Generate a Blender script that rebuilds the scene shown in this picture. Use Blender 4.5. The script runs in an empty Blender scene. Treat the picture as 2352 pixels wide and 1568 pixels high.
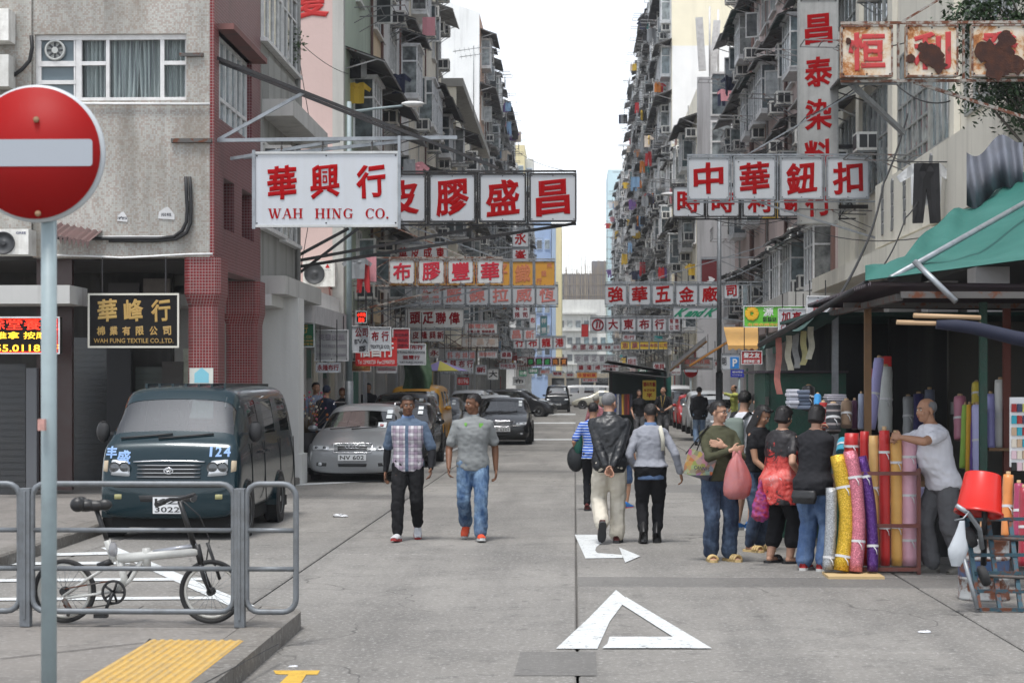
import bpy, bmesh, math, random
import numpy as np
from mathutils import Vector, Matrix, noise
from mathutils.bvhtree import BVHTree
R = math.radians
rnd = random.Random(7)
sc = bpy.context.scene
C = sc.collection

# ---------------------------------------------------------------- camera, sky, sun, exposure
YAW = R(1.93); FD = 4248.0; CX = 1176.0; HY = 885.0; EYE = 1.8
cam = bpy.data.cameras.new('camera'); camo = bpy.data.objects.new('camera', cam); C.objects.link(camo)
cam.lens = FD / 2352 * 36; cam.sensor_width = 36; cam.shift_y = 101 / 2352
cam.dof.use_dof = True; cam.dof.focus_distance = 22; cam.dof.aperture_fstop = 5.6
cam.clip_start = .1; cam.clip_end = 3000
camo.location = (0, 0, EYE); camo.rotation_euler = (R(90), 0, YAW)
sc.camera = camo
SUN_EL, SUN_ROT = R(72), R(200)
w = bpy.data.worlds.new('World'); sc.world = w; w.use_nodes = True
nt = w.node_tree; nt.nodes.clear()
sky = nt.nodes.new('ShaderNodeTexSky'); sky.sky_type = 'NISHITA'; sky.sun_disc = False
sky.sun_elevation = SUN_EL; sky.sun_rotation = SUN_ROT; sky.air_density = 1.0; sky.dust_density = .8; sky.ozone_density = 1.0
bw = nt.nodes.new('ShaderNodeRGBToBW'); mx = nt.nodes.new('ShaderNodeMix'); mx.data_type = 'RGBA'
mx.inputs[0].default_value = .12
tint = nt.nodes.new('ShaderNodeMix'); tint.data_type = 'RGBA'; tint.blend_type = 'MULTIPLY'; tint.inputs[0].default_value = 1
tint.inputs[7].default_value = (.955, .985, 1.03, 1)
bg = nt.nodes.new('ShaderNodeBackground'); bg.inputs[1].default_value = .15
wo = nt.nodes.new('ShaderNodeOutputWorld')
L = nt.links
L.new(sky.outputs[0], bw.inputs[0]); L.new(bw.outputs[0], mx.inputs[6]); L.new(sky.outputs[0], mx.inputs[7])
L.new(mx.outputs[2], tint.inputs[6]); L.new(tint.outputs[2], bg.inputs[0]); L.new(bg.outputs[0], wo.inputs[0])
sl = bpy.data.lights.new('sun', 'SUN'); sl.energy = 1.35; sl.angle = R(14); sl.color = (1, .97, .93)
so = bpy.data.objects.new('sun', sl); C.objects.link(so)
so.rotation_euler = (R(90) - SUN_EL, 0, math.pi - SUN_ROT)
so.location = (0, 0, 60)
sc.view_settings.view_transform = 'Standard'; sc.view_settings.look = 'None'
sc.view_settings.exposure = 1.3; sc.view_settings.gamma = 1
try: sc.view_settings.use_curve_mapping = False
except Exception: pass
sc.cycles.max_bounces = 6; sc.cycles.diffuse_bounces = 4; sc.cycles.glossy_bounces = 3
sc.cycles.transmission_bounces = 4; sc.cycles.volume_bounces = 0; sc.cycles.transparent_max_bounces = 8
sc.cycles.use_denoising = True; sc.cycles.caustics_reflective = False; sc.cycles.caustics_refractive = False

def ray(x, y):
    u = (x - CX) / FD; v = (HY - y) / FD; c, s = math.cos(YAW), math.sin(YAW)
    return Vector((u * c - s, u * s + c, v))
def P(x, y, Y):                       # picture point at distance Y down the street
    d = ray(x, y); d *= Y / d.y
    return Vector((d.x, d.y, EYE + d.z))
def G(x, y, z=0):                     # picture point standing on level z
    d = ray(x, y); d *= (z - EYE) / d.z
    return Vector((d.x, d.y, z))
def PX(x, y, X):                      # picture point on the plane X (a street front)
    d = ray(x, y); d *= X / d.x
    return Vector((X, d.y, EYE + d.z))

# ---------------------------------------------------------------- objects
def tag(o, label=None, cat=None, group=None, kind=None):
    if label: o['label'] = label
    if cat: o['category'] = cat
    if group: o['group'] = group
    if kind: o['kind'] = kind
    return o
def empty(name, loc=(0, 0, 0), rz=0, label=None, cat=None, group=None):
    o = bpy.data.objects.new(name, None); C.objects.link(o); o.empty_display_size = .1
    o.location = loc; o.rotation_euler = (0, 0, rz)
    return tag(o, label, cat, group)
def link(name, me, parent=None, loc=(0, 0, 0), rot=(0, 0, 0), scale=None):
    o = bpy.data.objects.new(name, me); C.objects.link(o)
    o.location = loc; o.rotation_euler = rot
    if scale: o.scale = scale if hasattr(scale, '__len__') else (scale,) * 3
    if parent: o.parent = parent
    return o
def dup(o, parent=None):
    c = o.copy(); C.objects.link(c)
    if parent: c.parent = parent
    for ch in o.children: dup(ch, c)
    return c

class MB:                             # collects geometry, then becomes ONE mesh
    def __init__(s): s.v = []; s.f = []; s.m = []; s.sm = []
    def add(s, vs, fs, m=0, smooth=False):
        b = len(s.v); s.v.extend(tuple(p) for p in vs)
        for f in fs: s.f.append(tuple(i + b for i in f)); s.m.append(m); s.sm.append(smooth)
        return s
    def box(s, a, b, m=0, T=None):
        x0, y0, z0 = a; x1, y1, z1 = b
        vs = [Vector(p) for p in ((x0,y0,z0),(x1,y0,z0),(x1,y1,z0),(x0,y1,z0),(x0,y0,z1),(x1,y0,z1),(x1,y1,z1),(x0,y1,z1))]
        if T: vs = [T @ p for p in vs]
        return s.add(vs, ((0,3,2,1),(4,5,6,7),(0,1,5,4),(1,2,6,5),(2,3,7,6),(3,0,4,7)), m)
    def cbox(s, c, d, m=0, T=None):
        return s.box([c[i]-d[i]/2 for i in range(3)], [c[i]+d[i]/2 for i in range(3)], m, T)
    def bar(s, a, b, wd, dp=None, m=0):          # square bar between two points
        a, b = Vector(a), Vector(b); dp = dp or wd; d = b - a; ln = d.length
        if ln < 1e-6: return s
        q = d.to_track_quat('Z', 'Y').to_matrix().to_4x4(); q.translation = a
        return s.box((-wd/2,-dp/2,0), (wd/2,dp/2,ln), m, q)
    def tube(s, pts, r, n=8, m=0, caps=True, smooth=True, sq=None):
        pts = [Vector(p) for p in pts]; k = len(pts)
        rr = list(r) if hasattr(r, '__len__') else [r] * k
        vs = []; up = None
        for i, p in enumerate(pts):
            t = (pts[min(i+1,k-1)] - pts[max(i-1,0)])
            if t.length < 1e-9: t = Vector((0,0,1))
            t.normalize()
            if up is None:
                up = Vector((0,0,1)) if abs(t.z) < .9 else Vector((0,1,0))
            x = t.cross(up)
            if x.length < 1e-5: x = t.cross(Vector((1,0,0)))
            x.normalize(); y = x.cross(t).normalized(); up = y
            for j in range(n):
                a = 2*math.pi*(j+.5)/n
                vs.append(p + x*(math.cos(a)*rr[i]*(sq[0] if sq else 1)) + y*(math.sin(a)*rr[i]*(sq[1] if sq else 1)))
        fs = [(i*n+j, i*n+(j+1)%n, (i+1)*n+(j+1)%n, (i+1)*n+j) for i in range(k-1) for j in range(n)]
        s.add(vs, fs, m, smooth)
        if caps:
            b = len(s.v) - len(vs)
            s.f.append(tuple(b+j for j in range(n-1,-1,-1))); s.m.append(m); s.sm.append(False)
            s.f.append(tuple(b+(k-1)*n+j for j in range(n))); s.m.append(m); s.sm.append(False)
        return s
    def lathe(s, prof, n=16, m=0, T=None, smooth=True, caps=True):   # prof: (r, z)
        vs = []
        for r, z in prof:
            for j in range(n):
                a = 2*math.pi*j/n; p = Vector((r*math.cos(a), r*math.sin(a), z)); vs.append(T @ p if T else p)
        k = len(prof)
        s.add(vs, [(i*n+j, i*n+(j+1)%n, (i+1)*n+(j+1)%n, (i+1)*n+j) for i in range(k-1) for j in range(n)], m, smooth)
        if caps:
            b = len(s.v) - len(vs)
            s.f.append(tuple(b+j for j in range(n-1,-1,-1))); s.m.append(m); s.sm.append(False)
            s.f.append(tuple(b+(k-1)*n+j for j in range(n))); s.m.append(m); s.sm.append(False)
        return s
    def grid(s, fn, nu, nv, m=0, smooth=True):
        vs = [fn(i/nu, j/nv) for j in range(nv+1) for i in range(nu+1)]
        k = nu+1
        return s.add(vs, [(j*k+i, j*k+i+1, (j+1)*k+i+1, (j+1)*k+i) for j in range(nv) for i in range(nu)], m, smooth)
    def prism(s, poly, h0, h1, m=0, T=None):     # poly (x,z) extruded along y
        n = len(poly)
        vs = [Vector((x,h0,z)) for x,z in poly] + [Vector((x,h1,z)) for x,z in poly]
        if T: vs = [T @ p for p in vs]
        return s.add(vs, [tuple(range(n)), tuple(range(2*n-1,n-1,-1))] + [((i+1)%n,i,n+i,n+(i+1)%n) for i in range(n)], m)
    def ball(s, c, r, nu=12, nv=8, m=0, T=None):
        rx, ry, rz = r if hasattr(r,'__len__') else (r,)*3
        vs = []
        for i in range(1, nv):
            t = math.pi*i/nv
            for j in range(nu):
                a = 2*math.pi*j/nu; vs.append(Vector((c[0]+rx*math.sin(t)*math.cos(a), c[1]+ry*math.sin(t)*math.sin(a), c[2]+rz*math.cos(t))))
        vs += [Vector((c[0],c[1],c[2]+rz)), Vector((c[0],c[1],c[2]-rz))]
        if T: vs = [T @ p for p in vs]
        n = nu*(nv-1)
        fs = [(i*nu+j, (i+1)*nu+j, (i+1)*nu+(j+1)%nu, i*nu+(j+1)%nu) for i in range(nv-2) for j in range(nu)]
        fs += [(j, (j+1)%nu, n)[::-1] for j in range(nu)] + [((nv-2)*nu+j, (nv-2)*nu+(j+1)%nu, n+1) [::-1] for j in range(nu)]
        return s.add(vs, fs, m, True)
    def mesh(s, name, mats):
        me = bpy.data.meshes.new(name); me.from_pydata(s.v, [], s.f)
        for x in (mats if isinstance(mats, (list, tuple)) else [mats]): me.materials.append(x)
        me.polygons.foreach_set('material_index', s.m); me.polygons.foreach_set('use_smooth', s.sm)
        me.update(); return me
    def build(s, name, mats, parent=None, loc=(0,0,0), rot=(0,0,0)):
        return link(name, s.mesh(name, mats), parent, loc, rot)

# ---------------------------------------------------------------- materials
def rgb(h):                                      # '#rrggbb' as photographed paint -> linear
    h = h.lstrip('#'); c = [int(h[i:i+2],16)/255 for i in (0,2,4)]
    return tuple((x/12.92 if x <= .04045 else ((x+.055)/1.055)**2.4) for x in c)
MATS = {}
class NT:
    def __init__(s, m): s.t = m.node_tree; s.n = s.t.nodes; s.l = s.t.links
    def new(s, k, **kw):
        x = s.n.new('ShaderNode'+k)
        for a, b in kw.items(): setattr(x, a, b)
        return x
    def link(s, a, b): s.l.new(a, b)
    def coord(s, scale=(1,1,1), kind='Object', rot=(0,0,0)):
        tc = s.new('TexCoord'); mp = s.new('Mapping'); mp.inputs[3].default_value = scale; mp.inputs[2].default_value = rot
        s.link(tc.outputs[kind], mp.inputs[0]); return mp.outputs[0]
    def noise(s, vec, scale, detail=4, rough=.6, dist=0):
        x = s.new('TexNoise'); x.inputs['Scale'].default_value = scale; x.inputs['Detail'].default_value = detail
        x.inputs['Roughness'].default_value = rough; x.inputs['Distortion'].default_value = dist
        s.link(vec, x.inputs['Vector']); return x.outputs[0]
    def ramp(s, fac, *stops):
        x = s.new('ValToRGB'); e = x.color_ramp.elements
        while len(e) < len(stops): e.new(.5)
        for el, (p, c) in zip(e, stops):
            el.position = p; el.color = (*c[:3], 1) if hasattr(c,'__len__') else (c,c,c,1)
        s.link(fac, x.inputs[0]); return x.outputs[0]
    def mix(s, fac, a, b, blend='MIX'):
        x = s.new('Mix', data_type='RGBA', blend_type=blend)
        for i, v in ((0,fac),(6,a),(7,b)):
            if hasattr(v,'is_linked'): s.link(v, x.inputs[i])
            elif i == 0: x.inputs[0].default_value = v
            else: x.inputs[i].default_value = (*v[:3],1)
        return x.outputs[2]
    def math(s, op, a, b=0):
        x = s.new('Math', operation=op)
        for i, v in ((0,a),(1,b)):
            if hasattr(v,'is_linked'): s.link(v, x.inputs[i])
            else: x.inputs[i].default_value = v
        return x.outputs[0]
    def bump(s, h, strength, dist, bsdf, prev=None):
        b = s.new('Bump'); b.inputs['Strength'].default_value = strength; b.inputs['Distance'].default_value = dist
        s.link(h, b.inputs['Height'])
        if prev: s.link(prev, b.inputs['Normal'])
        s.link(b.outputs[0], bsdf.inputs['Normal']); return b.outputs[0]
def M(name, col=(.5,.5,.5), rough=.6, metal=0, dirt=0, dirtcol=(.06,.055,.05), dscale=3, bump=0, bscale=40, streak=0, rust=0, vary=0,
      emit=0, spec=None, coat=0, trans=0, sheen=0, alpha=1, kind='Object'):
    if name in MATS: return MATS[name]
    if isinstance(col, str): col = rgb(col)
    m = bpy.data.materials.new(name); m.use_nodes = True; t = NT(m); b = t.n['Principled BSDF']
    b.inputs['Base Color'].default_value = (*col,1); b.inputs['Roughness'].default_value = rough; b.inputs['Metallic'].default_value = metal
    if spec is not None: b.inputs['Specular IOR Level'].default_value = spec
    if coat: b.inputs['Coat Weight'].default_value = coat; b.inputs['Coat Roughness'].default_value = .04
    if trans: b.inputs['Transmission Weight'].default_value = trans
    if sheen: b.inputs['Sheen Weight'].default_value = sheen
    if alpha < 1: b.inputs['Alpha'].default_value = alpha
    c = None
    if vary:
        oi = t.new('ObjectInfo'); v = t.ramp(oi.outputs['Random'], (0,1-vary), (1,1+vary))
        c = t.mix(1, col, v, 'MULTIPLY')
    if dirt:
        f = t.ramp(t.noise(t.coord(kind=kind), dscale, 6, .65), (.42,0), (.75,dirt))
        c = t.mix(f, c if c is not None else col, dirtcol)
    if streak:
        f = t.ramp(t.noise(t.coord((4,4,.18), kind=kind), dscale*.9, 5, .6), (.45,0), (.8,streak))
        c = t.mix(f, c if c is not None else col, dirtcol)
    if rust:
        f = t.ramp(t.noise(t.coord(kind=kind), dscale*1.7, 8, .7), (.62-rust*.3,0), (.68-rust*.25,1))
        c = t.mix(f, c if c is not None else col, (.12,.035,.012))
    if c is not None: t.link(c, b.inputs['Base Color'])
    if bump: t.bump(t.noise(t.coord(kind=kind), bscale, 4, .6), bump, .01, b)
    if emit:
        b.inputs['Emission Color'].default_value = (*col,1); b.inputs['Emission Strength'].default_value = emit
    MATS[name] = m; return m

# ---------------------------------------------------------------- lettering (flat print on signs)
_glyph = {}
def glyphs(s, bold):
    k = (s, bold)
    if k not in _glyph:
        cu = bpy.data.curves.new('lettering','FONT'); cu.body = s; cu.size = 1; cu.bevel_depth = bold; cu.bevel_resolution = 0; cu.resolution_u = 2
        o = bpy.data.objects.new('lettering', cu)
        me = bpy.data.meshes.new_from_object(o)
        bpy.data.objects.remove(o); bpy.data.curves.remove(cu)
        n = len(me.vertices); co = np.empty(n*3); me.vertices.foreach_get('co', co); co = co.reshape(-1,3)
        _glyph[k] = (co, [tuple(p.vertices) for p in me.polygons]); bpy.data.meshes.remove(me)
    return _glyph[k]
def put_text(mb, s, x, z, wd, ht, y=0, bold=.02, brush=0, m=0, th=.004, seed=0, shear=0):
    """text filling the box centred x,z (width wd, height ht) on the plane y, facing -y"""
    co, fs = glyphs(s, bold)
    if not len(co): return
    p = co.copy(); lo, hi = p.min(0), p.max(0)
    p[:,0] = (p[:,0]-(lo[0]+hi[0])/2)/(hi[0]-lo[0]); p[:,1] = (p[:,1]-(lo[1]+hi[1])/2)/(hi[1]-lo[1])
    zz = (p[:,2]-lo[2])/max(hi[2]-lo[2],1e-6)
    if brush:
        u, v = p[:,0].copy(), p[:,1].copy()
        p[:,1] = v + brush*u*.9 + .010*np.sin(u*15+v*8+seed) ; p[:,0] = u - brush*.25*v + .010*np.sin(v*14-u*7+seed*2)
    if shear: p[:,0] += shear*p[:,1]
    vs = [(x+a*wd, y-th*c, z+b*ht) for a, b, c in zip(p[:,0], p[:,1], zz)]
    mb.add(vs, fs, m)
# ---------------------------------------------------------------- surface materials
def mat_wall(name, col, grime=.5, tile=None, sc_=1.0):
    if name in MATS: return MATS[name]
    if isinstance(col, str): col = rgb(col)
    m = bpy.data.materials.new(name); m.use_nodes = True; t = NT(m); b = t.n['Principled BSDF']; b.inputs['Roughness'].default_value = .85
    base = t.mix(t.ramp(t.noise(t.coord(), .35*sc_, 5, .6), (.3,0), (.7,1)), [c*.88 for c in col], [min(1,c*1.07) for c in col])
    st = t.ramp(t.noise(t.coord((3.2,3.2,.16)), .9*sc_, 6, .62), (.5,0), (.82,grime))
    c = t.mix(st, base, (.10,.095,.085))
    pt = t.ramp(t.noise(t.coord(), 1.1*sc_, 7, .7), (.6,0), (.72,grime*.55))
    c = t.mix(pt, c, [x*.45 for x in col])
    t.link(c, b.inputs['Base Color'])
    t.bump(t.noise(t.coord(), 9*sc_, 6, .65), .25, .02, b)
    MATS[name] = m; return m
def mat_mosaic():
    m = bpy.data.materials.new('mosaic'); m.use_nodes = True; t = NT(m); b = t.n['Principled BSDF']; b.inputs['Roughness'].default_value = .5
    v = t.coord((1,1,1)); sep = t.new('SeparateXYZ'); t.link(v, sep.inputs[0])
    xy = t.math('ADD', sep.outputs[0], sep.outputs[1]); comb = t.new('CombineXYZ'); t.link(xy, comb.inputs[0]); t.link(sep.outputs[2], comb.inputs[1])
    sm = t.new('VectorMath', operation='SCALE'); t.link(comb.outputs[0], sm.inputs[0]); sm.inputs['Scale'].default_value = 1/.028
    fl = t.new('VectorMath', operation='FLOOR'); t.link(sm.outputs[0], fl.inputs[0])
    wn = t.new('TexWhiteNoise'); t.link(fl.outputs[0], wn.inputs['Vector'])
    dens = t.noise(t.coord(), 1.3, 3)
    r = t.math('ADD', wn.outputs['Value'], t.math('MULTIPLY', dens, .5))
    col = t.ramp(r, (.55,(.50,.49,.45)), (.85,(.45,.44,.41)), (.93,(.44,.38,.33)), (1,(.40,.34,.30)))
    fr = t.new('VectorMath', operation='FRACTION'); t.link(sm.outputs[0], fr.inputs[0]); s2 = t.new('SeparateXYZ'); t.link(fr.outputs[0], s2.inputs[0])
    g = t.math('MINIMUM', s2.outputs[0], s2.outputs[1]); g = t.math('LESS_THAN', g, .14)
    c = t.mix(t.math('MULTIPLY', g, .55), col, (.30,.28,.25))
    st = t.ramp(t.noise(t.coord((2.2,2.2,.35)), .8, 6, .62), (.38,0), (.74,.85)); c = t.mix(st, c, (.10,.09,.072))
    p = t.ramp(t.noise(t.coord(), 1.0, 7, .7), (.5,0), (.7,.6)); c = t.mix(p, c, (.19,.155,.115))
    t.link(c, b.inputs['Base Color']); t.bump(g, .35, -.004, b); MATS['mosaic'] = m; return m
def mat_redtile(name, c1, c2, grout, size=.046):
    m = bpy.data.materials.new(name); m.use_nodes = True; t = NT(m); b = t.n['Principled BSDF']; b.inputs['Roughness'].default_value = .4; b.inputs['Specular IOR Level'].default_value = .3
    v = t.coord((1,1,1)); sep = t.new('SeparateXYZ'); t.link(v, sep.inputs[0])
    xy = t.math('ADD', sep.outputs[0], sep.outputs[1]); comb = t.new('CombineXYZ'); t.link(xy, comb.inputs[0]); t.link(sep.outputs[2], comb.inputs[1])
    br = t.new('TexBrick'); br.offset = 0; t.link(comb.outputs[0], br.inputs['Vector'])
    for k, x in (('Color1',c1),('Color2',c2),('Mortar',grout)): br.inputs[k].default_value = (*x,1)
    for k, x in (('Scale',1),('Mortar Size',size*.085),('Mortar Smooth',.1),('Bias',0),('Brick Width',size),('Row Height',size)): br.inputs[k].default_value = x
    st = t.ramp(t.noise(t.coord((1.5,1.5,.6)), 1.1, 6, .6), (.5,0), (.8,.55)); c = t.mix(st, br.outputs[0], (.10,.06,.055))
    t.link(c, b.inputs['Base Color']); t.bump(br.outputs['Fac'], .6, -.004, b); MATS[name] = m; return m
def mat_concrete(name, col, patch=.5, speck=.5, rough=.8, crack=.6):
    m = bpy.data.materials.new(name); m.use_nodes = True; t = NT(m); b = t.n['Principled BSDF']; b.inputs['Roughness'].default_value = rough
    v = t.coord()
    big = t.ramp(t.noise(v, .22, 5, .6), (.3,0), (.7,1)); c = t.mix(big, [x*.68 for x in col], [x*1.18 for x in col])
    oi = t.new('ObjectInfo'); c = t.mix(1, c, t.ramp(oi.outputs['Random'], (0,(.93,.92,.9)), (1,(1.06,1.05,1.04))), 'MULTIPLY')
    f = t.ramp(t.noise(v, 1.5, 8, .7), (.5,0), (.72,patch)); c = t.mix(f, c, [x*.52 for x in col])
    tr = t.ramp(t.noise(t.coord((1,.08,1)), 1.6, 4, .6), (.46,0), (.72,patch*.9)); c = t.mix(tr, c, [x*.5 for x in col])
    bl = t.ramp(t.noise(v, 4.5, 4, .6), (.60,0), (.68,patch*.7)); c = t.mix(bl, c, [x*.35 for x in col])
    sp = t.ramp(t.noise(v, 26, 3, .7), (.54,0), (.66,speck)); c = t.mix(sp, c, (.40,.39,.37))
    sd = t.ramp(t.noise(v, 17, 4, .75), (.57,0), (.68,speck)); c = t.mix(sd, c, [x*.38 for x in col])
    vo = t.new('TexVoronoi', feature='DISTANCE_TO_EDGE'); vo.inputs['Scale'].default_value = .28
    nz = t.new('TexNoise'); nz.inputs['Scale'].default_value = 1.4; t.link(v, nz.inputs['Vector'])
    wv = t.new('VectorMath', operation='ADD'); t.link(v, wv.inputs[0]); t.link(nz.outputs['Color'], wv.inputs[1]); t.link(wv.outputs[0], vo.inputs['Vector'])
    ck = t.ramp(vo.outputs['Distance'], (0,crack), (.0035,0)); gate = t.ramp(t.noise(v, .3, 2), (.46,0), (.52,1))
    c = t.mix(t.math('MULTIPLY', ck, gate), c, (.04,.038,.035))
    t.link(c, b.inputs['Base Color']); t.bump(t.noise(v, 60, 5, .7), .3, .006, b); MATS[name] = m; return m
def mat_paint(name, col, wear=.5):
    m = bpy.data.materials.new(name); m.use_nodes = True; t = NT(m); b = t.n['Principled BSDF']; b.inputs['Roughness'].default_value = .7
    v = t.coord(); c = t.mix(t.ramp(t.noise(v, 7, 6, .65), (.42,0), (.7,.6)), col, [x*.6 for x in col]); t.link(c, b.inputs['Base Color'])
    a = t.ramp(t.noise(v, 16, 8, .75), (.28+wear*.13,0), (.31+wear*.13,1)); t.link(a, b.inputs['Alpha']); MATS[name] = m; return m
m_mosaic = mat_mosaic()
m_redtile = mat_redtile('red_tile', (.14,.008,.010), (.20,.013,.016), (.30,.24,.23))
m_redtile2 = mat_redtile('red_tile_side', (.13,.026,.03), (.18,.042,.046), (.30,.22,.22), .05)
m_road = mat_concrete('road_concrete', (.218,.209,.195), .75, .6, .8, .8)
m_road2 = mat_concrete('trench_concrete', (.165,.16,.153), .4, .25)
m_pave = mat_concrete('pavement_concrete', (.21,.195,.18), .55, .3)
m_kerb = mat_concrete('kerb_stone', (.18,.167,.15), .8, .4)
m_white = mat_paint('road_white', (.60,.62,.62), .75)
m_yellow = mat_paint('road_yellow', (.60,.37,.05), .7)
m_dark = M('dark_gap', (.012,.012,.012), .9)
m_steel = M('galvanised', (.30,.32,.34), .5, .6, dirt=.5, dscale=6)
m_rail = M('railing_grey', (.17,.185,.20), .5, .3, dirt=.5, dscale=9, bump=.1)
m_pole = M('pole_paint', (.28,.345,.36), .5, 0, dirt=.3, dscale=5)
m_black = M('black_steel', (.018,.018,.02), .55, .2, dirt=.3, dirtcol=(.08,.05,.03), dscale=5)
m_rusty = M('rusty_steel', (.10,.095,.09), .7, .2, rust=.35, dscale=4)
m_rack = M('rack_steel', (.22,.22,.22), .6, .3, rust=.15, dscale=4, vary=.5)
m_rustfr = M('rusty_frame', (.30,.28,.25), .7, 0, rust=.55, dscale=5)
m_cable = M('cable', (.015,.015,.016), .6)
m_winfr = M('window_frame', (.72,.72,.71), .5, 0, dirt=.35, dscale=5, vary=.12)
m_alu = M('aluminium', (.74,.75,.76), .45, .1, dirt=.4, dscale=5)
m_winfr2 = M('window_frame_old', (.30,.31,.30), .55, .2, dirt=.5, dscale=5)
def mat_glass(name, cols, rough=.08):
    m = bpy.data.materials.new(name); m.use_nodes = True; t = NT(m); b = t.n['Principled BSDF']
    b.inputs['Roughness'].default_value = rough; b.inputs['Specular IOR Level'].default_value = .6
    oi = t.new('ObjectInfo'); v = t.coord()
    c = t.ramp(oi.outputs['Random'], *[(i/(len(cols)-1), x) for i, x in enumerate(cols)])
    c = t.mix(t.ramp(t.noise(v, 2.2, 4), (.4,0), (.65,.8)), c, (.02,.024,.028)); t.link(c, b.inputs['Base Color'])
    t.bump(t.noise(v, 1.5, 2), .05, .05, b); MATS[name] = m; return m
m_glass = mat_glass('window_glass', [(.10,.12,.14), (.28,.34,.36), (.05,.055,.06), (.44,.46,.45), (.18,.26,.29), (.60,.60,.56)])
m_ac = M('aircon_casing', (.80,.79,.75), .55, 0, dirt=.45, dirtcol=(.2,.17,.13), dscale=4, streak=.35, vary=.18)
m_acd = M('aircon_grille', (.04,.042,.045), .6)
def mat_corr(name, col, rust=.3):
    m = M(name, col, .65, .15, dirt=.6, dscale=2.4, streak=.5, rust=rust, vary=.35); return m
m_awn = [mat_corr('awning_dark', (.13,.13,.132), .08), mat_corr('awning_grey', (.32,.325,.325), .05), mat_corr('awning_green', (.03,.075,.06), .05), mat_corr('awning_black', (.08,.08,.082), .06)]
m_conc_old = mat_wall('old_concrete', (.50,.495,.475), .6)
m_whitewash = mat_wall('whitewash', (.66,.66,.64), .25)
m_shutter = M('roller_shutter', (.20,.205,.21), .4, .5, dirt=.6, dscale=3, streak=.4)
# ---------------------------------------------------------------- ground, road slabs, pavements, markings
g = MB(); g.box((-150,-30,-.5), (150,700,-.06)); tag(g.build('ground', m_road2), kind='structure')
road = tag(empty('road'), kind='structure')
jx = [-12, -5.3, -2.66, 0.02, 3.06, 6.2, 12]
jy = [2, 7.2, 10.9, 12.55, 16.6, 17.45, 22.8, 28.9, 31.2, 33.6, 41, 48.5, 56, 64, 73, 82]
for i in range(len(jx)-1):
    ys = list(jy)
    if i < 3:
        ys = [y for y in ys if y not in (16.6, 17.45, 31.2)]; ys.append(19.7) if i in (1,2) else None
        ys.sort()
    for a, b in zip(ys[:-1], ys[1:]):
        s = MB(); gp = .009; x0, x1 = jx[i]+gp, jx[i+1]-gp; y0, y1 = a+gp, b-gp; dz = rnd.uniform(-.003,.002); c = .012
        q = [(x0,y0),(x1,y0),(x1,y1),(x0,y1)]; qi = [(x0+c,y0+c),(x1-c,y0+c),(x1-c,y1-c),(x0+c,y1-c)]
        vs = [(*p,-.09) for p in q] + [(*p,dz-.008) for p in q] + [(*p,dz) for p in qi]
        s.add(vs, [(8,9,10,11)] + [(k,(k+1)%4,4+(k+1)%4,4+k) for k in range(4)] + [(4+k,4+(k+1)%4,8+(k+1)%4,8+k) for k in range(4)])
        strip = (a, b) in ((16.6,17.45), (31.2,33.6)) and jx[i] >= 0
        s.build('slab', m_road2 if strip else m_road, road)
s = MB()
for a, b in zip([82,97,112,130,160,220], [97,112,130,160,220,420]):
    for i in range(len(jx)-1): s.box((jx[i]+.01,a+.02,-.09), (jx[i+1]-.01,b-.02,0))
tag(s.build('far_slab', m_road, road), kind='stuff')
s = MB(); s.box((-2.6,12.6-1.3,-.0), (-2.5,12,.0)) if False else None
# repair patch at the bottom of the picture
p = [G(1195,1497), G(1368,1497), G(1372,1552), G(1180,1552)]; s = MB(); s.add([(v.x,v.y,.004) for v in p], [(3,2,1,0)]); s.build('patch', m_road2, road)

def poly_sheet(name, pts, mat, z, parent=None):
    b = MB(); vs = [(p[0],p[1],z) for p in pts]; n = len(vs); ar = sum(vs[i][0]*vs[(i+1)%n][1]-vs[(i+1)%n][0]*vs[i][1] for i in range(n))
    b.add(vs, [tuple(range(n)) if ar > 0 else tuple(range(n-1,-1,-1))]); return b.build(name, mat, parent)
# near pavement (left foreground) with its kerb
np_ = tag(empty('pavement'), kind='structure')
KX = -2.02; KY = 13.95; KZ = .13
b = MB(); b.box((-14,-3,-.05), (KX-.30,KY-.30,KZ-.004)); b.build('paving', m_pave, np_)
yy = KY-.34
while yy > 2:
    b = MB(); b.box((KX-.29,yy-.9,-.05), (KX,yy-.012,KZ)); o = b.build('kerb_stone', m_kerb, np_); yy -= .9
b = MB(); pts = [(KX-.28,KY-.34)] ; 
arc = [(KX-.34+.34*math.cos(a), KY-.34+.34*math.sin(a)) for a in [R(x) for x in (0,22,45,68,90)]]
poly = arc + [(KX-.34,KY-.31),(KX-.31,KY-.34)]
b.add([(x,y,KZ) for x,y in poly] + [(x,y,-.05) for x,y in poly], [tuple(range(7))] + [(i,7+i,7+(i+1)%7,(i+1)%7) for i in range(7)]); b.build('kerb_stone', m_kerb, np_)
xx = KX-.35
while xx > -13:
    b = MB(); b.box((xx-.9+.012,KY-.29,-.05), (xx,KY,KZ)); b.build('kerb_stone', m_kerb, np_); xx -= .9
# pavement joints are thin recessed saw cuts: paving flags with dark seams
for (xa, ya, xb, yb) in ((0,1512,330,1475),(640,1478,470,1568),(250,1568,345,1466)):
    a, c = G(xa,ya,KZ), G(xb,yb,KZ); d = (c-a).normalized(); n = Vector((-d.y,d.x,0))*.006
    poly_sheet('seam', [a+n,a-n,c-n,c+n], m_dark, KZ+.0015, np_)
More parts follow.
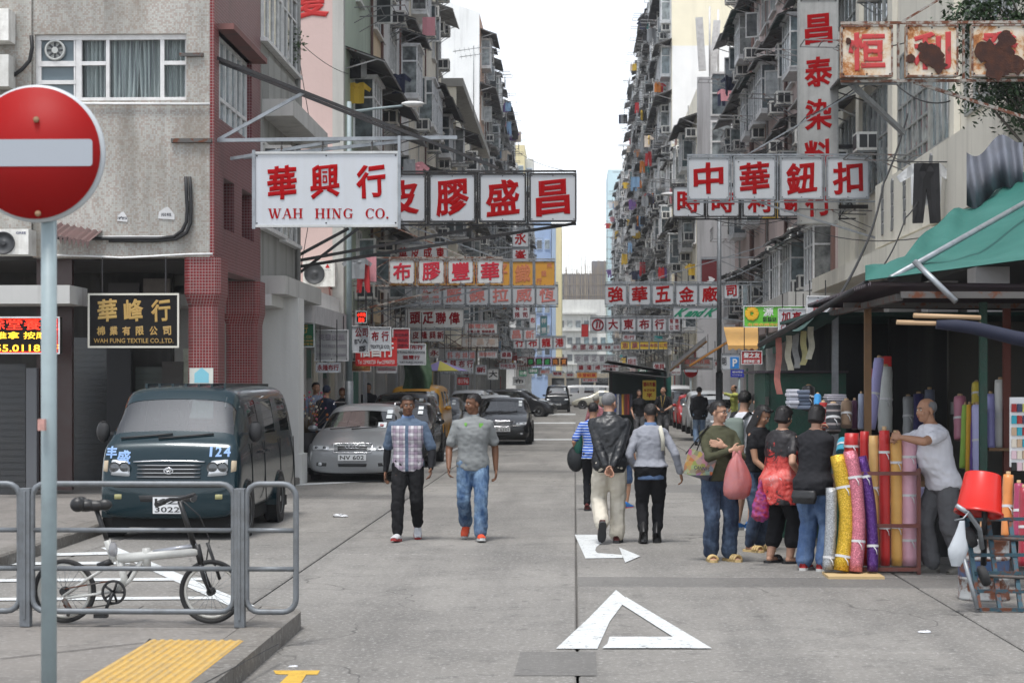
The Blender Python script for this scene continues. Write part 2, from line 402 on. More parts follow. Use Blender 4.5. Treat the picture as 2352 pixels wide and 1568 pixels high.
# tactile warning strip: raised yellow bars
tp = tag(empty('tactile_strip'), kind='structure')
tc = [G(345,1470,KZ), G(552,1477,KZ), G(430,1590,KZ), G(150,1590,KZ)]
m_tact = M('tactile_yellow', (.52,.34,.10), .7, dirt=.75, dscale=9, dirtcol=(.28,.22,.14), bump=.2)
y1, y0 = tc[0].y, tc[3].y; x0, x1 = tc[0].x, tc[1].x
b = MB(); b.box((x0,y0,KZ-.02), (x1,y1,KZ+.002)); b.build('base_plate', M('tactile_base', (.52,.31,.06), .8, dirt=.7, dscale=8, dirtcol=(.24,.19,.12)), tp)
nb = 11
for i in range(nb):
    xa = x0 + (x1-x0)*(i+.18)/nb; xb = x0 + (x1-x0)*(i+.82)/nb
    b = MB(); b.prism([(xa,KZ+.0025),(xb,KZ+.0025),(xb-.008,KZ+.010),(xa+.008,KZ+.010)], y0+.01, y1-.01); b.build('raised_bar', m_tact, tp)
# far left pavement: kerb follows the shop fronts
lp = tag(empty('pavement'), kind='structure')
KL = [(-5.62,10),(-5.64,18),(-5.74,22.5),(-5.32,28.5),(-5.0,33.5),(-4.9,40),(-4.9,42.6),(-5.5,46),(-5.5,62),(-5.5,76)]
b = MB(); n = len(KL); vs = [(-30,KL[0][1],KZ)] ; vs = []
for x, y in KL: vs += [(x-.24,y,KZ-.003), (-30,y,KZ-.003), (x-.24,y,-.05), (-30,y,-.05)]
b.add(vs, [(4*i,4*i+4,4*i+5,4*i+1) for i in range(n-1)] + [(4*i+2,4*i+6,4*i+4,4*i) for i in range(n-1)]); b.build('paving', m_pave, lp)
for (xa,ya),(xb,yb) in zip(KL[:-1], KL[1:]):
    k = max(1, round((yb-ya)/.95))
    for i in range(k):
        t0, t1 = (i+.008)/k, (i+.992)/k; b = MB(); A = (xa+(xb-xa)*t0, ya+(yb-ya)*t0); B = (xa+(xb-xa)*t1, ya+(yb-ya)*t1)
        z = KZ+rnd.uniform(-.004,.003); vs = []
        for q in (A,B): vs += [(q[0]-.23,q[1],-.05),(q[0],q[1],-.05),(q[0],q[1],z-.02),(q[0]-.02,q[1],z),(q[0]-.23,q[1],z)]
        b.add(vs, [(i_,(i_+1)%5,5+(i_+1)%5,5+i_) for i_ in range(5)] + [(4,3,2,1,0),(5,6,7,8,9)]); b.build('kerb_stone', m_kerb, lp)
b = MB(); b.box((-30,86,-.05), (-5.5,330,KZ)); b.build('far_paving', m_pave, lp)
rp = tag(empty('pavement'), kind='structure')
b = MB(); b.box((6.22,8,-.05), (14,330,KZ-.003)); b.build('paving', m_pave, rp)
b = MB(); b.box((6.0,8,-.05), (6.2,330,KZ)); b.build('kerb', m_kerb, rp)

# painted markings
def mark(name, pix, mat, label=None, z=.0045, parent=None, cat=None):
    o = poly_sheet(name, [G(x,y) for x,y in pix], mat, z, parent); o['kind'] = 'structure' if not parent else 'part'
    if parent: del o['kind']
    return o
tm = tag(empty('triangle_marking'), kind='structure')
mark('stripe', [(1415,1355),(1443,1378),(1433,1384),(1400,1428),(1372,1490),(1277,1490),(1330,1440),(1352,1420)], m_white, parent=tm, z=.005)
mark('stripe', [(1438,1372),(1635,1490),(1587,1490),(1424,1386)], m_white, parent=tm, z=.0075)
mark('stripe', [(1400,1464),(1548,1464),(1588,1490),(1383,1490),(1395,1480)], m_white, parent=tm, z=.009)
am = tag(empty('turn_arrow_marking'), kind='structure')
mark('stripe', [(1320,1228),(1391,1228),(1386,1244),(1370,1256),(1367,1264),(1375,1275),(1392,1281),(1345,1283)], m_white, parent=am, z=.005)
mark('stripe', [(1367,1270),(1430,1275),(1430,1282),(1345,1283)], m_white, parent=am, z=.0075)
mark('arrow_head', [(1422,1258),(1471,1278),(1436,1293)], m_white, parent=am, z=.009)
hm = tag(empty('hatched_marking'), kind='structure')
mark('stripe', [(232,1258),(262,1254),(645,1417),(590,1420)], m_white, parent=hm, z=.0045)
for (xa,xb,y0_,y1_) in ((120,282,1277,1271),(-150,300,1299,1294),(-200,470,1338,1331),(-200,560,1381,1374),(-200,600,1424,1416)):
    mark('stripe', [(xa,y0_),(xb,y1_+2),(xb-8,y1_-4),(xa,y0_-6)], m_white, parent=hm, z=.0065)
ym = tag(empty('yellow_bay_marking'), kind='structure')
mark('stripe', [(628,1540),(735,1540),(729,1550),(634,1549)], m_yellow, parent=ym)
mark('stripe', [(664,1549),(704,1549),(690,1572),(640,1572)], m_yellow, parent=ym, z=.006)
lm = tag(empty('parking_line_marking'), kind='structure')
mark('stripe', [(660,1112),(905,1100),(907,1103),(660,1116)], m_white, parent=lm)
for y in (950, 1008, 970): mark('stripe', [(1200,y),(1322,y),(1322,y+2.5),(1200,y+2.5)], m_white, parent=lm, z=.004+y*1e-6)
mark('stripe', [(1000,1048),(1215,960),(1219,961),(1012,1048)], m_white, parent=lm, z=.006)
# ---------------------------------------------------------------- shared building pieces (wall plane y=0, street side -y)
def window_mesh(w_, h, nx, tr, fr=.05, name='window'):
    b = MB(); d0, d1 = -.05, .03
    for x in (-w_/2, w_/2-fr): b.box((x,d0,0), (x+fr,d1,h))
    for z in (0, h-fr): b.box((-w_/2+fr,d0,z), (w_/2-fr,d1,z+fr))
    for i in range(1,nx): x = -w_/2+w_*i/nx; b.box((x-fr*.45,d0+.004,fr), (x+fr*.45,d1,h-fr))
    if tr: b.box((-w_/2+fr,d0+.008,h*tr-fr*.4), (w_/2-fr,d1,h*tr+fr*.4))
    b.box((-w_/2-.08,-.13,-.07), (w_/2+.08,.02,-.004))
    return b.mesh(name, m_winfr)
def pane_mesh(w_, h, y=-.015):
    b = MB(); b.add([(-w_/2,y,0),(w_/2,y,0),(w_/2,y,h),(-w_/2,y,h)], [(0,1,2,3)]); return b.mesh('pane', m_glass)
WIN = [(window_mesh(1.5,1.35,2,.66), 1.5, 1.35), (window_mesh(1.9,1.45,3,.7), 1.9, 1.45), (window_mesh(1.0,1.3,2,0), 1.0, 1.3), (window_mesh(2.3,1.5,4,.7), 2.3, 1.5)]
PANE = [pane_mesh(w_-.08, h-.06) for _, w_, h in WIN]
def ac_mesh():
    b = MB(); b.box((-.31,-.52,0), (.31,.05,.42))
    for s in (-1,1):
        b.bar((s*.24,-.45,-.02), (s*.24,.02,-.34), .025, m=1); b.box((s*.24-.015,-.5,-.035), (s*.24+.015,.05,-.004), 1)
    return b.mesh('air_conditioner', [m_ac, m_steel])
def acg_mesh():
    b = MB()
    for s in (-1,1):
        b.box((s*.312,-.46,.06), (s*.316,-.28,.36)); b.box((s*.312,-.25,.06), (s*.316,-.07,.36))
    b.box((-.27,-.526,.05), (.27,-.521,.37)); return b.mesh('grille', m_acd)
AC, ACG = ac_mesh(), acg_mesh()
def awn_mesh(w_, pr, dr, mat):
    b = MB(); n = int(w_/.075)
    def f(u, v, o=0): return (-w_/2+w_*u, -pr*v+.02, .0-dr*v+.016*math.cos(u*n*math.pi)+o)
    b.grid(lambda u,v: f(u,v), n, 3, smooth=False); k = len(b.v)
    b.grid(lambda u,v: f(1-u,v,-.006), n, 3, smooth=False)
    for s in (-1,0,1):
        x = s*(w_/2-.06); b.bar((x,0,-.55), (x,-pr*.8,-dr*.8-.03), .03, m=1); b.bar((x,0,-.03), (x,-pr,-dr-.03), .03, m=1)
    b.bar((-w_/2,-pr*.96,-dr-.03), (w_/2,-pr*.96,-dr-.03), .03, m=1)
    return b.mesh('awning', [mat, m_rack])
AWN = [awn_mesh(w_, pr, dr, m) for w_, pr, dr, m in ((2.4,.85,.28,m_awn[0]),(4.2,.95,.34,m_awn[1]),(1.9,.75,.24,m_awn[0]),(3.0,.95,.4,m_awn[2]),(5.2,1.0,.36,m_awn[3]))]
def rack_mesh(k):
    b = MB(); L_ = (1.3,1.7,1.1)[k]; w_ = (1.2,.9,1.6)[k]
    for s in (-1,1): b.bar((s*w_/2,0,0), (s*w_/2,-L_,.05), .028); b.bar((s*w_/2,0,-.4), (s*w_/2,-L_*.55,.0), .02)
    for i in range(1,5): y = -L_*i/4; b.bar((-w_/2,y,.02+.04*i/4), (w_/2,y,.02+.04*i/4), .018)
    if k == 2: 
        for i in range(7): x = -w_/2+w_*i/6; b.bar((x,-L_,.05), (x,-L_,.55), .016)
        b.bar((-w_/2,-L_,.55), (w_/2,-L_,.55), .02)
    return b.mesh('drying_rack', m_rack)
RACK = [rack_mesh(i) for i in range(3)]
def baywin_mesh():
    b = MB(); w_, h, d = 1.9, 1.6, .55
    b.box((-w_/2,-d,-.12), (w_/2,.02,0)); b.box((-w_/2-.05,-d-.08,h), (w_/2+.05,.02,h+.06))
    for x in (-w_/2,-w_/6,w_/6,w_/2): b.box((x-.03,-d,0), (x+.03,-d+.05,h))
    for z in (0,h*.66,h-.05): b.box((-w_/2,-d-.004,z), (w_/2,-d+.046,z+.05))
    for s in (-1,1):
        for z in (0,h*.66,h-.05): b.box((s*w_/2-.03,-d+.05,z), (s*w_/2+.026,0,z+.05))
        b.box((s*w_/2-.03,-.05,0), (s*w_/2+.03,0,h))
    return b.mesh('bay_window', m_alu)
def baypane_mesh():
    b = MB(); w_, h, d = 1.86, 1.58, .52
    b.add([(-w_/2,-d,0),(w_/2,-d,0),(w_/2,-d,h),(-w_/2,-d,h)], [(0,1,2,3)])
    for s in (-1,1): b.add([(s*w_/2,-d,0),(s*w_/2,0,0),(s*w_/2,0,h),(s*w_/2,-d,h)], [(0,1,2,3) if s > 0 else (3,2,1,0)])
    return b.mesh('pane', m_glass)
BAY, BAYP = baywin_mesh(), baypane_mesh()
def leaf_mesh():                       # casement swung open
    b = MB(); w_, h = .5, .95
    for x in (0,w_-.05): b.box((x,-.02,0), (x+.05,.02,h))
    for z in (0,h-.05): b.box((.05,-.019,z), (w_-.05,.019,z+.05))
    return b.mesh('casement', m_winfr)
LEAF = leaf_mesh()
b = MB(); b.add([(.04,0,.04),(.46,0,.04),(.46,0,.91),(.04,0,.91)], [(0,1,2,3)]); LEAFP = b.mesh('pane', m_glass)
def put(me, name, bld, T, x, y, z, rz=0, sub=None, s=1):
    o = link(name, me, bld); o.matrix_local = T @ Matrix.Translation((x,y,z)) @ Matrix.Rotation(rz,4,'Z') @ Matrix.Diagonal((s,1,1,1))
    if sub: link('pane' if sub is not ACG else 'grille', sub, o, (0,0,0))
    return o
def wallT(side, X, Y0):                # side -1: left of street (faces +X), +1: right (faces -X), 0: faces the camera
    return Matrix.Translation((X,Y0,0)) @ Matrix.Rotation(R(90)*(-side), 4, 'Z')
def front(bld, T, x0, x1, z0, z1, fl=3.0, bay=3.0, dens=1.0, seed=0, awn=.45, aw_set=(0,1,2,4), clothes=None, far=False, acp=.75, rackp=.25):
    r = random.Random(seed); nz = max(1,int((z1-z0)/fl)); nb = max(1,int(abs(x1-x0)/bay)); step = (x1-x0)/nb
    sp = []
    for j in range(nz):
        z = z0 + (z1-z0)*j/nz + .85
        for i in range(nb):
            x = x0 + step*(i+.5) + r.uniform(-.2,.2)
            k = r.random()
            if k < .27: put(BAY, 'bay_window', bld, T, x, 0, z-.1, 0, BAYP)
            else:
                q = r.choice((0,0,1,2,3)); put(WIN[q][0], 'window', bld, T, x, 0, z, 0, PANE[q])
                if r.random() < .55*dens:
                    s = r.choice((-1,1)); lf = put(LEAF, 'casement', bld, T, x+s*WIN[q][1]*.45, -.05, z+.1, R(-90+r.uniform(-30,25)), LEAFP)
            if r.random() < acp*dens: put(AC, 'air_conditioner', bld, T, x+r.uniform(-.9,.9), 0, z+r.choice((1.42,-.62,1.5,.95)), 0, ACG)
            if r.random() < acp*.5*dens: put(AC, 'air_conditioner', bld, T, x+r.uniform(-1.2,1.2), 0, z+r.uniform(-.7,1.3), 0, ACG)
            if r.random() < awn*dens: put(AWN[r.choice(aw_set)], 'awning', bld, T, x+r.uniform(-.2,.2), 0, z+r.uniform(1.75,2.05), 0, None, r.uniform(.8,1.15))
            if r.random() < rackp*dens:
                xx = x+r.uniform(-.4,.4); zz = z+r.uniform(-.5,.2); put(RACK[r.choice((0,1,1,2))], 'drying_rack', bld, T, xx, 0, zz); sp.append((T @ Vector((xx, -r.uniform(.5,1.1), zz+.02)), j, i))
    for i in range(max(1, nb//2)):
        x = x0 + step*(i*2+1.0) + r.uniform(-.15,.15); p = MB(); rr = r.choice((.045,.06,.035))
        p.tube([T @ Vector((x,-.07,z0-.2)), T @ Vector((x,-.07,z1+.2))], rr, 6); p.build('drainpipe', r.choice((m_pipe,m_pipe2,m_conc_old)), bld)
    if clothes is not None: clothes.extend((p,j,i,bld) for p,j,i in sp)
m_pipe = M('pipe_grey', (.28,.28,.27), .6, dirt=.4); m_pipe2 = M('pipe_brown', (.13,.06,.05), .6, dirt=.4)
def body(bld, x0, x1, y0, y1, z0, z1, mat, bands=3.0, name='wall', bandm=None, par=True):
    b = MB(); b.box((x0,y0,z0), (x1,y1,z1)); b.build(name, mat, bld)
    return b
def ledge(bld, side, X, y0, y1, z, d=.18, h=.14, mat=None):
    b = MB(); s = -side; b.box((min(X-.02*s,X+d*s),y0,z), (max(X-.02*s,X+d*s),y1,z+h)); b.build('ledge', mat or m_conc_old, bld)
CL = []                               # places where washing can hang
FAS = [M('fascia%d'%i, c, .6, dirt=.35, dscale=4) for i, c in enumerate(((.50,.50,.48),(.36,.03,.03),(.45,.33,.05),(.05,.16,.12),(.42,.44,.46),(.10,.11,.13),(.52,.49,.40)))]
def shops(bld, side, X, y0, y1, h, depth, mat, seed, pil=4.0):
    """arcade: pillars at the kerb side, recessed shop walls with roller shutters"""
    r = random.Random(seed); s = -side; xb = X - s*depth
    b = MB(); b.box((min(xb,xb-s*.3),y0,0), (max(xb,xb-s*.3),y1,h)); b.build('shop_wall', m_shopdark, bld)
    y = y0
    while y < y1-.3:
        b = MB(); b.box((min(X,X-s*.5),y,0), (max(X,X-s*.5),y+.45,h)); b.build('pillar', mat, bld)
        if y+pil < y1:
            n = 2
            for k in range(n):
                a, c = y+.5+k*(pil-.5)/n+.1, y+.5+(k+1)*(pil-.5)/n-.1
                if r.random() < .7:
                    b = MB(); zz = r.choice((.13,.13,1.2)); 
                    top = 2.7
                    while zz < top: b.prism([(0,0),(.03,.0),(.045,.05),(.03,.1),(0,.1)], 0, 1, T=Matrix.Translation((xb,0,zz)) @ Matrix(((s,0,0,0),(0,c-a,0,a),(0,0,1,0),(0,0,0,1)))); zz += .105
                    b.build('shutter', m_shutter, bld)
        if y+pil < y1:
            b = MB(); zz = h-.75; b.box((min(X-s*.2,X-s*.3),y+.5,zz), (max(X-s*.2,X-s*.3),y+pil-.05,h-.12)); b.build('fascia', r.choice(FAS), bld)
            a = y+r.uniform(.6,pil-.9); b = MB(); b.box((min(X+s*.01,X+s*.05),a,1.3), (max(X+s*.01,X+s*.05),a+r.uniform(.4,.9),2.5)); b.build('shop_board', r.choice(FAS), bld) if r.random() < .6 else None
        y += pil
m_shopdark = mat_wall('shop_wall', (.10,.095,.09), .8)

# ================================================================= left side
# ---- corner building: mosaic front facing the camera, red tiled flank on the street
B1Y = 28.0; XC = P(492,400,B1Y).x; XB = P(481,400,B1Y).x; ZB = P(0,592,B1Y).z; B1E = 32.15; ZT = 13
bl = empty('corner_building', label='corner tenement with dirty beige mosaic front and red tiled column and flank', cat='building')
wx0, wz0, wx1, wz1 = P(80,0,B1Y).x, P(0,232,B1Y).z, P(428,0,B1Y).x, P(0,80,B1Y).z      # window hole
XL = P(-420,0,B1Y).x; xst = P(75,0,B1Y).x
b = MB()
def hole(b, x0, x1, z0, z1, hx0, hx1, hz0, hz1, y, dp, m=0):
    b.box((x0,y,z0), (x1,y+dp,hz0), m); b.box((x0,y,hz1), (x1,y+dp,z1), m); b.box((x0,y,hz0), (hx0,y+dp,hz1), m); b.box((hx1,y,hz0), (x1,y+dp,hz1), m)
hole(b, xst, XB, ZB, ZT, wx0, wx1, wz0, wz1, B1Y, .35)
b.build('front_wall', m_mosaic, bl)
b = MB(); b.box((XL,B1Y-.06,ZB+.25), (xst-.004,B1Y+.35,ZT)); b.build('side_bay', m_mosaic, bl)
b = MB(); b.box((XB+.002,B1Y-.004,ZB-.02), (XC,B1Y+.30,ZT)); b.build('corner_strip', m_redtile, bl)
# flank with window openings (plane X = XC)
def PF(x, y): p = PX(x, y, XC); return p.y, p.z
b = MB(); wl = [PF(503,160)[0], PF(578,250)[0]]; wz = [PF(540,285)[1]-.1, PF(540,285)[1]+1.25]
y0f, y1f = B1Y+.302, B1E; xw = XC-.3
zl = PF(540,620)[1]; ZF = P(0,600,B1Y).z
zs0 = 4.25; zs1 = 5.05
b.box((xw,y0f,ZB-.15), (XC,y1f,zs0))
b.box((xw,y0f,zs1), (XC,y1f,wz[0])); b.box((xw,y0f,wz[1]), (XC,y1f,ZT))
b.box((xw,y0f,wz[0]), (XC,wl[0],wz[1])); b.box((xw,wl[1],wz[0]), (XC,y1f,wz[1]))
so_ = [PF(514,490)[0], PF(543,500)[0], PF(560,500)[0], PF(590,500)[0]]
so_ = [B1Y+.75, B1Y+1.65, B1Y+2.35, B1Y+3.5]
for a, c in ((y0f,so_[0]),(so_[1],so_[2]),(so_[3],y1f)): b.box((xw,a,zs0), (XC,c,zs1))
b.build('flank_wall', m_redtile2, bl)
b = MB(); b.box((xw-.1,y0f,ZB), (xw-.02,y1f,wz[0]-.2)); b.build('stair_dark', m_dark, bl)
# flank window
fw = MB(); ym, hy = (wl[0]+wl[1])/2, (wl[1]-wl[0]); zz = wz[0]
for i in range(7): y = wl[0]+hy*i/6; fw.box((XC-.16,y-.03,wz[0]), (XC-.08,y+.03,wz[1]))
for z in (wz[0],wz[0]+.35,wz[1]-.06): fw.box((XC-.157,wl[0],z), (XC-.083,wl[1],z+.06))
wo_ = fw.build('window', m_winfr, bl); b = MB(); b.add([(XC-.12,wl[0],wz[0]),(XC-.12,wl[1],wz[0]),(XC-.12,wl[1],wz[1]),(XC-.12,wl[0],wz[1])], [(0,1,2,3)]); b.build('pane', m_glass, wo_)
b = MB(); b.box((XC-.3,wl[0]-.1,wz[1]), (XC+.25,wl[1]+.1,wz[1]+.09)); b.build('window_hood', mat_wall('brown_hood',(.22,.10,.09),.8), bl)
# front window: white frame, six lights, curtains behind real panes
fw = MB(); fy0, fy1 = B1Y+.06, B1Y+.14
def fx(x): return P(x,0,B1Y).x
def fz(y): return P(0,y,B1Y).z
for x, wd in ((80,12),(172,13),(241,8),(366,9),(424,10),(167,4)): fw.box((fx(x),fy0,wz0), (fx(x+wd),fy1,wz1))
for xa, xb, y, h in ((80,430,80,12),(80,430,224,9),(85,172,140,12),(185,241,141,9),(375,425,141,9),(85,172,184,9)): fw.box((fx(xa),fy0-.008,fz(y+h)), (fx(xb),fy1-.006,fz(y)))
wo_ = fw.build('window', M('white_frame',(.70,.69,.68),.45,dirt=.25,dscale=6), bl)
for xa, xb, ya, yb in ((90,170,92,140),(90,170,152,184),(90,170,193,224),(185,240,90,141),(185,240,150,224),(249,366,88,224),(376,424,90,141),(376,424,150,224)):
    p = MB(); y = B1Y+.11; p.add([(fx(xa),y,fz(yb)),(fx(xb),y,fz(yb)),(fx(xb),y,fz(ya)),(fx(xa),y,fz(ya))], [(0,1,2,3)])
    p.build('pane', M('clear_pane',(.9,.95,.97),.05,trans=1,alpha=.35) if xa > 180 else M('frosted_pane',(.12,.16,.18),.35), wo_)
m_curt = bpy.data.materials.new('curtain'); m_curt.use_nodes = True; t = NT(m_curt); bb = t.n['Principled BSDF']; bb.inputs['Roughness'].default_value = .9
wv = t.new('TexWave', wave_type='BANDS', bands_direction='X'); t.link(t.coord((1,1,.02)), wv.inputs['Vector']); wv.inputs['Scale'].default_value = 5.5; wv.inputs['Distortion'].default_value = .6
t.link(t.ramp(wv.outputs[0], (.02,(.16,.15,.19)), (.10,(.48,.56,.55)), (.8,(.56,.63,.62))), bb.inputs['Base Color'])
def curtain(x0, x1, z0, z1, y, pinch):
    b = MB(); n = 40
    def f(u, v):
        k = 1-pinch*(1-v)*.0; x = x0+(x1-x0)*u
        if pinch > 0: x = x0+(x1-x0)*(u*(1-pinch*(1-v)))
        if pinch < 0: x = x1-(x1-x0)*((1-u)*(1+pinch*(1-v)))
        return (x, y+.045*math.sin(u*n*.9)+.02*math.sin(u*23+v*3), z0+(z1-z0)*v)
    b.grid(f, n*2, 6); return b.build('curtain', m_curt, wo_)
curtain(fx(185), fx(243), wz0+.03, wz1-.03, B1Y+.24, 0); curtain(fx(247), fx(318), wz0+.03, wz1-.05, B1Y+.24, .12); curtain(fx(302), fx(368), wz0+.03, wz1-.05, B1Y+.26, -.12); curtain(fx(372), fx(428), wz0+.03, wz1-.03, B1Y+.24, 0)
b = MB(); b.box((wx0-.2,B1Y+.42,wz0-.2), (wx1+.2,B1Y+.5,wz1+.2)); b.build('room_back', M('room_grey',(.16,.19,.20),.9), bl)
b = MB(); b.lathe([(.16,0),(.16,.05),(.13,.06),(.13,.015),(.05,.015),(.05,.05)], 20, T=Matrix.Translation((fx(124),B1Y+.09,fz(115))) @ Matrix.Rotation(R(90),4,'X'))
for i in range(4): b.cbox((0,0,.02), (.03,.24,.008), 1, T=Matrix.Translation((fx(124),B1Y+.075,fz(115))) @ Matrix.Rotation(R(90),4,'X') @ Matrix.Rotation(R(45*i),4,'Z'))
b.build('ventilator_fan', [M('fan_grey',(.45,.46,.44),.5), m_acd], bl)
# rails, brackets, pipes on the front
b = MB(); b.tube([P(60,238,B1Y-.04),P(482,239,B1Y-.04)], .018, 6); b.build('conduit', m_winfr, bl)
b = MB(); b.cbox(P(440,126,B1Y-.03), (.30*1.2,.06,.05)); b.build('bracket_plate', m_rusty, bl)
b = MB(); b.cbox(P(440,323,B1Y-.03), (.62,.07,.06)); b.build('bracket_plate', m_rusty, bl)
def pxtube(bld, name, pts, Y, r, mat, n=6):
    b = MB(); b.tube([P(x,y,Y) for x,y in pts], r, n); return b.build(name, mat, bld)
pxtube(bl, 'cable_bundle', [(427,406),(428,440),(430,480),(428,510),(418,530),(400,543),(360,548),(250,548),(130,546)], B1Y-.06, .028, m_cable)
pxtube(bl, 'cable_bundle', [(436,406),(438,440),(439,480),(438,512),(428,535),(405,549),(360,553),(250,553)], B1Y-.05, .026, m_cable)
pxtube(bl, 'conduit', [(432,450),(433,500),(428,528),(405,543),(300,543),(150,544)], B1Y-.03, .012, m_winfr)
pxtube(bl, 'drain_hose', [(72,82),(74,110),(68,140),(50,160),(28,176)], B1Y-.12, .03, m_cable)
pxtube(bl, 'conduit', [(120,586),(200,588),(280,592),(360,588),(430,584),(488,583)], B1Y-.06, .016, m_winfr)
for xy in ((10,60),(10,165)):
    p = P(*xy, B1Y-.3); b = MB(); b.box((p.x-.45,B1Y-.42,p.z-.24), (p.x+.1,B1Y-.07,p.z+.24)); a_ = b.build('air_conditioner', m_ac, bl)
for (x, y, w_, h, a) in ((382,490,38,30,0),(281,498,24,24,1)):
    p = P(x,y,B1Y-.006); s = 1/151.7; b = MB(); pts = [(-.5,-.4),(.5,-.5),(.5,-.1),(.3,.25),(.1,.5),(-.1,.42),(-.45,.1)]
    b.prism([(p.x+u*w_*s,p.z+v*h*s) for u,v in pts], B1Y-.012, B1Y-.006); put_text(b, '布' if a else '招租', p.x, p.z-.02, .16, .05, B1Y-.0125, .01, 0, 1, .002); b.build('torn_poster', [M('poster_paper',(.62,.62,.62),.8,dirt=.3), M('poster_ink',(.05,.05,.06),.8)], bl)
# column at the corner + second column + beam soffit
cx0, cx1 = P(430,0,B1Y).x, P(503,0,B1Y).x
def column(x0, x1, y0, y1, z1, mat):
    b = MB(); c = .07; pr = [(0,.0),(0,z1-.95),(.0,z1-.75),(.05,z1-.55),(.05,z1)]
    ring = lambda e: [(x0+c-e,y0-e),(x1-c+e,y0-e),(x1+e,y0+c-e),(x1+e,y1),(x0-e,y1),(x0-e,y0+c-e)]
    vs = []; n = 6
    for e, z in pr: vs += [(x,y,z) for x,y in ring(e)]
    b.add(vs, [(i*n+j,i*n+(j+1)%n,(i+1)*n+(j+1)%n,(i+1)*n+j) for i in range(len(pr)-1) for j in range(n)]); return b
column(cx0, cx1-.03, B1Y+.02, B1Y+.62, ZB, m_redtile).build('column', m_redtile, bl)
column(cx0-.1, XC+.03, B1E-.55, B1E+.02, ZB-.16, m_redtile).build('column', m_redtile, bl)
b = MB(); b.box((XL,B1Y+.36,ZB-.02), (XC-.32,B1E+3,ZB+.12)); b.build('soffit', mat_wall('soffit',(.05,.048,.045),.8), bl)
# ground floor of the corner: back wall, shutters, dark left shopfront
bw_ = 31.6
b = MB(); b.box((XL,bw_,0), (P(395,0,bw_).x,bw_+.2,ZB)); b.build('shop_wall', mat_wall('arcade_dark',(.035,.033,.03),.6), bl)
def shutter(bld, x0, x1, y, z0, z1, mat=None):
    b = MB(); z = z0
    while z < z1: b.prism([(x0,z),(x1,z),(x1,z+.075),(x0,z+.075)], y-.012, y); b.prism([(x0,z+.078),(x1,z+.078),(x1,z+.098),(x0,z+.098)], y-.002, y+.01); z += .1
    return b.build('shutter', mat or m_shutter, bld)
m_shut2 = M('shutter_glossy',(.05,.053,.056),.25,.6,dirt=.5,dscale=3)
shutter(bl, P(168,0,31.3).x, P(245,0,31.3).x, 31.35, .12, P(0,775,31.3).z, m_shut2); shutter(bl, P(305,0,31.3).x, P(372,0,31.3).x, 31.5, .12, P(0,850,31.3).z, M('shutter_green',(.06,.075,.068),.45,.3,dirt=.6,dscale=3))
shutter(bl, P(-60,0,28.1).x, P(59,0,28.1).x, 28.1, .13, P(0,840,28.1).z, M('shutter_dark',(.045,.047,.05),.4,.4,dirt=.5,dscale=3))
for xa, xb, ya, yb, mt, Y in ((60,84,845,1120,M('panel_light',(.12,.125,.135),.4),28.05),(84,165,590,1125,M('panel_maroon',(.045,.018,.016),.35,dirt=.4),28.35),(245,300,800,1110,M('panel_dark',(.02,.02,.022),.6),31.2),(372,420,830,1100,M('panel_dark2',(.05,.045,.04),.6),31.4)):
    a, c = P(xa,ya,Y), P(xb,yb,Y); b = MB(); b.box((a.x,Y,max(.0,c.z)), (c.x,Y+.12,a.z)); b.build('shop_panel', mt, bl)
b = MB(); a, c = P(-60,655,27.3), P(160,697,27.3); b.box((a.x,27.3,c.z), (c.x,28.3,a.z)); b.build('canopy', m_conc_old, bl)
for xx, yy, ww, hh, cc in ((330,640,60,90,(.16,.14,.12)),(250,650,70,60,(.05,.045,.045)),(300,900,20,180,(.08,.09,.14)),(385,930,22,80,(.20,.19,.15)),(422,800,14,140,(.30,.31,.25))):
    a, c = P(xx,yy,31.45), P(xx+ww,yy+hh,31.45); b = MB(); b.box((a.x,31.42,c.z), (c.x,31.5,a.z)); b.build('shop_poster', M('poster%d'%xx,cc,.6,dirt=.5,dscale=8), bl)
pst = MB(); a, c = P(436,845,B1Y-.01), P(490,960,B1Y-.01); pst.box((a.x,B1Y-.035,c.z), (c.x,B1Y-.005,a.z)); tag(pst.build('notice_board', M('notice_white',(.60,.62,.57),.6,dirt=.2)), 'white notice board with pale blue house mark fixed to the red tiled column', 'notice')
b = MB(); q = P(463,862,B1Y-.04); s=.11; b.prism([(q.x-s,q.z-s),(q.x+s,q.z-s),(q.x+s,q.z+.03),(q.x,q.z+s*1.1),(q.x-s,q.z+.03)], B1Y-.039, B1Y-.0365); b.build('house_mark', M('house_blue',(.20,.50,.60),.6), bpy.data.objects['notice_board'])
# outdoor unit and old awning left, behind the road sign
ou = MB(); a, c = P(-30,528,27.5), P(72,586,27.5); ou.box((a.x,27.35,c.z), (c.x,27.75,a.z)); o_ = tag(ou.build('outdoor_unit', m_ac), 'dirty white outdoor air conditioner unit behind the near no entry sign', 'air conditioner')
fg = MB(); cc = P(8,558,27.34); fg.lathe([(.17,0),(.17,.02),(.15,.02),(.15,.004),(.03,.004),(.03,.02)], 24, T=Matrix.Translation((cc.x,27.345,cc.z)) @ Matrix.Rotation(R(90),4,'X')); fg.build('fan_grille', m_acd, o_)
b = MB(); put_text(b, 'GREE', P(46,534,27.3).x, P(46,534,27.3).z, .15, .035, 27.348, .01, 0, 0, .002); b.build('lettering', M('ink_navy',(.02,.03,.12),.6), o_)
aw = MB(); A, B_ = P(110,512,27.4), P(212,545,27.4)
aw.grid(lambda u,v: (A.x+(B_.x-A.x)*u, 28-.75*v, A.z+.05-(A.z-B_.z)*u*.6-.22*v+.02*math.sin(u*40)), 20, 3, smooth=False)
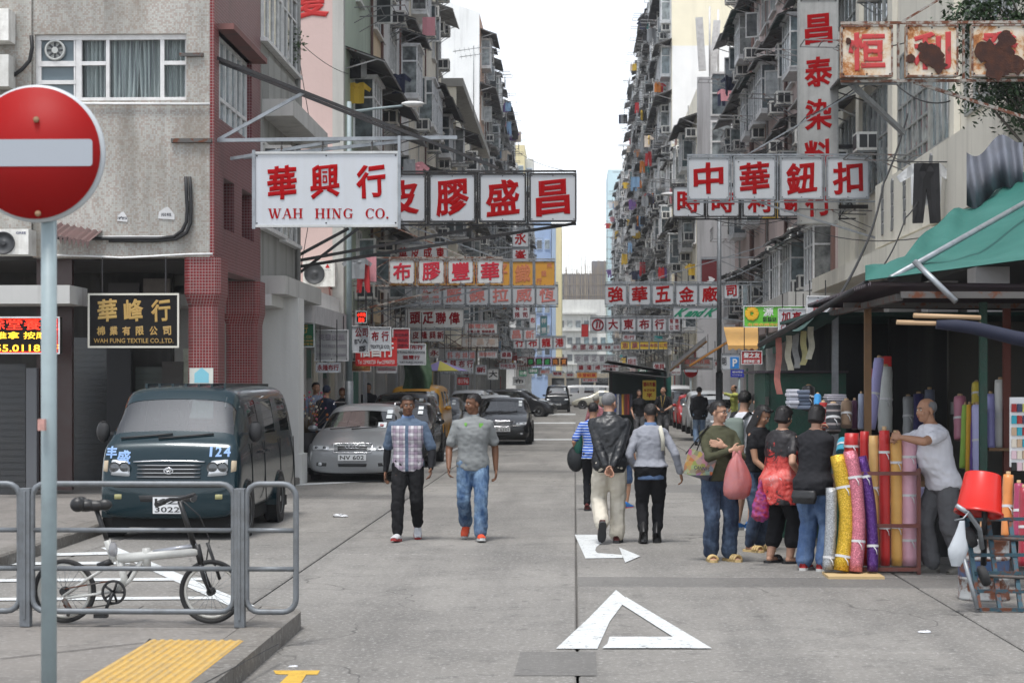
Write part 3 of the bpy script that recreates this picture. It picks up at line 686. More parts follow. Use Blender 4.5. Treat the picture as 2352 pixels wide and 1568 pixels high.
for i in range(10):
    u = i/10; x0_ = A.x+(B_.x-A.x)*u; x1_ = A.x+(B_.x-A.x)*(u+.1); z0_ = A.z-.17-(A.z-B_.z)*u*.6; aw.add([(x0_,27.25,z0_),(x1_,27.25,z0_),((x0_+x1_)/2,27.25,z0_-.12)], [(0,2,1)])
tag(aw.build('small_awning', M('awning_maroon',(.13,.075,.07),.7,dirt=.6)), 'small torn maroon awning on the mosaic front above the shop', 'awning')

# ---- grey concrete building next to it
gb = empty('grey_building', label='weathered grey concrete building with canopy slab between red flank and pink wall', cat='building')
GX = -5.5; GE = 36.4
m_grey = mat_wall('grey_concrete', (.30,.30,.28), .95)
b = MB(); b.box((-14,B1E+.05,3.55), (GX,GE,14)); b.build('wall', m_grey, gb)
sl_ = lambda xa, ya, Y0, Y1, x1, th: None
b = MB(); zc = PX(640,240,GX).z; b.box((GX-.02,B1E+.3,6.55), (GX+.55,GE+.6,6.85)); b.build('canopy_slab', m_conc_old, gb)
b = MB(); b.box((GX-.3,B1E+.3,6.852), (GX+.12,GE,7.6)); b.build('balcony_wall', m_grey, gb)
b = MB(); b.box((GX-.02,B1E+.05,3.4), (GX+.45,GE+.4,3.72)); b.build('lower_beam', m_conc_old, gb)
b = MB(); b.box((-9,33.6,0), (-5.03,34.25,3.4)); b.build('white_column', m_whitewash, gb)
b = MB(); b.box((-9,33.55,0), (-4.97,34.3,.55)); b.build('column_plinth', m_whitewash, gb)
b = MB(); b.box((-14,34.3,2.75), (-5.06,34.5,3.398)); b.box((-14,B1E+.05,3.2), (-5.3,34.0,3.398)); b.build('white_soffit', m_whitewash, gb)
T = wallT(-1, GX, B1E)
for x, z, q in ((1.2,4.6,3),(3.2,4.55,1),(1.3,7.9,3),(3.2,7.9,1)): put(WIN[q][0], 'window', gb, T, x, 0, z, 0, PANE[q])
for x, z in ((.55,9.2),(.5,5.6),(2.6,5.2)): put(AC, 'air_conditioner', gb, T, x, 0, z, 0, ACG)
b = MB(); b.tube([(GX+.06,GE-.1,3.5),(GX+.06,GE-.1,14)], .05, 8); b.build('drainpipe', m_pipe, gb)
# ---- low white canopy block with shops, Y 36..45
lb = empty('low_shop_block', label='low shop block with white canopy slab in front of the pink wall', cat='building')
b = MB(); b.box((-14,36.5,2.7), (-5.7,44.8,3.9)); b.build('wall', m_whitewash, lb)
b = MB(); A = P(692,700,36.6); b.box((-5.72,36.6,3.05), (-5.22,44.6,3.42)); b.build('canopy_slab', M('slab_white',(.55,.54,.55),.8,dirt=.3,streak=.3), lb)
shops(lb, -1, -5.75, 36.5, 44.8, 2.72, 2.2, m_conc_old, 3, 2.6)
# ---- pink tenement: blind pink side wall facing the camera, street front behind
pk = empty('pink_walled_tenement', label='tall tenement with blank pink side wall and green street front full of awnings', cat='building')
LX = -5.65; PY = 45.0
m_pink = mat_wall('pink_wall', (.66,.49,.455), .12)
b = MB(); x0 = P(600,0,PY).x; x1 = P(775,0,PY).x; b.box((x0,PY,P(0,700,PY).z-.6), (LX,PY+.2,22)); b.build('pink_side_wall', m_pink, pk)
b = MB(); b.box((LX-.25,PY-.03,3.5), (LX+.02,PY+.25,22)); b.build('corner_trim', mat_wall('trim_grey',(.52,.51,.48),.4), pk)
ch = MB(); q = P(707,12,PY-.01); put_text(ch, '廈', q.x+.02, q.z+.18, 1.0, 1.05, PY-.005, .03, .10, 0, .02, 1); ch.build('painted_character', M('paint_red',(.50,.015,.014),.6), pk)
ou = empty('outdoor_unit', label='white outdoor air conditioner with round fan on the pink wall', cat='air conditioner'); a, c = P(696,658,44.6), P(769,599,44.6); b = MB(); b.box((a.x,44.6,a.z), (c.x,44.95,c.z)); b.build('casing', m_ac, ou)
q = P(722,629,44.59); b = MB(); b.lathe([(.25,0),(.25,.02),(.22,.02),(.22,.004),(.04,.004),(.04,.02)], 28, 0, Matrix.Translation((q.x,44.595,q.z)) @ Matrix.Rotation(R(90),4,'X')); b.build('fan_grille', m_acd, ou)
b = MB(); q = P(752,612,44.59)
for k in range(3): b.prism([(0,0),(.03,.022),(0,.06),(-.03,.022)], 0, .004, T=Matrix.Translation((q.x,44.592,q.z)) @ Matrix.Rotation(R(120*k),4,'Y'))
put_text(b, 'MITSUBISHI', q.x, q.z-.09, .16, .025, 44.596, 0, 0, 1, .002); b.build('logo', [M('logo_red',(.5,.01,.01),.5), M('logo_grey',(.1,.1,.1),.5)], ou)
for x in (705,757): q = P(x,660,44.7); b = MB(); b.bar((q.x,44.62,q.z-.01), (q.x,45,q.z-.01), .04); b.bar((q.x,44.65,q.z-.02), (q.x,45,q.z-.4), .03); b.build('wall_bracket', M('bracket_red',(.2,.05,.04),.6), ou)
def segs(bld, side, X, items, z0, z1, seed, dens=1.0, **kw):
    s = -side
    for k, (y0, y1, mat, proud) in enumerate(items):
        b = MB(); xa = X+s*proud; b.box((min(X-s*9,xa),y0+.01,z0), (max(X-s*9,xa),y1-.01,z1)); b.build('wall', mat, bld)
        if y1-y0 > 2:
            T = wallT(side, xa, y0 if side < 0 else y1); front(bld, T, .2, y1-y0-.2, z0+.1, z1-.2, seed=seed+k, dens=dens, clothes=CL, **kw)
m_green = mat_wall('green_wall', (.46,.54,.44), .4); m_peach = mat_wall('peach_wall', (.76,.60,.40), .35); m_cream = mat_wall('cream_wall', (.84,.79,.66), .38)
m_offw = mat_wall('offwhite_wall', (.80,.80,.78), .5); m_whitew = mat_wall('white_old', (.86,.87,.86), .35); m_pinkg = mat_wall('pinkgrey_wall', (.66,.53,.50), .28)
m_blue = mat_wall('paleblue_wall', (.55,.70,.74), .12); m_orange = mat_wall('orange_wall', (.60,.40,.30), .4); m_greyw = mat_wall('greywhite_wall', (.78,.78,.76), .5)
segs(pk, -1, LX, [(45.25,51.2,m_green,0),(51.2,53.6,m_peach,.03),(53.6,55.2,m_greyw,.0)], 3.6, 22, 11, 1.0, awn=1.0, aw_set=(1,4,4), fl=3.05, bay=2.9, rackp=.5)
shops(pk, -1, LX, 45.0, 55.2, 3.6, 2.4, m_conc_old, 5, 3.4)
b2 = empty('cream_tenement', label='cream and white tenement with many dark awnings on the left', cat='building')
segs(b2, -1, LX, [(55.25,63,m_whitew,0),(63,66,m_cream,.03),(66,78.4,m_cream,0)], 3.6, 21, 31, 1.1, awn=.6, fl=3.0, bay=2.6)
shops(b2, -1, LX, 55.25, 78.4, 3.6, 2.4, m_conc_old, 6, 4.6)
# ---- lower tenement with a rounded bay facing the camera
b3 = empty('low_cream_tenement', label='lower cream tenement with bay windows and mouldy parapet', cat='building')
B3Y = 79.0; h3 = P(0,205,B3Y).z
xa, xb = P(1003,0,B3Y).x, P(1075,0,B3Y).x
segs(b3, -1, LX+.6, [(B3Y+.1,104,m_cream,0)], 3.6, h3-1.2, 51, 1.1, awn=.5, fl=2.9, bay=2.8)
b = MB(); b.box((-13,B3Y,3.6), (LX+.6,B3Y+.1,h3)); b.build('side_wall', m_cream, b3)
b = MB(); b.box((-13,B3Y-.1,h3), (LX+.9,104,h3+.35)); b.build('parapet', mat_wall('mould_parapet',(.30,.29,.27),1.0), b3)
for z in (h3-3.3, h3-6.4, h3-9.4):
    b = MB(); x0, x1 = P(1003,0,B3Y).x, P(1066,0,B3Y).x; wi = MB(); n = 3
    for i in range(n+1): x = x0+(x1-x0)*i/n; wi.box((x-.035,B3Y-.12,z), (x+.035,B3Y-.02,z+1.5))
    for zz in (z,z+1.0,z+1.45): wi.box((x0,B3Y-.115,zz), (x1,B3Y-.025,zz+.06))
    o_ = wi.build('window', m_winfr, b3); p = MB(); p.add([(x0,B3Y-.06,z),(x1,B3Y-.06,z),(x1,B3Y-.06,z+1.5),(x0,B3Y-.06,z+1.5)], [(0,1,2,3)]); p.build('pane', m_glass, o_)
    b.box((x0-.2,B3Y-.3,z-.15), (x1+.2,B3Y,z-.05)); b.build('ledge', m_conc_old, b3)
shops(b3, -1, LX+.3, B3Y, 104, 3.6, 2.4, m_conc_old, 7, 4.6)
# ---- white block with blind end wall, then orange/white fronts to the junction
b4 = empty('white_end_wall_tenement', label='tall tenement with streaked white blind end wall and television aerials', cat='building')
B4Y = 108.0; h4 = P(0,14,B4Y).z
b = MB(); b.box((P(985,0,B4Y).x,B4Y,3), (LX+.1,B4Y+.3,h4-.6)); b.prism([(P(985,0,B4Y).x,h4-.6),(LX+.1,h4-.6),(P(985,0,B4Y).x,h4+.5)], B4Y, B4Y+.3); b.build('end_wall', m_whitew, b4)
segs(b4, -1, LX+.1, [(B4Y+.32,114,m_orange,0),(114,132,m_whitew,0),(132,158,m_greyw,0)], 3.6, h4-.6, 71, 1.35, awn=.55, fl=2.9, bay=2.7, rackp=.6)
shops(b4, -1, LX, B4Y, 158, 3.6, 2.4, m_conc_old, 8, 5.0)
for (x, y, h) in ((1088,265,80),(1102,240,60)):
    p = P(x,y,80.0); b = MB(); b.tube([p, p+Vector((0,0,h*80/4248*2))], .02, 5); q = p+Vector((0,0,h*80/4248*1.9)); b.tube([q+Vector((-.9,0,-.1)), q+Vector((.9,0,.15))], .015, 5)
    for i in range(8): c = q+Vector((-.8+.2*i,0,-.09+.03*i)); b.tube([c+Vector((0,-.25,.05)), c+Vector((0,.25,-.05))], .008, 4)
    b.build('aerial', m_steel, b4)
# ---- junction, then farther blocks on the left
def block(name, label, x0, x1, y0, y1, h, mat, seed, side, dens=.8, fl=2.9, win=True, **kw):
    o = empty(name, label=label, cat='building')
    b = MB(); b.box((x0,y0,0), (x1,y1,h)); b.build('wall', mat, o)
    b = MB(); b.box((x0-.15,y0-.15,h+.002), (x1+.15,y1+.15,h+.5)); b.build('parapet', m_conc_old, o)
    if win:
        T = Matrix.Translation((x0,y0,0)); front(o, T, .3, x1-x0-.3, 3.5, h-.3, fl=fl, bay=3.2, dens=dens, seed=seed, awn=.12, acp=.4, rackp=.05)
    if side: T = wallT(side, x1 if side < 0 else x0, y0 if side < 0 else y1); front(o, T, .3, y1-y0-.3, 3.5, h-.3, fl=fl, bay=3.2, dens=dens, seed=seed+5, awn=.3, clothes=None)
    return o
block('far_tenement', 'grey tenement far down the left side beyond the junction', -16, LX+.2, 172, 236, 22, m_greyw, 81, -1, 1.0)
# far end of the street
def tower(name, label, x0, x1, y, h, mat, strip, dpt=14, cols=4, fl=3.0):
    o = empty(name, label=label, cat='building'); b = MB(); b.box((x0,y,0), (x1,y+dpt,h)); b.build('wall', mat, o)
    n = int(h/fl); wd = (x1-x0)/cols
    me = None
    for j in range(1,n):
        for i in range(cols):
            if me is None:
                wb = MB(); wb.box((-wd*.36,-.12,0), (wd*.36,.02,1.5)); me = wb.mesh('window', strip); pb = MB(); pb.box((-wd*.3,-.16,.15), (wd*.3,-.125,1.35)); mp_ = pb.mesh('pane', m_glass)
            q = link('window', me, o, (x0+wd*(i+.5),y,j*fl)); link('pane', mp_, q)
    return o
m_bt = mat_wall('blue_tower', (.33,.43,.60), .15); m_bt2 = mat_wall('blue_tower_trim', (.48,.56,.68), .1); m_yel = mat_wall('yellow_block', (.72,.62,.36), .15); m_faw = mat_wall('far_white', (.66,.66,.63), .4)
Yb = 262; tower('blue_tower', 'pale blue glass fronted tower at the far left end', P(1212,0,Yb).x, P(1266,0,Yb).x, Yb, P(0,512,Yb).z, m_bt, m_bt2, cols=3)
o = empty('yellow_edged_block', label='narrow block with pale yellow edge beside the blue tower', cat='building'); Yb = 258
b = MB(); b.box((P(1277,0,Yb).x,Yb,0), (P(1290,0,Yb).x,Yb+16,P(0,520,Yb).z)); b.build('yellow_wall', m_yel, o); b = MB(); b.box((P(1267,0,Yb).x,Yb+1,0), (P(1276.8,0,Yb).x,Yb+16,P(0,520,Yb).z)); b.build('blue_wall', m_bt, o)
Yb = 300; tower('yellow_roof_block', 'cream block with rooftop dish behind the left tenements', P(1150,0,Yb).x, P(1205,0,Yb).x, Yb, P(0,338,Yb).z, m_yel, m_faw, cols=3)
Yb = 310; tower('pale_tower', 'pale grey-white tower behind the cream block', P(1168,0,Yb-4).x, P(1226,0,Yb-4).x, Yb-6, P(0,380,Yb).z, m_faw, m_bt2, cols=3, dpt=5)
Yb = 330; o = tower('apartment_slab', 'white apartment slab closing the far end of the street', P(1280,0,Yb).x, P(1395,0,Yb).x, Yb, P(0,690,Yb).z, m_faw, M('band_white',(.6,.6,.58),.7), cols=6)
for j in range(1,6): b = MB(); b.box((P(1290,0,Yb).x,Yb-.8,j*3-.5), (P(1370,0,Yb).x,Yb-.01,j*3-.15)); b.build('balcony', m_faw, o)
Yb = 430; o = empty('scaffolded_building', label='hazy building wrapped in grey netting and bamboo scaffolding', cat='building')
b = MB(); x0, x1, z1 = P(1285,0,Yb).x, P(1420,0,Yb).x, P(0,632,Yb).z; b.box((x0,Yb,0), (x1,Yb+25,z1)); b.box((P(1360,0,Yb).x,Yb-1,0), (x1,Yb+20,z1+3)); b.build('netted_block', mat_wall('netting',(.20,.185,.19),.3,sc_=.2), o)
sb = MB(); r = random.Random(4)
for i in range(46): x = x0+(x1-x0)*(i+.5)/46; sb.bar((x,Yb-1.6,0), (x+r.uniform(-.3,.3),Yb-1.6,z1+r.uniform(.5,5)), .14)
for j in range(12): z = z1*j/11; sb.bar((x0,Yb-1.75,z), (x1,Yb-1.75,z), .12)
sb.build('scaffolding', M('bamboo',(.25,.20,.14),.8), o)
Yb = 255; tower('lightblue_tower', 'pale sky blue tower with blank end wall on the right', P(1396,0,Yb).x, P(1396,0,Yb).x+9, Yb, P(0,395,Yb).z, m_blue, m_blue, cols=1, fl=60)
# ================================================================= right side
RX = 7.0
r1 = empty('cream_corner_building', label='cream building on the right with steel grid windows behind rusty sign', cat='building')
m_rc = mat_wall('right_cream', (.66,.63,.55), .4)
b = MB(); b.box((RX,28.0,4.6), (16,49.4,16)); b.build('wall', m_rc, r1)
b = MB(); b.box((RX-.12,40.3,4.2), (RX-.004,40.9,16)); b.box((RX-.12,45,4.2), (RX-.004,45.5,16)); b.box((RX-.12,33.8,4.2), (RX-.004,34.2,16)); b.build('pilaster', m_rc, r1)
b = MB(); b.box((RX-.7,33,4.25), (RX+2,49.3,4.62)); b.build('canopy_beam', m_rc, r1)
b = MB(); b.box((RX+2.2,28,0), (RX+2.5,49.4,4.25)); b.build('shop_wall', m_shopdark, r1)
for y in (33.0,37.4,42,48.6): b = MB(); b.box((RX+.1,y,0), (RX+.7,y+.7,4.25)); b.build('pillar', mat_wall('pillar_pale',(.42,.41,.41),.4), r1)
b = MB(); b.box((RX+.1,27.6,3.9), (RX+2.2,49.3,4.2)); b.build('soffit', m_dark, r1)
def gridwin(bld, y0, y1, z0, z1, nx, nz, X=RX):
    wi = MB()
    for i in range(nx+1): y = y0+(y1-y0)*i/nx; wi.box((X-.06,y-.025,z0), (X+.02,y+.025,z1))
    for j in range(nz+1): z = z0+(z1-z0)*j/nz; wi.box((X-.055,y0,z-.025), (X+.02,y1,z+.025))
    o = wi.build('window', m_winfr2, bld)
    for i in range(nx):
        for j in range(nz):
            p = MB(); ya, yb, za, zb = y0+(y1-y0)*i/nx+.02, y0+(y1-y0)*(i+1)/nx-.02, z0+(z1-z0)*j/nz+.02, z0+(z1-z0)*(j+1)/nz-.02
            p.add([(X-.02,ya,za),(X-.02,yb,za),(X-.02,yb,zb),(X-.02,ya,zb)], [(3,2,1,0)]); p.build('pane', m_glass, o)
gridwin(r1, 36.6, 40.0, 6.1, 8.8, 6, 5); gridwin(r1, 41.2, 44.8, 6.3, 8.6, 5, 2); gridwin(r1, 34.6, 36.3, 6.4, 8.6, 3, 1); gridwin(r1, 41.3,44.6,10,12.2,5,2); gridwin(r1, 45.8,49,10,12.2,5,2); gridwin(r1,45.8,49,6.3,8.6,5,2); gridwin(r1,29.5,33.2,6.6,8.7,5,2)
T = wallT(1, RX, 49.4)
for x, z in ((6.4,7.2),(6.9,10.6),(3.2,10.2),(1.6,7.4)): put(AC, 'air_conditioner', r1, T, x, 0, z, 0, ACG)
for x, z, k in ((6.6,9.2,1),(2.2,9.0,0),(2.0,12.3,1)): put(AWN[k], 'awning', r1, T, x, 0, z)
for x, z in ((6.2,9.7),(13.2,6.2),(5.2,5.9)):
    put(RACK[1], 'drying_rack', r1, T, x, 0, z)
# stone parapet with relief leaves above the shops
b = MB(); A = PX(2060,470,RX-.35)
b.box((RX-.5,28.0,4.75), (RX-.12,40.2,6.1)); b.build('parapet_wall', m_rc, r1)
rl = M('relief_grey',(.17,.175,.18),.8)
for y, k in ((39.2,0),(38.0,1),(36.6,2),(35.2,3),(33.9,4)):
    b = MB(); rr = random.Random(k)
    for i in range(4): zz = 4.95+i*.26; b.prism([(-.09+rr.uniform(-.05,.05),zz),(.07,zz+.03),(.1,zz+.24),(-.02,zz+.30),(-.1,zz+.2)], 0, .03, T=Matrix.Translation((RX-.53,y,0)) @ Matrix.Rotation(R(-90),4,'Z'))
    b.build('relief_leaf', rl, r1)
r2 = empty('pinkish_tenement', label='pinkish grey tenement with brown pipes behind the tall vertical sign', cat='building')
segs(r2, 1, RX, [(49.5,81,m_pinkg,0)], 3.7, 21, 101, 1.15, awn=.75, aw_set=(0,1,0,3), fl=2.95, bay=2.8)
for y in (49.9,55,61,67,73): b = MB(); b.box((RX-.1,y,3.7), (RX-.004,y+.25,21)); b.build('brown_strip', mat_wall('brown_strip',(.22,.13,.11),.5), r2)
b = MB(); b.box((RX-1.3,49.5,3.9), (RX,62,4.3)); b.build('canopy_slab', m_conc_old, r2)
shops(r2, 1, RX, 49.5, 81, 3.7, 2.2, m_conc_old, 9, 4.5)
r3 = empty('grey_end_wall_tenement', label='lower tenement with streaked grey end wall and phone masts on the roof', cat='building')
R3Y = 84; RX3 = P(1602,0,R3Y).x; h3r = P(0,186,R3Y).z
b = MB(); b.box((RX3,R3Y,0), (RX3+12,R3Y+.3,h3r)); b.build('end_wall', mat_wall('grey_end',(.46,.46,.47),.75), r3)
for z in (P(0,275,R3Y).z, P(0,385,R3Y).z, P(0,475,R3Y).z):
    wi = MB(); x = P(1657,0,R3Y).x; wi.box((x-.5,R3Y-.08,z), (x+.5,R3Y+.02,z+.08)); wi.box((x-.5,R3Y-.08,z+1.9), (x+.5,R3Y+.02,z+2)); wi.box((x-.5,R3Y-.075,z+.08), (x-.42,R3Y+.02,z+1.9)); wi.box((x+.42,R3Y-.075,z+.08), (x+.5,R3Y+.02,z+1.9)); wi.box((x-.42,R3Y-.07,z+1), (x+.42,R3Y+.02,z+1.07)); o_ = wi.build('window', m_winfr, r3)
    p = MB(); p.add([(x-.45,R3Y-.03,z),(x+.45,R3Y-.03,z),(x+.45,R3Y-.03,z+2),(x-.45,R3Y-.03,z+2)], [(0,1,2,3)]); p.build('pane', m_glass, o_)
segs(r3, 1, RX3+.02, [(R3Y+.32,104,m_cream,0)], 3.6, h3r-.4, 121, 1.2, awn=.5, fl=2.9, bay=2.7)
for x, a in ((1630,4),(1636,-3)):
    q = P(x-10,190,R3Y+.5); b = MB(); q.y += a*.1; q.x += a*.08; b.cbox((0,0,1.7), (.32,.25,2.4), T=Matrix.Translation(q) @ Matrix.Rotation(R(a*1.2),4,'Y')); b.tube([q+Vector((.3,0,0)), q+Vector((.3,0,3.4))], .05, 6); b.build('phone_mast', m_winfr, r3)
r4 = empty('tall_cream_tenement', label='tallest cream tenement on the right covered in washing and window cages', cat='building')
R4Y = 106; RX4 = P(1543,0,R4Y).x
b = MB(); b.box((RX4,R4Y,0), (RX4+14,R4Y+.3,30)); b.build('end_wall', mat_wall('cream_end',(.80,.74,.58),.15), r4)
b = MB(); b.box((RX4+.02,R4Y-.02,15.6), (RX4+14,R4Y-.004,21.2)); b.build('white_patch', mat_wall('white_patch',(.78,.78,.78),.1), r4)
segs(r4, 1, RX4-.02, [(R4Y+.32,124,m_greyw,0),(124,146,m_cream,0),(146,172,m_greyw,0)], 3.6, 28.4, 141, 1.6, awn=.5, fl=2.8, bay=2.5, rackp=.8, acp=.9)
shops(r4, 1, RX4, R3Y+.4, 172, 3.6, 2.2, m_conc_old, 10, 5)
r5 = empty('far_pink_tenement', label='far pale pink tenement before the sky blue tower', cat='building')
segs(r5, 1, RX4-.1, [(176,196,m_pink,0),(196,248,m_greyw,0)], 3.6, 25, 161, 1.3, awn=.3, fl=2.9, bay=3.0)
b = MB(); b.box((RX4-.3,175.4,0), (RX4+9,175.9,25)); b.build('end_wall', m_pink, r5)
# ---------------------------------------------------------------- hanging shop signs
m_sgw = M('sign_white', (.50,.52,.55), .45, dirt=.12, dirtcol=(.35,.33,.28), dscale=3, streak=.18)
m_sgw2 = M('sign_white_aged', (.57,.585,.59), .5, dirt=.2, dirtcol=(.36,.29,.2), dscale=3, streak=.4)
m_sgw3 = M('sign_white_worn', (.62,.60,.57), .6, dirt=.25, dscale=4, rust=.12, streak=.3)
m_red = M('sign_red', (.33,.006,.008), .8, spec=.04, dirt=.18, dirtcol=(.25,.01,.01), dscale=5); m_red2 = M('sign_faded_red', (.52,.15,.13), .6, dirt=.3, dirtcol=(.6,.5,.48), dscale=6); m_redd = M('sign_dark_red', (.22,.008,.014), .8, spec=.04)
m_redl = M('sign_pinkred', (.48,.03,.05), .7, spec=.15); m_sgred = M('sign_red_face', (.56,.02,.018), .4, dirt=.15); m_org = M('sign_orange', (.62,.29,.025), .5, dirt=.3, dirtcol=(.3,.2,.1), dscale=3); m_sgyel = M('sign_yellow', (.72,.50,.03), .5, dirt=.25)
m_sgbk = M('sign_black', (.010,.009,.009), .5, spec=.15); m_gold = M('sign_gold', (.42,.27,.07), .4, dirt=.3, dirtcol=(.35,.12,.03)); m_sggr = M('sign_green', (.02,.23,.11), .45); m_lime = M('sign_lime', (.13,.50,.04), .45); m_wht = M('letter_white', (.7,.7,.7), .5); m_ink = M('letter_black', (.02,.02,.025), .5); m_grn = M('letter_green', (.0,.22,.11), .45)
m_teal = M('sign_teal', (.10,.30,.33), .5, dirt=.3); m_maroon = M('sign_maroon', (.13,.01,.012), .4); m_blu = M('sign_blue', (.012,.03,.42), .45); m_gryl = M('letter_grey', (.22,.20,.23), .6); m_brt = M('letter_bright_green', (.03,.42,.10), .5); m_ored = M('letter_orange', (.62,.20,.02), .5)
def serif(mb, s, x0, z0, W, H, y, m=0, gap=None):
    """roman capitals with serifs, drawn as flat strokes"""
    adv = {'W':1.05,'A':.8,'H':.86,'I':.42,'N':.86,'G':.82,'C':.76,'O':.86,'.':.3,' ':.62}
    tot = sum(adv[c] for c in s); u = W/tot; x = x0
    def q(pts, k=0): mb.prism([(x+px*u, z0+pz*H) for px,pz in pts], y-.004-k*.0004, y, m)
    def bar(xa, za, xb, zb, w_, k=0): q([(xa-w_/2,za),(xa+w_/2,za),(xb+w_/2,zb),(xb-w_/2,zb)], k)
    def sf(xc, z, w_=.3, k=3): q([(xc-w_/2,z),(xc+w_/2,z),(xc+w_/2,z+.05),(xc-w_/2,z+.05)], k)
    def ring(cx, rx, a0, a1, tk, tn):
        n = 22
        for i in range(n):
            p = []
            for a, o in ((a0+(a1-a0)*i/n,0),(a0+(a1-a0)*(i+1)/n,0),(a0+(a1-a0)*(i+1)/n,1),(a0+(a1-a0)*i/n,1)):
                f = abs(math.cos(a)); t_ = tn+(tk-tn)*f
                p.append((cx+(rx-o*t_)*math.cos(a), .5+(.51-o*(tn*1.3))*math.sin(a)))
            q(p[::-1] if a1 < a0 else p)
    for c in s:
        a = adv[c]
        if c == 'H': bar(.2,0,.2,1,.15); bar(.66,0,.66,1,.15,1); q([(.2,.47),(.66,.47),(.66,.54),(.2,.54)],2); [sf(p,z) for p in (.2,.66) for z in (0,.95)]
        if c == 'I': bar(.2,0,.2,1,.15); sf(.2,0); sf(.2,.95)
        if c == 'N': bar(.18,0,.18,1,.06); bar(.64,0,.64,1,.06,1); bar(.2,1,.62,0,.17,2); sf(.18,0,.26); sf(.15,.95,.24); sf(.66,.95,.26)
        if c == 'A': bar(.12,0,.4,1,.06); bar(.42,1,.66,0,.16,1); q([(.22,.33),(.58,.33),(.56,.39),(.24,.39)],2); sf(.12,0,.24); sf(.68,0,.3)
        if c == 'W': bar(.12,1,.32,0,.15); bar(.36,0,.52,1,.06,1); bar(.5,1,.68,0,.15,2); bar(.72,0,.9,1,.06,4); sf(.12,.95,.28); sf(.5,.95,.2); sf(.9,.95,.24)
        if c == 'O': ring(.42,.37,0,2*math.pi,.17,.05)
        if c in 'CG': ring(.42,.36,R(42),R(318),.16,.05); bar(.68,.70,.68,.95,.05,3)
        if c == 'G': bar(.64,.05,.64,.45,.13,4); sf(.64,.42,.28)
        if c == '.': mb.lathe([(.001,0),(.09*u,0),(.09*u,.004),(.001,.004)], 12, m, Matrix.Translation((x+.12*u,y-.001,z0+.07*H)) @ Matrix.Rotation(R(90),4,'X'))
        x += a*u
def lay(mb, txts, x0, x1, z0, z1, y, brush, bold, seed):
    for k, tx in enumerate(txts):
        s, cx, cz, w_, h = tx[:5]; mi = tx[5] if len(tx) > 5 else 0
        cjk = any(ord(c) > 0x2e80 for c in s)
        put_text(mb, s, x0+(x1-x0)*cx, z0+(z1-z0)*cz, (x1-x0)*w_, (z1-z0)*h, y, bold if cjk else .012, (brush if len(s) == 1 else 0), mi, .006, seed+k*1.7)
def sign(label, Y, y0, y1, panels, face=None, ink=None, side=-1, wall=None, frame=None, bars=True, th=.14, brush=.09, bold=.026, strut=True, group=None, name='shop_sign', hang=0, brace=None):
    face = face or m_sgw; inks = ink if isinstance(ink, (list,tuple)) else [ink or m_red]; frame = frame or (m_rusty if Y < 48 else m_steel)
    o = empty(name, label=label, cat='sign', group=group)
    za, zb = P(0,y1,Y).z, P(0,y0,Y).z; xs = []
    for k, pn in enumerate(panels):
        xa, xb, tx = P(pn[0],0,Y).x, P(pn[1],0,Y).x, pn[2]; fc = pn[3] if len(pn) > 3 and pn[3] else face; xs += [xa,xb]
        b = MB(); b.box((xa,Y,za), (xb,Y+th,zb)); p = b.build('panel', fc, o)
        e = .028*min(zb-za,1.1); fr = MB()
        for (p0, p1) in (((xa-.004,zb-e),(xb+.004,zb+.006)),((xa-.004,za-.006),(xb+.004,za+e))): fr.box((p0[0],Y-.02,p0[1]), (p1[0],Y-.002,p1[1]))
        for (p0, p1) in (((xa-.006,za+e),(xa+e,zb-e)),((xb-e,za+e),(xb+.006,zb-e))): fr.box((p0[0],Y-.018,p0[1]), (p1[0],Y-.003,p1[1]))
        if Y < 70:
            for bx in (xa+e*1.8,(xa+xb)/2,xb-e*1.8):
                for bz in (za+e*1.9,zb-e*1.9): fr.ball((bx,Y-.004,bz), .012, 6, 4, 1)
        fr.build('rim', [m_alu if frame is m_rusty else frame, m_black], p)
        lt = MB()
        if isinstance(tx, str): put_text(lt, tx, (xa+xb)/2, (za+zb)/2, (xb-xa)*.72, (zb-za)*.74, Y-.003, bold, brush, 0, .008, k*2.3)
        else: lay(lt, tx, xa, xb, za, zb, Y-.003, brush, bold, k)
        if lt.v: lt.build('lettering', inks, p)
    if bars:
        wx = wall if wall is not None else (-5.6 if side < 0 else 7.0)
        x0, x1 = min(xs), max(xs); f = MB(); yb = Y+th/2; t_ = .038
        near = x0 if side < 0 else x1; far_ = x1 if side < 0 else x0
        for z in (zb+.05, za-.05): f.bar((wx,yb,z), (far_,yb,z), t_)
        for i in range(1,len(panels)):
            xm = (P(panels[i-1][1],0,Y).x + P(panels[i][0],0,Y).x)/2; f.bar((xm,yb+.02,za-.04), (xm,yb+.02,zb+.04), .035)
        n = max(1, int(abs(near-wx)/(zb-za+.1)/1.2)) if abs(near-wx) > .4 else 0
        for i in range(n):
            a = wx+(near-wx)*i/n; c = wx+(near-wx)*(i+1)/n; f.bar((a,yb,zb), (c,yb,za), .03); f.bar((a,yb+.05,za), (c,yb+.05,zb), .03); f.bar((c,yb,za-.04), (c,yb,zb+.04), .035)
        if strut:
            hh = (zb-za); f.bar((wx,yb,zb+hh*1.3+.5), ((near+far_*2)/3,yb,zb+.06), .03); f.bar((wx,yb+.03,za-hh*.5-.4), (far_*.6+near*.4,yb+.03,za-.06), .045)
        f.build('bracket', frame if not brace else brace, o)
    if hang:
        f = MB(); x0, x1 = min(xs), max(xs)
        for u in (.15,.85): f.bar((x0+(x1-x0)*u,Y+th/2,zb), (x0+(x1-x0)*u,Y+th/2,zb+hang), .02)
        f.build('hanger', m_black, o)
    return o
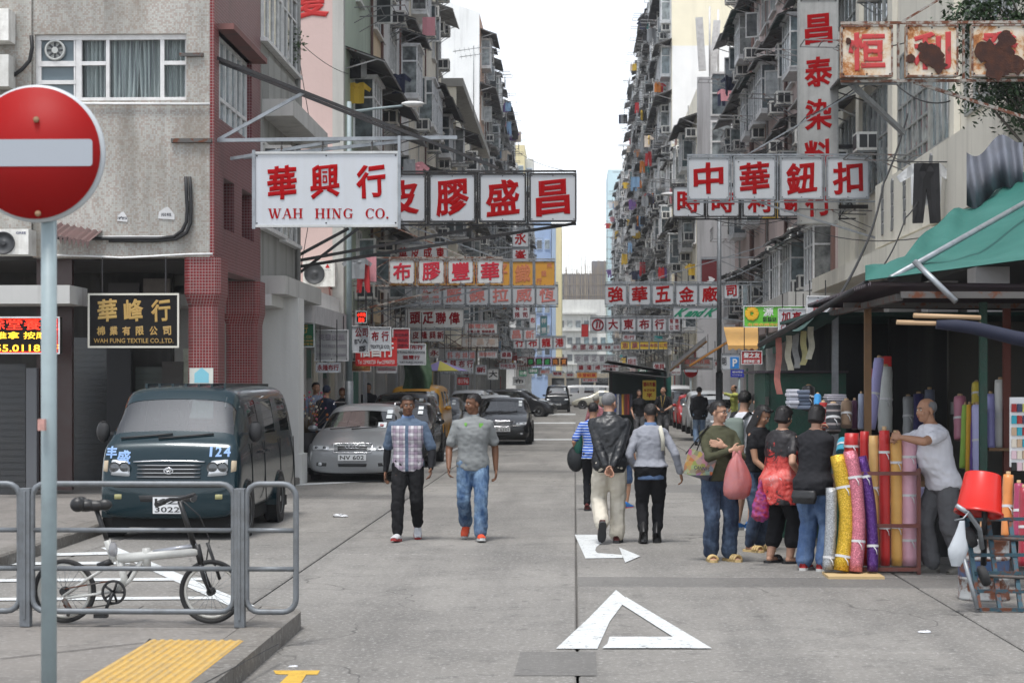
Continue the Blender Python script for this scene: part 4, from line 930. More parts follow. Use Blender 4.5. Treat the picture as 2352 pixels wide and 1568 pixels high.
# -- big near signs, left
Y = 28.25
o = sign('large white hanging sign with three red characters and red serif capitals nearest on the left', Y, 352, 523, [(582,917,[])], bars=False, frame=M('pale_frame',(.52,.53,.52),.5,dirt=.4))
pn = [c for c in o.children if c.name.startswith('panel')][0]; b = MB(); x0, x1 = P(582,0,Y).x, P(917,0,Y).x
for i, (c, xx) in enumerate((('華',648),('興',746),('行',852))): q = P(xx,416 if i else 420,Y); put_text(b, c, q.x, q.z, .45, .52, Y-.003, .032, .10, 0, .012, i*2)
for s, xa, xb in (('WAH',616,697),('HING',722,812),('CO.',838,895)): a, c = P(xa,502,Y), P(xb,479,Y); serif(b, s, a.x, a.z, c.x-a.x, c.z-a.z, Y-.003)
b.build('lettering', m_red, pn)
f = MB(); A = P(477,125,Y); A2 = P(485,322,Y)
f.bar(A, P(1145,387,Y+.0), .05, m=1); f.bar(A+Vector((0,.5,0)), P(920,308,Y+.6), .045, m=1); f.bar(P(490,323,Y), P(1050,316,Y+.1), .055); f.bar(P(500,322,Y), P(700,212,Y+.1), .05)
f.bar(P(530,365,Y+.3), P(780,323,Y+.1), .05); f.bar(P(560,362,Y+.3), P(915,326,Y+.1), .05); f.bar(P(583,345,Y), P(583,526,Y), .05); f.bar(P(917,312,Y), P(917,526,Y), .045)
f.build('bracket', [m_steel, m_black], o)
for x in (648,742,855):
    h = MB(); p0, p1 = P(x,322,Y+.07), P(x-2,352,Y+.07)
    for i in range(6): c = p0.lerp(p1,(i+.5)/6); h.cbox(c, (.03 if i%2 else .012,.012 if i%2 else .03,.045))
    h.build('chain', m_rusty, o)
sign('row of four white panels with bold red characters behind the large white sign', 37, 403, 513, [(868,978,'皮'),(986,1092,'膠'),(1101,1208,'盛'),(1216,1324,'昌')], wall=-5.4, frame=m_black, strut=False, brush=.10, bold=.03)
sb = MB(); 
for xa, ya, xb, yb in ((650,605,1100,523),(690,612,1323,513),(660,600,800,525),(690,625,822,525)): sb.bar(P(xa,ya,36.6 if xa!=690 else 36.9), P(xb,yb,37.2), .06)
sb.build('lower_strut', m_black, bpy.data.objects['shop_sign.001'])
sign('rusty framed row of four white panels with pinkish red characters on the left', 46, 598, 653, [(894,952,'布'),(961,1020,'膠'),(1029,1087,'豐'),(1096,1155,'華')], face=m_sgw2, ink=m_redl, frame=m_rustfr, bold=.03)
sign('faded orange sign row with washed out red characters ending far from the wall', 50, 602, 659, [(893,940,'龍'),(948,1000,'廠'),(1008,1058,'織'),(1066,1116,'布'),(1124,1172,'孖'),(1176,1225,'織'),(1228,1275,[('飛',.72,.8,.24,.22),('龍',.45,.5,.26,.24),('行',.22,.2,.26,.24)])], face=m_org, ink=M('faded_on_orange',(.52,.17,.07),.6), bold=.03)
sign('long white sign row with six panels of pale red characters below the orange row', 56, 655, 702, [(963,1015,[('公',.27,.75,.3,.35),('有',.74,.75,.3,.35),('司',.27,.27,.3,.35),('限',.74,.27,.3,.35)]),(1017,1068,'廠'),(1070,1122,'鍊'),(1124,1175,'拉'),(1177,1229,'威'),(1231,1282,'恆')], ink=m_red2, bold=.03)
sign('white board with four dark red characters below the long white row', 52, 709, 754, [(931,1065,[('頭',.17,.5,.19,.62),('疋',.39,.5,.19,.62),('聯',.61,.5,.19,.62),('偉',.84,.5,.19,.62)])], face=m_sgw2, ink=m_redd, strut=False, bold=.03)
sign('white board with four red characters partly behind the rusty framed row', 53, 563, 600, [(910,1028,[('革',.13,.45,.17,.7),('皮',.37,.45,.17,.7),('成',.61,.45,.17,.7),('東',.86,.45,.17,.7)])], face=m_sgw2, strut=False, bold=.03)
sign('small white board with four dark red characters near the dark red panel', 56, 756, 785, [(944,1020,[('皮',.14,.5,.2,.6),('隆',.4,.5,.2,.6),('興',.65,.5,.2,.6),('新',.89,.5,.2,.6)])], face=m_sgw2, ink=m_redd, bars=False, hang=.6, bold=.03)
o = sign('vertical white sign of two panels with thin red characters under a lattice arm', 92, 529, 570, [(1177,1214,'永')], wall=-5.5)
sign('lower panel of the vertical white sign on the lattice arm', 92, 573, 603, [(1177,1214,'峯')], wall=-5.5, strut=False)
sign('white sign of four panels with crimson characters close to the street middle', 105, 774, 801, [(1179,1207,'行'),(1209,1238,'布'),(1240,1269,'龍'),(1271,1299,'港')], bold=.03, wall=-5.5)
sign('pair of white panels with red outlined characters above the four crimson ones', 102, 756, 782, [(1172,1200,'昌'),(1203,1231,'新')], ink=m_red2, strut=False, wall=-5.5)
sign('white square panel with four small dark characters below the pale red row', 98, 700, 734, [(1178,1217,[('有',.27,.75,.28,.36),('公',.72,.75,.28,.36),('限',.27,.27,.28,.36),('司',.72,.27,.28,.36)])], ink=m_redd, strut=False, wall=-5.5)
sign('narrow vertical white strip with two red characters', 110, 720, 788, [(1216,1231,[('布',.5,.75,.7,.2),('行',.5,.3,.7,.2)])], strut=False, wall=-5.5)
sign('rusty white board with almost bleached characters', 72, 774, 797, [(1061,1145,[('行',.18,.5,.2,.65),('昌',.5,.5,.2,.65),('泰',.82,.5,.2,.65)])], face=m_sgw3, ink=M('bleached',(.55,.42,.34),.7), frame=m_rustfr, strut=False)
sign('pale board with faded characters over a line of small dark print', 73, 742, 767, [(1067,1142,[('器電光錦',.5,.68,.8,.42),('水電工程  裝修承造',.5,.2,.86,.26,1)])], face=m_sgw2, ink=[m_red2,m_redd], strut=False)
sign('small teal vertical sign with two pale characters', 140, 727, 773, [(1241,1257,[('祥',.5,.75,.7,.28),('豐',.5,.3,.7,.28)])], face=m_teal, ink=m_wht, strut=False)
sign('row of five black panels with green and orange characters', 130, 823, 839, [(1211,1227,[('泰',.5,.5,.7,.75,0)]),(1230,1246,[('昌',.5,.5,.7,.75,0)]),(1249,1265,[('盛',.5,.5,.7,.75,0)]),(1268,1284,[('隆',.5,.5,.7,.75,1)]),(1287,1303,[('寶',.5,.5,.7,.75,1)])], face=m_sgbk, ink=[m_brt,m_ored], frame=M('frame_red',(.3,.03,.02),.5), strut=False, bold=.03)
sign('white board with four red characters and telephone line beside the far no entry sign', 62, 825, 859, [(1009,1088,[('祺',.14,.68,.18,.5),('興',.4,.68,.18,.5),('布',.65,.68,.18,.5),('行',.89,.68,.18,.5),('HING (       )',.6,.3,.7,.2,1),('TEL: 2380 7763  FAX: 2',.5,.1,.9,.11,1)])], ink=[m_redd,m_ink], bars=False, hang=1.2)
sign('white board with pale red characters half hidden behind the telephone board', 66, 806, 832, [(1024,1092,[('料',.14,.6,.18,.6),('布',.4,.6,.18,.6),('林',.65,.6,.18,.6),('鴻',.89,.6,.18,.6)])], ink=m_red2, bars=False, hang=1.2)
sign('small white board with four red characters left of the black panels', 95, 834, 848, [(1147,1187,[('行布生永',.5,.5,.9,.7)])], ink=m_redd, bars=False, hang=.8)
# -- shop boards along the left pavement
sign('white board with two red characters above black capitals by the lamp post', 43, 752, 806, [(848,898,[('布',.27,.62,.34,.42),('行',.73,.62,.34,.42),('TEXTILE CO.',.5,.18,.9,.14,1)])], ink=[m_redd,m_ink], bars=False, hang=.8)
sign('white board cut by the lamp post with black letters', 42.4, 749, 810, [(806,847,[('公司',.6,.75,.72,.34),('EVA.',.6,.42,.8,.16,1),('膠',.65,.14,.4,.22,1)])], ink=[m_redd,m_ink], bars=False, hang=.8)
sign('bright red board with white characters and telephone numbers', 43.6, 776, 840, [(817,911,[('福昌行',.5,.58,.86,.56),('Tel: 23900720  Fax:23900750',.5,.13,.9,.14)])], face=m_sgred, ink=m_wht, bars=False, hang=.8, frame=m_sgred)
sign('white board with four lines of small print right of the red board', 47, 790, 838, [(911,978,[('恆豐布行',.5,.83,.8,.2),('K FUNG PIECE GOODS',.5,.6,.94,.11,1),('溢豐行',.5,.36,.6,.2),('YAT FUNG HONG',.5,.12,.8,.11,1)])], ink=[m_redd,m_ink], bars=False, hang=.8)
sign('green board with gold characters below the white canopy slab', 36.95, 743, 797, [(684,722,[('行',.4,.76,.44,.36),('RIAL CO.',.45,.42,.85,.12),('布正絲綢',.5,.26,.85,.09),('批發零售',.5,.12,.85,.09)])], face=M('board_green',(.012,.11,.05),.4), ink=m_gold, bars=False, hang=.35)
sign('small white board with four red characters low under the canopy', 38.5, 833, 855, [(726,781,[('永隆布行',.5,.5,.9,.62)])], ink=m_redd, bars=False, hang=.9)
sign('shaded grey board with dark lines of lettering behind the lamp post', 39.2, 758, 829, [(723,800,[('英發皮業',.5,.76,.8,.22),('YIN FAT PIECE GOODS',.5,.48,.9,.1),('MADE IN TAIWAN',.5,.2,.84,.1)])], face=M('board_grey',(.36,.36,.36),.6,dirt=.3), ink=m_gryl, bars=False, hang=.3)
sign('dark red translucent panel with black print above the white board', 46, 755, 803, [(902,941,[('布疋批發',.5,.7,.8,.16),('皮革玩具',.5,.45,.8,.16),('五金配件',.5,.2,.8,.16)])], face=M('board_darkred',(.34,.012,.02),.35), ink=M('ink_dk',(.12,.0,.01),.5), bars=False, hang=.5)
led = M('led_red', (1,.03,.01), .5, emit=.9); ledy = M('led_yellow', (1,.55,.03), .5, emit=.9)
sign('small black panel with glowing red characters beside the lamp post', 42.2, 716, 742, [(818,842,[('小天地',.5,.7,.8,.36),('足浴',.5,.25,.6,.36)])], face=m_sgbk, ink=led, bars=False, hang=.5)
sign('brown board with gold print low behind the lamp post', 44.2, 829, 853, [(806,852,[('布匹發行',.5,.5,.8,.5)])], face=M('board_brown',(.22,.10,.03),.5), ink=m_gold, bars=False, hang=.9)
sign('white strip with tiny red print under the bright red board', 44, 842, 856, [(866,911,[('HOYN FUNG PIECE GOODS LIMITED',.5,.5,.9,.3)])], ink=m_redd, bars=False, hang=.4)
# gold on black board and LED board under the corner building
o = sign('black board with gold characters and capitals hanging in the corner arcade', 27.75, 675, 798, [(203,411,[('華',.21,.69,.215,.42),('峰',.5,.69,.215,.42),('行',.8,.69,.215,.42),('棉',.14,.31,.09,.17),('業',.28,.31,.09,.17),('有',.42,.31,.09,.17),('限',.57,.31,.09,.17),('公',.72,.31,.09,.17),('司',.87,.31,.09,.17),('WAH FUNG TEXTILE CO.,LTD.',.5,.12,.88,.1)])], face=m_sgbk, ink=m_gold, bars=False, hang=.55, frame=M('pale_rim',(.62,.60,.52),.5), th=.06, bold=.03)
o = sign('LED board with glowing red and yellow characters at the left picture edge', 26.8, 728, 812, [(-70,137,[('專餘堂養足',.5,.80,.98,.30),('治療 推拿 按摩',.42,.50,.9,.2,1),('23755.0118   F',.52,.15,.94,.2,1)])], face=m_sgbk, ink=[led,ledy], bars=False, hang=.3, bold=.006)
dt = MB(); Y = 26.8; xa, xb, za, zb = P(-60,0,Y).x, P(132,0,Y).x, P(0,808,Y).z, P(0,733,Y).z
for i in range(70): u = i/69; [dt.ball((xa+(xb-xa)*u,Y-.022,z), .008, 5, 3) for z in (za,zb)]
for i in range(1,24): dt.ball((xb,Y-.022,za+(zb-za)*i/24), .008, 5, 3)
dt.build('led_border', led, o)
# -- right side
sign('row of four white panels with bold red characters hanging nearest on the right', 43, 367, 464, [(1579,1675,'中'),(1685,1781,'華'),(1792,1890,'鈕'),(1899,1996,'扣')], side=1, frame=m_steel, bold=.03, brush=.10)
sign('black framed white sign row with red characters half hidden behind the front row', 45.5, 433, 503, [(1545,1618,'時'),(1624,1698,'時'),(1706,1780,'利'),(1788,1862,'錶'),(1868,1930,'行')], side=1, frame=m_black, strut=False, bold=.03, brush=.0)
o = sign('tall vertical grey sign with five red characters on the right', 44.2, 10, 519, [(1835,1925,[('昌',.5,.865,.7,.135),('泰',.5,.675,.72,.135),('染',.5,.485,.7,.135),('料',.5,.305,.74,.135),('行',.5,.10,.7,.135)])], face=M('sign_grey',(.42,.42,.41),.55,dirt=.35,dscale=2,streak=.4), frame=M('grey_frame',(.36,.37,.36),.5,dirt=.4), bars=False, th=.35, bold=.03)
f = MB(); Y = 44.4
for yy in (68,337,475): f.bar(P(1925,yy,Y), P(2050,yy,Y), .09)
f.bar(P(1930,60,Y), P(2040,110,Y), .05); f.bar(P(1930,420,Y), P(2050,330,Y), .05); f.build('bracket', m_black, o)
def mat_rust_sign():
    m = bpy.data.materials.new('rust_sign'); m.use_nodes = True; t = NT(m); b = t.n['Principled BSDF']; b.inputs['Roughness'].default_value = .7; v = t.coord()
    n = t.noise(v, 2.6, 9, .72, .4); c = t.ramp(n, (.40,(.64,.58,.50)), (.5,(.60,.47,.33)), (.56,(.42,.16,.04)), (.63,(.20,.06,.015)), (.70,(.05,.018,.012)))
    t.link(c, b.inputs['Base Color']); MATS['rust_sign'] = m; return m
m_rs = mat_rust_sign()
o = sign('heavily rusted sign row with faded red characters at the top right', 26.5, 72, 188, [(1932,2050,'恒'),(2081,2200,'利'),(2232,2356,'發')], side=1, face=m_rs, ink=M('sign_red_worn',(.46,.03,.03),.5,rust=.2,dscale=3), frame=m_rustfr, brush=.04, bold=.03)
for k, (x, y, s) in enumerate(((2140,128,.24),(2120,110,.13),(2155,150,.17),(2265,120,.25),(2300,130,.33),(2285,160,.26),(2310,95,.2),(2330,150,.22),(1948,95,.07),(2092,135,.1))):
    s *= .755; q = P(x,y,26.5); b = MB(); rr = random.Random(k); pts = [(q.x+s*rr.uniform(.6,1.1)*math.cos(a), q.z+s*rr.uniform(.6,1.15)*math.sin(a)) for a in [2*math.pi*i/16 for i in range(16)]]
    b.prism(pts, 26.475-.0008*k, 26.485); b.build('rust_scab', M('scab',(.035,.012,.008),.9,dirt=.6,dirtcol=(.12,.035,.01),dscale=9,bump=.5), o)
f = MB(); f.bar(P(1955,192,26.7), P(2075,305,28), .07); f.bar(P(1932,191,26.7), P(2060,191,26.7), .05); f.build('strut', m_steel, o)
sign('long white sign row of five red characters over the road on the right', 62, 654, 702, [(1389,1439,'強'),(1444,1494,'華'),(1498,1547,'五'),(1552,1602,'金'),(1605,1656,'廠')], side=1, wall=6.9, frame=m_steel, bold=.03)
o = sign('white board with slanted green letters below the five character row', 61.7, 706, 734, [(1546,1653,[])], side=1, bars=False, hang=.1)
pn = [c for c in o.children if c.name.startswith('panel')][0]; b = MB(); q0, q1 = P(1552,0,61.7), P(1648,0,61.7); z = P(0,720,61.7).z; put_text(b, 'K and K', (q0.x+q1.x)/2, z, (q1.x-q0.x)*.92, .285, 61.697, .05, 0, 0, .006, 0, .22); b.build('lettering', m_grn, pn)
sign('single white panel with one red character behind the lattice arm', 52, 654, 688, [(1663,1697,'司')], side=1, bars=False, hang=.3)
o = sign('white row with round red emblem and four red characters over the road', 80, 730, 762, [(1356,1390,[]),(1392,1424,'大'),(1427,1460,'東'),(1463,1496,'布'),(1499,1530,'行'),(1535,1562,[('有',.27,.72,.3,.36),('限',.74,.72,.3,.36),('公',.27,.26,.3,.36),('司',.74,.26,.3,.36)])], side=1, wall=5.6, bold=.03, ink=m_redd)
q = P(1373,746,80); b = MB(); b.lathe([(.26,0),(.26,.01),(.2,.01),(.2,0)], 24, 0, Matrix.Translation((q.x,79.99,q.z)) @ Matrix.Rotation(R(90),4,'X'), caps=False); b.prism([(q.x-.09,q.z-.14),(q.x-.02,q.z-.14),(q.x+.02,q.z+.14),(q.x-.06,q.z+.14)], 79.98, 79.99); b.prism([(q.x+.04,q.z-.12),(q.x+.1,q.z-.12),(q.x+.13,q.z+.15),(q.x+.07,q.z+.15)], 79.98, 79.99); b.build('emblem', m_redd, o)
sign('bright yellow sign row with five small dark panels of print', 90, 785, 803, [(1426,1446,'志'),(1448,1468,'業'),(1470,1490,[('紡織品',.5,.5,.9,.4)]),(1492,1511,[('有限',.5,.5,.9,.5)]),(1513,1533,[('公司',.5,.5,.9,.5)])], side=1, wall=5.6, face=m_sgyel, ink=M('ink_plum',(.22,.03,.05),.5), strut=False)
sign('faint white sign row with grey characters far down the street', 150, 791, 806, [(1312,1328,'永'),(1331,1347,'固'),(1350,1366,'布'),(1369,1385,'業'),(1388,1404,[('有限',.5,.5,.8,.5)]),(1407,1424,[('公司',.5,.5,.8,.5)])], side=1, wall=5.6, ink=m_redd, strut=False)
sign('grey and white far row second from top of the distant stack', 155, 816, 833, [(1319,1336,'安'),(1338,1354,'順'),(1357,1372,'疋'),(1375,1390,'頭'),(1393,1408,[('有限公司',.5,.5,.9,.4)])], side=1, wall=5.6, ink=m_gryl, strut=False)
sign('far white row with three dark red characters and a line of print', 145, 837, 852, [(1326,1343,'建'),(1345,1362,'隆'),(1364,1381,'棉'),(1383,1421,[('永新發紡織品',.5,.7,.9,.36),('有限公司',.5,.25,.6,.36)])], side=1, wall=5.6, ink=m_redd, strut=False)
sign('far small orange sign with four red characters', 190, 855, 868, [(1325,1371,[('永發紙業',.5,.5,.9,.7)])], side=1, wall=5.6, face=m_org, ink=m_red, strut=False)
sign('lowest far white strip with red print', 195, 869, 877, [(1338,1372,[('長江膠業公司',.5,.5,.92,.7)])], side=1, wall=5.6, ink=m_red, strut=False)
o = sign('lime green board with yellow flower emblem on the right', 38.6, 705, 753, [(1708,1850,[('源',.40,.72,.17,.42),('記',.70,.72,.17,.42),('綿布 重皮 釘珠',.42,.42,.22,.1,1),('價打 提籠 商行',.42,.31,.22,.1,1),('名價收購布匹皮革',.42,.12,.72,.14,2)])], side=1, face=m_lime, ink=[m_wht,m_ink,M('ink_mix',(.75,.45,.1),.5)], bars=False, hang=.3)
q = P(1727,720,38.6); b = MB()
for i in range(9): a = 2*math.pi*i/9; b.ball((q.x+.09*math.cos(a),38.585,q.z+.09*math.sin(a)), (.06,.006,.06), 10, 6)
b.build('flower_emblem', M('emblem_yellow',(.80,.45,.02),.5), o)
sign('white board with red characters and capitals in front of the lime green board', 37.2, 711, 764, [(1788,1856,[('加',.25,.66,.3,.42),('高',.62,.66,.3,.42),('CAPITAL',.45,.2,.75,.2)])], side=1, ink=m_redd, bars=False, hang=.3)
sign('white board with one large red character behind the stall roof', 34.6, 683, 740, [(1853,1905,[('定',.5,.5,.7,.7)])], side=1, bars=False, hang=.3)
sign('greyish white board with red characters above the right no entry sign', 63, 822, 849, [(1565,1637,[('嘉信布業',.5,.66,.84,.42),('COMMERCIAL CO., LTD.',.5,.2,.8,.16)])], side=1, face=m_sgw2, ink=m_red2, bars=False, hang=.8)
sign('small white board with one dark red character left of the grey board', 66, 829, 862, [(1541,1564,[('建',.5,.7,.75,.4),('KIN CO',.5,.2,.8,.14)])], side=1, face=m_sgw2, ink=m_redd, bars=False, hang=.8)
sign('red board with white characters by the barber pole', 45, 807, 837, [(1703,1750,[('髮之友',.5,.68,.8,.42),('髮型美容二樓',.5,.22,.8,.26)])], side=1, face=M('board_red',(.40,.012,.014),.4), ink=m_wht, bars=False, hang=.6)
sign('maroon sign with white bird mark on the right wall', 64, 598, 654, [(1610,1648,[])], side=1, face=m_maroon, wall=6.8, strut=False)
q = P(1629,646,64); b = MB(); b.prism([(q.x-.2,q.z-.06),(q.x,q.z+.03),(q.x-.03,q.z+.17),(q.x+.07,q.z+.15),(q.x+.2,q.z+.07),(q.x+.07,q.z-.08)], 63.96, 63.99); b.build('bird_mark', m_wht, [c for c in bpy.data.objects if c.get('label','').startswith('maroon sign')][0])
o = sign('white board with blue parking square on the far right wall', 51.5, 812, 849, [(1657,1700,[('明',.16,.5,.22,.5)])], side=1, bars=False, ink=m_ink, hang=.3)
q = P(1687,833,51.5); b = MB(); b.cbox((q.x,51.485,q.z), (.24,.02,.32)); put_text(b, 'P', q.x+.01, q.z, .13, .22, 51.47, .03, 0, 1, .004); b.build('parking_square', [M('p_blue',(.02,.22,.62),.4), m_wht], o)
# -- smaller boards crowding the middle distance
for x0, x1, y0, y1, Y, tx, fc, ik_, lab in (
 (985,1010,800,822,58,'永',m_sgw2,m_redd,'small square board with one dark red character above the parasol'),
 (1092,1118,838,860,70,'新',m_sgw,m_redd,'small white board right of the far left no entry sign'),
 (1120,1145,846,872,76,'大',m_sgw2,m_ink,'white board with one black character beyond the no entry sign'),
 (1096,1142,806,822,72,'鴻發布行',m_sgw2,m_red2,'pale board with four characters below the bleached board'),
 (1150,1176,806,824,88,'盛昌',m_sgw,m_redd,'small white board with two characters left of the crimson row'),
 (1192,1210,850,864,110,'公司',m_sggr,m_wht,'small green board below the black panels'),
 (1214,1236,845,858,118,'泰豐布業',m_sggr,m_wht,'green board with four pale characters under the black panel row'),
 (1240,1264,848,860,125,'藥行',m_sgw,m_red2,'faded white board with two red characters far left of centre'),
 (1268,1292,852,864,130,'發鴻',m_sgw,m_redd,'white strip beside the far green board'),
 (1178,1206,866,884,95,'布',m_sgw2,m_ink,'low white board near the turning people carrier'),
 (1050,1078,866,884,66,'8196',m_sgred,m_wht,'low red board with white number below the telephone board'),
 (1300,1318,856,866,150,'城新',m_sgw,m_redd,'tiny far white board near the street axis'),
 (1440,1462,818,846,96,'有限公司',m_sgw,m_redd,'upright white board with dark red print under the yellow row'),
 (1466,1486,842,860,88,'布',m_sggr,m_wht,'small green board right of the upright white board'),
 (1500,1528,832,852,74,'信興',m_sgw2,m_redd,'white board with two characters left of the grey boards'),
 (1430,1460,768,784,100,'布行',m_sgw,m_redd,'white board hanging below the emblem row'),
 (1335,1352,745,775,160,'',m_sgred,m_wht,'plain red panel on the far apartment slab'),
 (1640,1656,826,846,60,'大利',m_sgw2,m_redd,'narrow board beside the right lamp pole')):
    sign(lab, Y, y0, y1, [(x0,x1,[(tx,.5,.5,.82,.6)] if tx else [])], fc, ik_, bars=False, hang=.6, th=.08)
# ---------------------------------------------------------------- vehicles (nose towards -y, wheels on z=0)
def m_carpaint(name, col, metal=.5, rough=.28):
    if name in MATS: return MATS[name]
    m = M(name, col, rough, metal, coat=.3, spec=.35); return m
m_cglass = M('dark_glass', (.014,.018,.02), .03, 0, spec=.9)
def thin_glass(name, tint):
    m = bpy.data.materials.new(name); m.use_nodes = True; t = NT(m); t.n.clear(); g_ = t.new('BsdfGlossy'); g_.inputs['Roughness'].default_value = .015; tr = t.new('BsdfTransparent'); tr.inputs[0].default_value = (*tint,1); fr = t.new('Fresnel'); fr.inputs[0].default_value = 2.5; mx_ = t.new('MixShader'); mo = t.new('OutputMaterial')
    t.link(fr.outputs[0], mx_.inputs[0]); t.link(tr.outputs[0], mx_.inputs[1]); t.link(g_.outputs[0], mx_.inputs[2]); t.link(mx_.outputs[0], mo.inputs[0]); return m
m_wshield = thin_glass('windscreen_glass', (.50,.60,.62)); m_sglass = thin_glass('side_glass', (.22,.25,.26)); m_seat = M('seat_cloth', (.035,.035,.038), .9)
m_tyre = M('tyre', (.02,.02,.021), .8, dirt=.5, dirtcol=(.08,.075,.07)); m_rim = M('alloy_rim', (.42,.43,.44), .35, .8, dirt=.3); m_trim = M('black_trim', (.016,.016,.017), .5); m_chrome = M('chrome', (.7,.7,.71), .12, 1)
m_lens = M('lamp_lens', (.50,.52,.54), .08, .2, spec=1); m_lensd = M('lamp_inner', (.12,.125,.13), .2, .6); m_amber = M('lamp_amber', (.42,.34,.24), .15); m_plate = M('number_plate', (.68,.69,.70), .5); m_plink = M('plate_ink', (.015,.015,.015), .6); m_under = M('underbody', (.008,.008,.008), .9); m_sticker = M('sticker_white', (.62,.66,.68), .6); m_tail = M('tail_lamp', (.35,.01,.01), .15)
WHL = {}
def wheel_meshes(r, w_):
    k = (round(r,3), round(w_,3))
    if k in WHL: return WHL[k]
    Tm = Matrix.Rotation(R(90),4,'Y')
    b = MB(); b.lathe([(r*.64,-w_/2),(r*.92,-w_/2),(r,-w_*.36),(r,w_*.36),(r*.92,w_/2),(r*.64,w_/2),(r*.62,w_*.2),(r*.62,-w_*.2),(r*.64,-w_/2)], 28, 0, Tm, caps=False); ty = b.mesh('tyre', m_tyre)
    b = MB(); b.lathe([(r*.66,w_*.42),(r*.6,w_*.46),(r*.58,w_*.2),(r*.58,-w_*.45),(r*.66,-w_*.45)], 28, 0, Tm, caps=False)
    b.lathe([(.001,w_*.1),(r*.58,w_*.1)], 20, 1, Tm, caps=False); b.lathe([(.001,w_*.44),(r*.13,w_*.44),(r*.16,w_*.3)], 12, 0, Tm, caps=False)
    for i in range(7): b.cbox((0,r*.34,w_*.32), (r*.13,r*.56,w_*.12), 0, Tm @ Matrix.Rotation(2*math.pi*i/7,4,'Z'))
    WHL[k] = (ty, b.mesh('rim', [m_rim, m_trim])); return WHL[k]
def car(label, loc, rz, st, L_, W, col, wheels, name='parked_car', cat='car', zsill=.24, group=None, wr=.31, subd=2, glassrows=None):
    """st: stations (y from nose 0..L_, half width factor, belt z, top half width factor, top z, kind) kind: b body, w windscreen next, g side glass next, r rear glass next"""
    root = empty(name, loc, rz, label, cat, group)
    bm = bmesh.new(); rows = []
    for (y, wf, zb, tf, zt, kd) in st:
        w_ = W/2*wf; t_ = W/2*tf; zs = zsill; pts = [(0,zs-.02),(w_*.86,zs-.02),(w_*.97,zs+.06),(w_,zs+(zb-zs)*.42),(w_*.985,zs+(zb-zs)*.74),(w_*.955,zb),(t_+(w_*.955-t_)*.12,zb+(zt-zb)*.86),(t_*.84,zt-.012*(zt>zb+.1)),(t_*.45,zt+.012),(0,zt+.02)]
        rows.append([[bm.verts.new((s*x,y-L_/2,z)) if (s > 0 or x > 1e-6) else None for x, z in pts] for s in (1,-1)])
        for i in range(len(pts)):
            if rows[-1][1][i] is None: rows[-1][1][i] = rows[-1][0][i]
    np_ = 10; gi = 9
    for a in range(len(st)-1):
        kd = st[a][5]; gi += kd == 'g'
        for s in (0,1):
            for i in range(np_-1):
                q = [rows[a][s][i], rows[a][s][i+1], rows[a+1][s][i+1], rows[a+1][s][i]]
                if s: q = q[::-1]
                u = []
                for v in q:
                    if v not in u: u.append(v)
                f = bm.faces.new(u); f.smooth = True
                f.material_index = 0
                if kd == 'w' and i >= 6: f.material_index = 1
                if kd == 'r' and i >= 6: f.material_index = 3
                if kd == 'g' and i == 5: f.material_index = gi
                if i == 0: f.material_index = 4
    for a in (0, len(st)-1):
        ring = rows[a][0] + rows[a][1][-2:0:-1]
        f = bm.faces.new(ring[::-1] if a else ring); f.smooth = True
    bmesh.ops.recalc_face_normals(bm, faces=bm.faces)
    me = bpy.data.meshes.new('cage'); bm.to_mesh(me); bm.free()
    for _ in range(16): me.materials.append(m_trim)
    tmp = bpy.data.objects.new('cage', me); md = tmp.modifiers.new('s','SUBSURF'); md.levels = subd; md.render_levels = subd
    TC.objects.link(tmp); TS.view_layers[0].update(); dg = TS.view_layers[0].depsgraph
    ev = bpy.data.meshes.new_from_object(tmp.evaluated_get(dg)); bpy.data.objects.remove(tmp); bpy.data.meshes.remove(me)
    co = [v.co.copy() for v in ev.vertices]; no = [v.normal.copy() for v in ev.vertices]; polys = [(tuple(p.vertices), p.material_index) for p in ev.polygons]
    bvh = BVHTree.FromPolygons(co, [p for p, _ in polys]); bpy.data.meshes.remove(ev)
    def piece(nm, sel, mats, off=0):
        idx = {}; vs = []; fs = []
        for p, mi in polys:
            if sel(p, mi):
                f = []
                for v in p:
                    if v not in idx: idx[v] = len(vs); vs.append(co[v]+no[v]*off)
                    f.append(idx[v])
                fs.append(f)
        if not fs: return None
        b = MB(); b.add(vs, fs, 0, True); return b.build(nm, mats, root)
    piece('body', lambda p, mi: mi in (0,4), col)
    piece('windscreen', lambda p, mi: mi == 1, m_wshield, -.004); piece('rear_window', lambda p, mi: mi == 3, m_sglass, -.004)
    for s in (1,-1):
        for k in range(10,gi+1): piece('side_window', lambda p, mi: mi == k and sum(co[v].x for v in p)*s > 0, m_sglass, -.004)
    for y in wheels:
        for s in (1,-1):
            xw = s*(W/2-.082); ty, ri = wheel_meshes(wr, .205); wo_ = link('wheel', ty, root, (xw,y-L_/2,wr), (0,0,0 if s > 0 else math.pi)); link('rim', ri, wo_)
            ab = MB(); n = 18
            vs = []
            for k in range(n+1):
                a = math.pi*k/n*1.1-math.pi*.05; 
                for rr, xx in ((wr*1.14,W/2*.985),(wr*1.22,W/2+.012),(wr*1.22,W/2*.7)): vs.append((s*xx, y-L_/2+rr*math.cos(a), wr+rr*math.sin(a)))
            ab.add(vs, [(3*k+j,3*k+j+1,3*k+4+j,3*k+3+j) for k in range(n) for j in range(2)], 0, True)
            ab.lathe([(.001,0),(wr*1.17,0)], 20, 1, Matrix.Translation((s*(W/2+.007),y-L_/2,wr)) @ Matrix.Rotation(R(90*s),4,'Y'), caps=False)
            ab.build('wheel_arch', [col, m_under], root)
    ci = next(i for i, q in enumerate(st) if q[5] == 'w'); yc, zc, zr = st[ci][0]-L_/2, st[ci][2], st[ci+2][4]
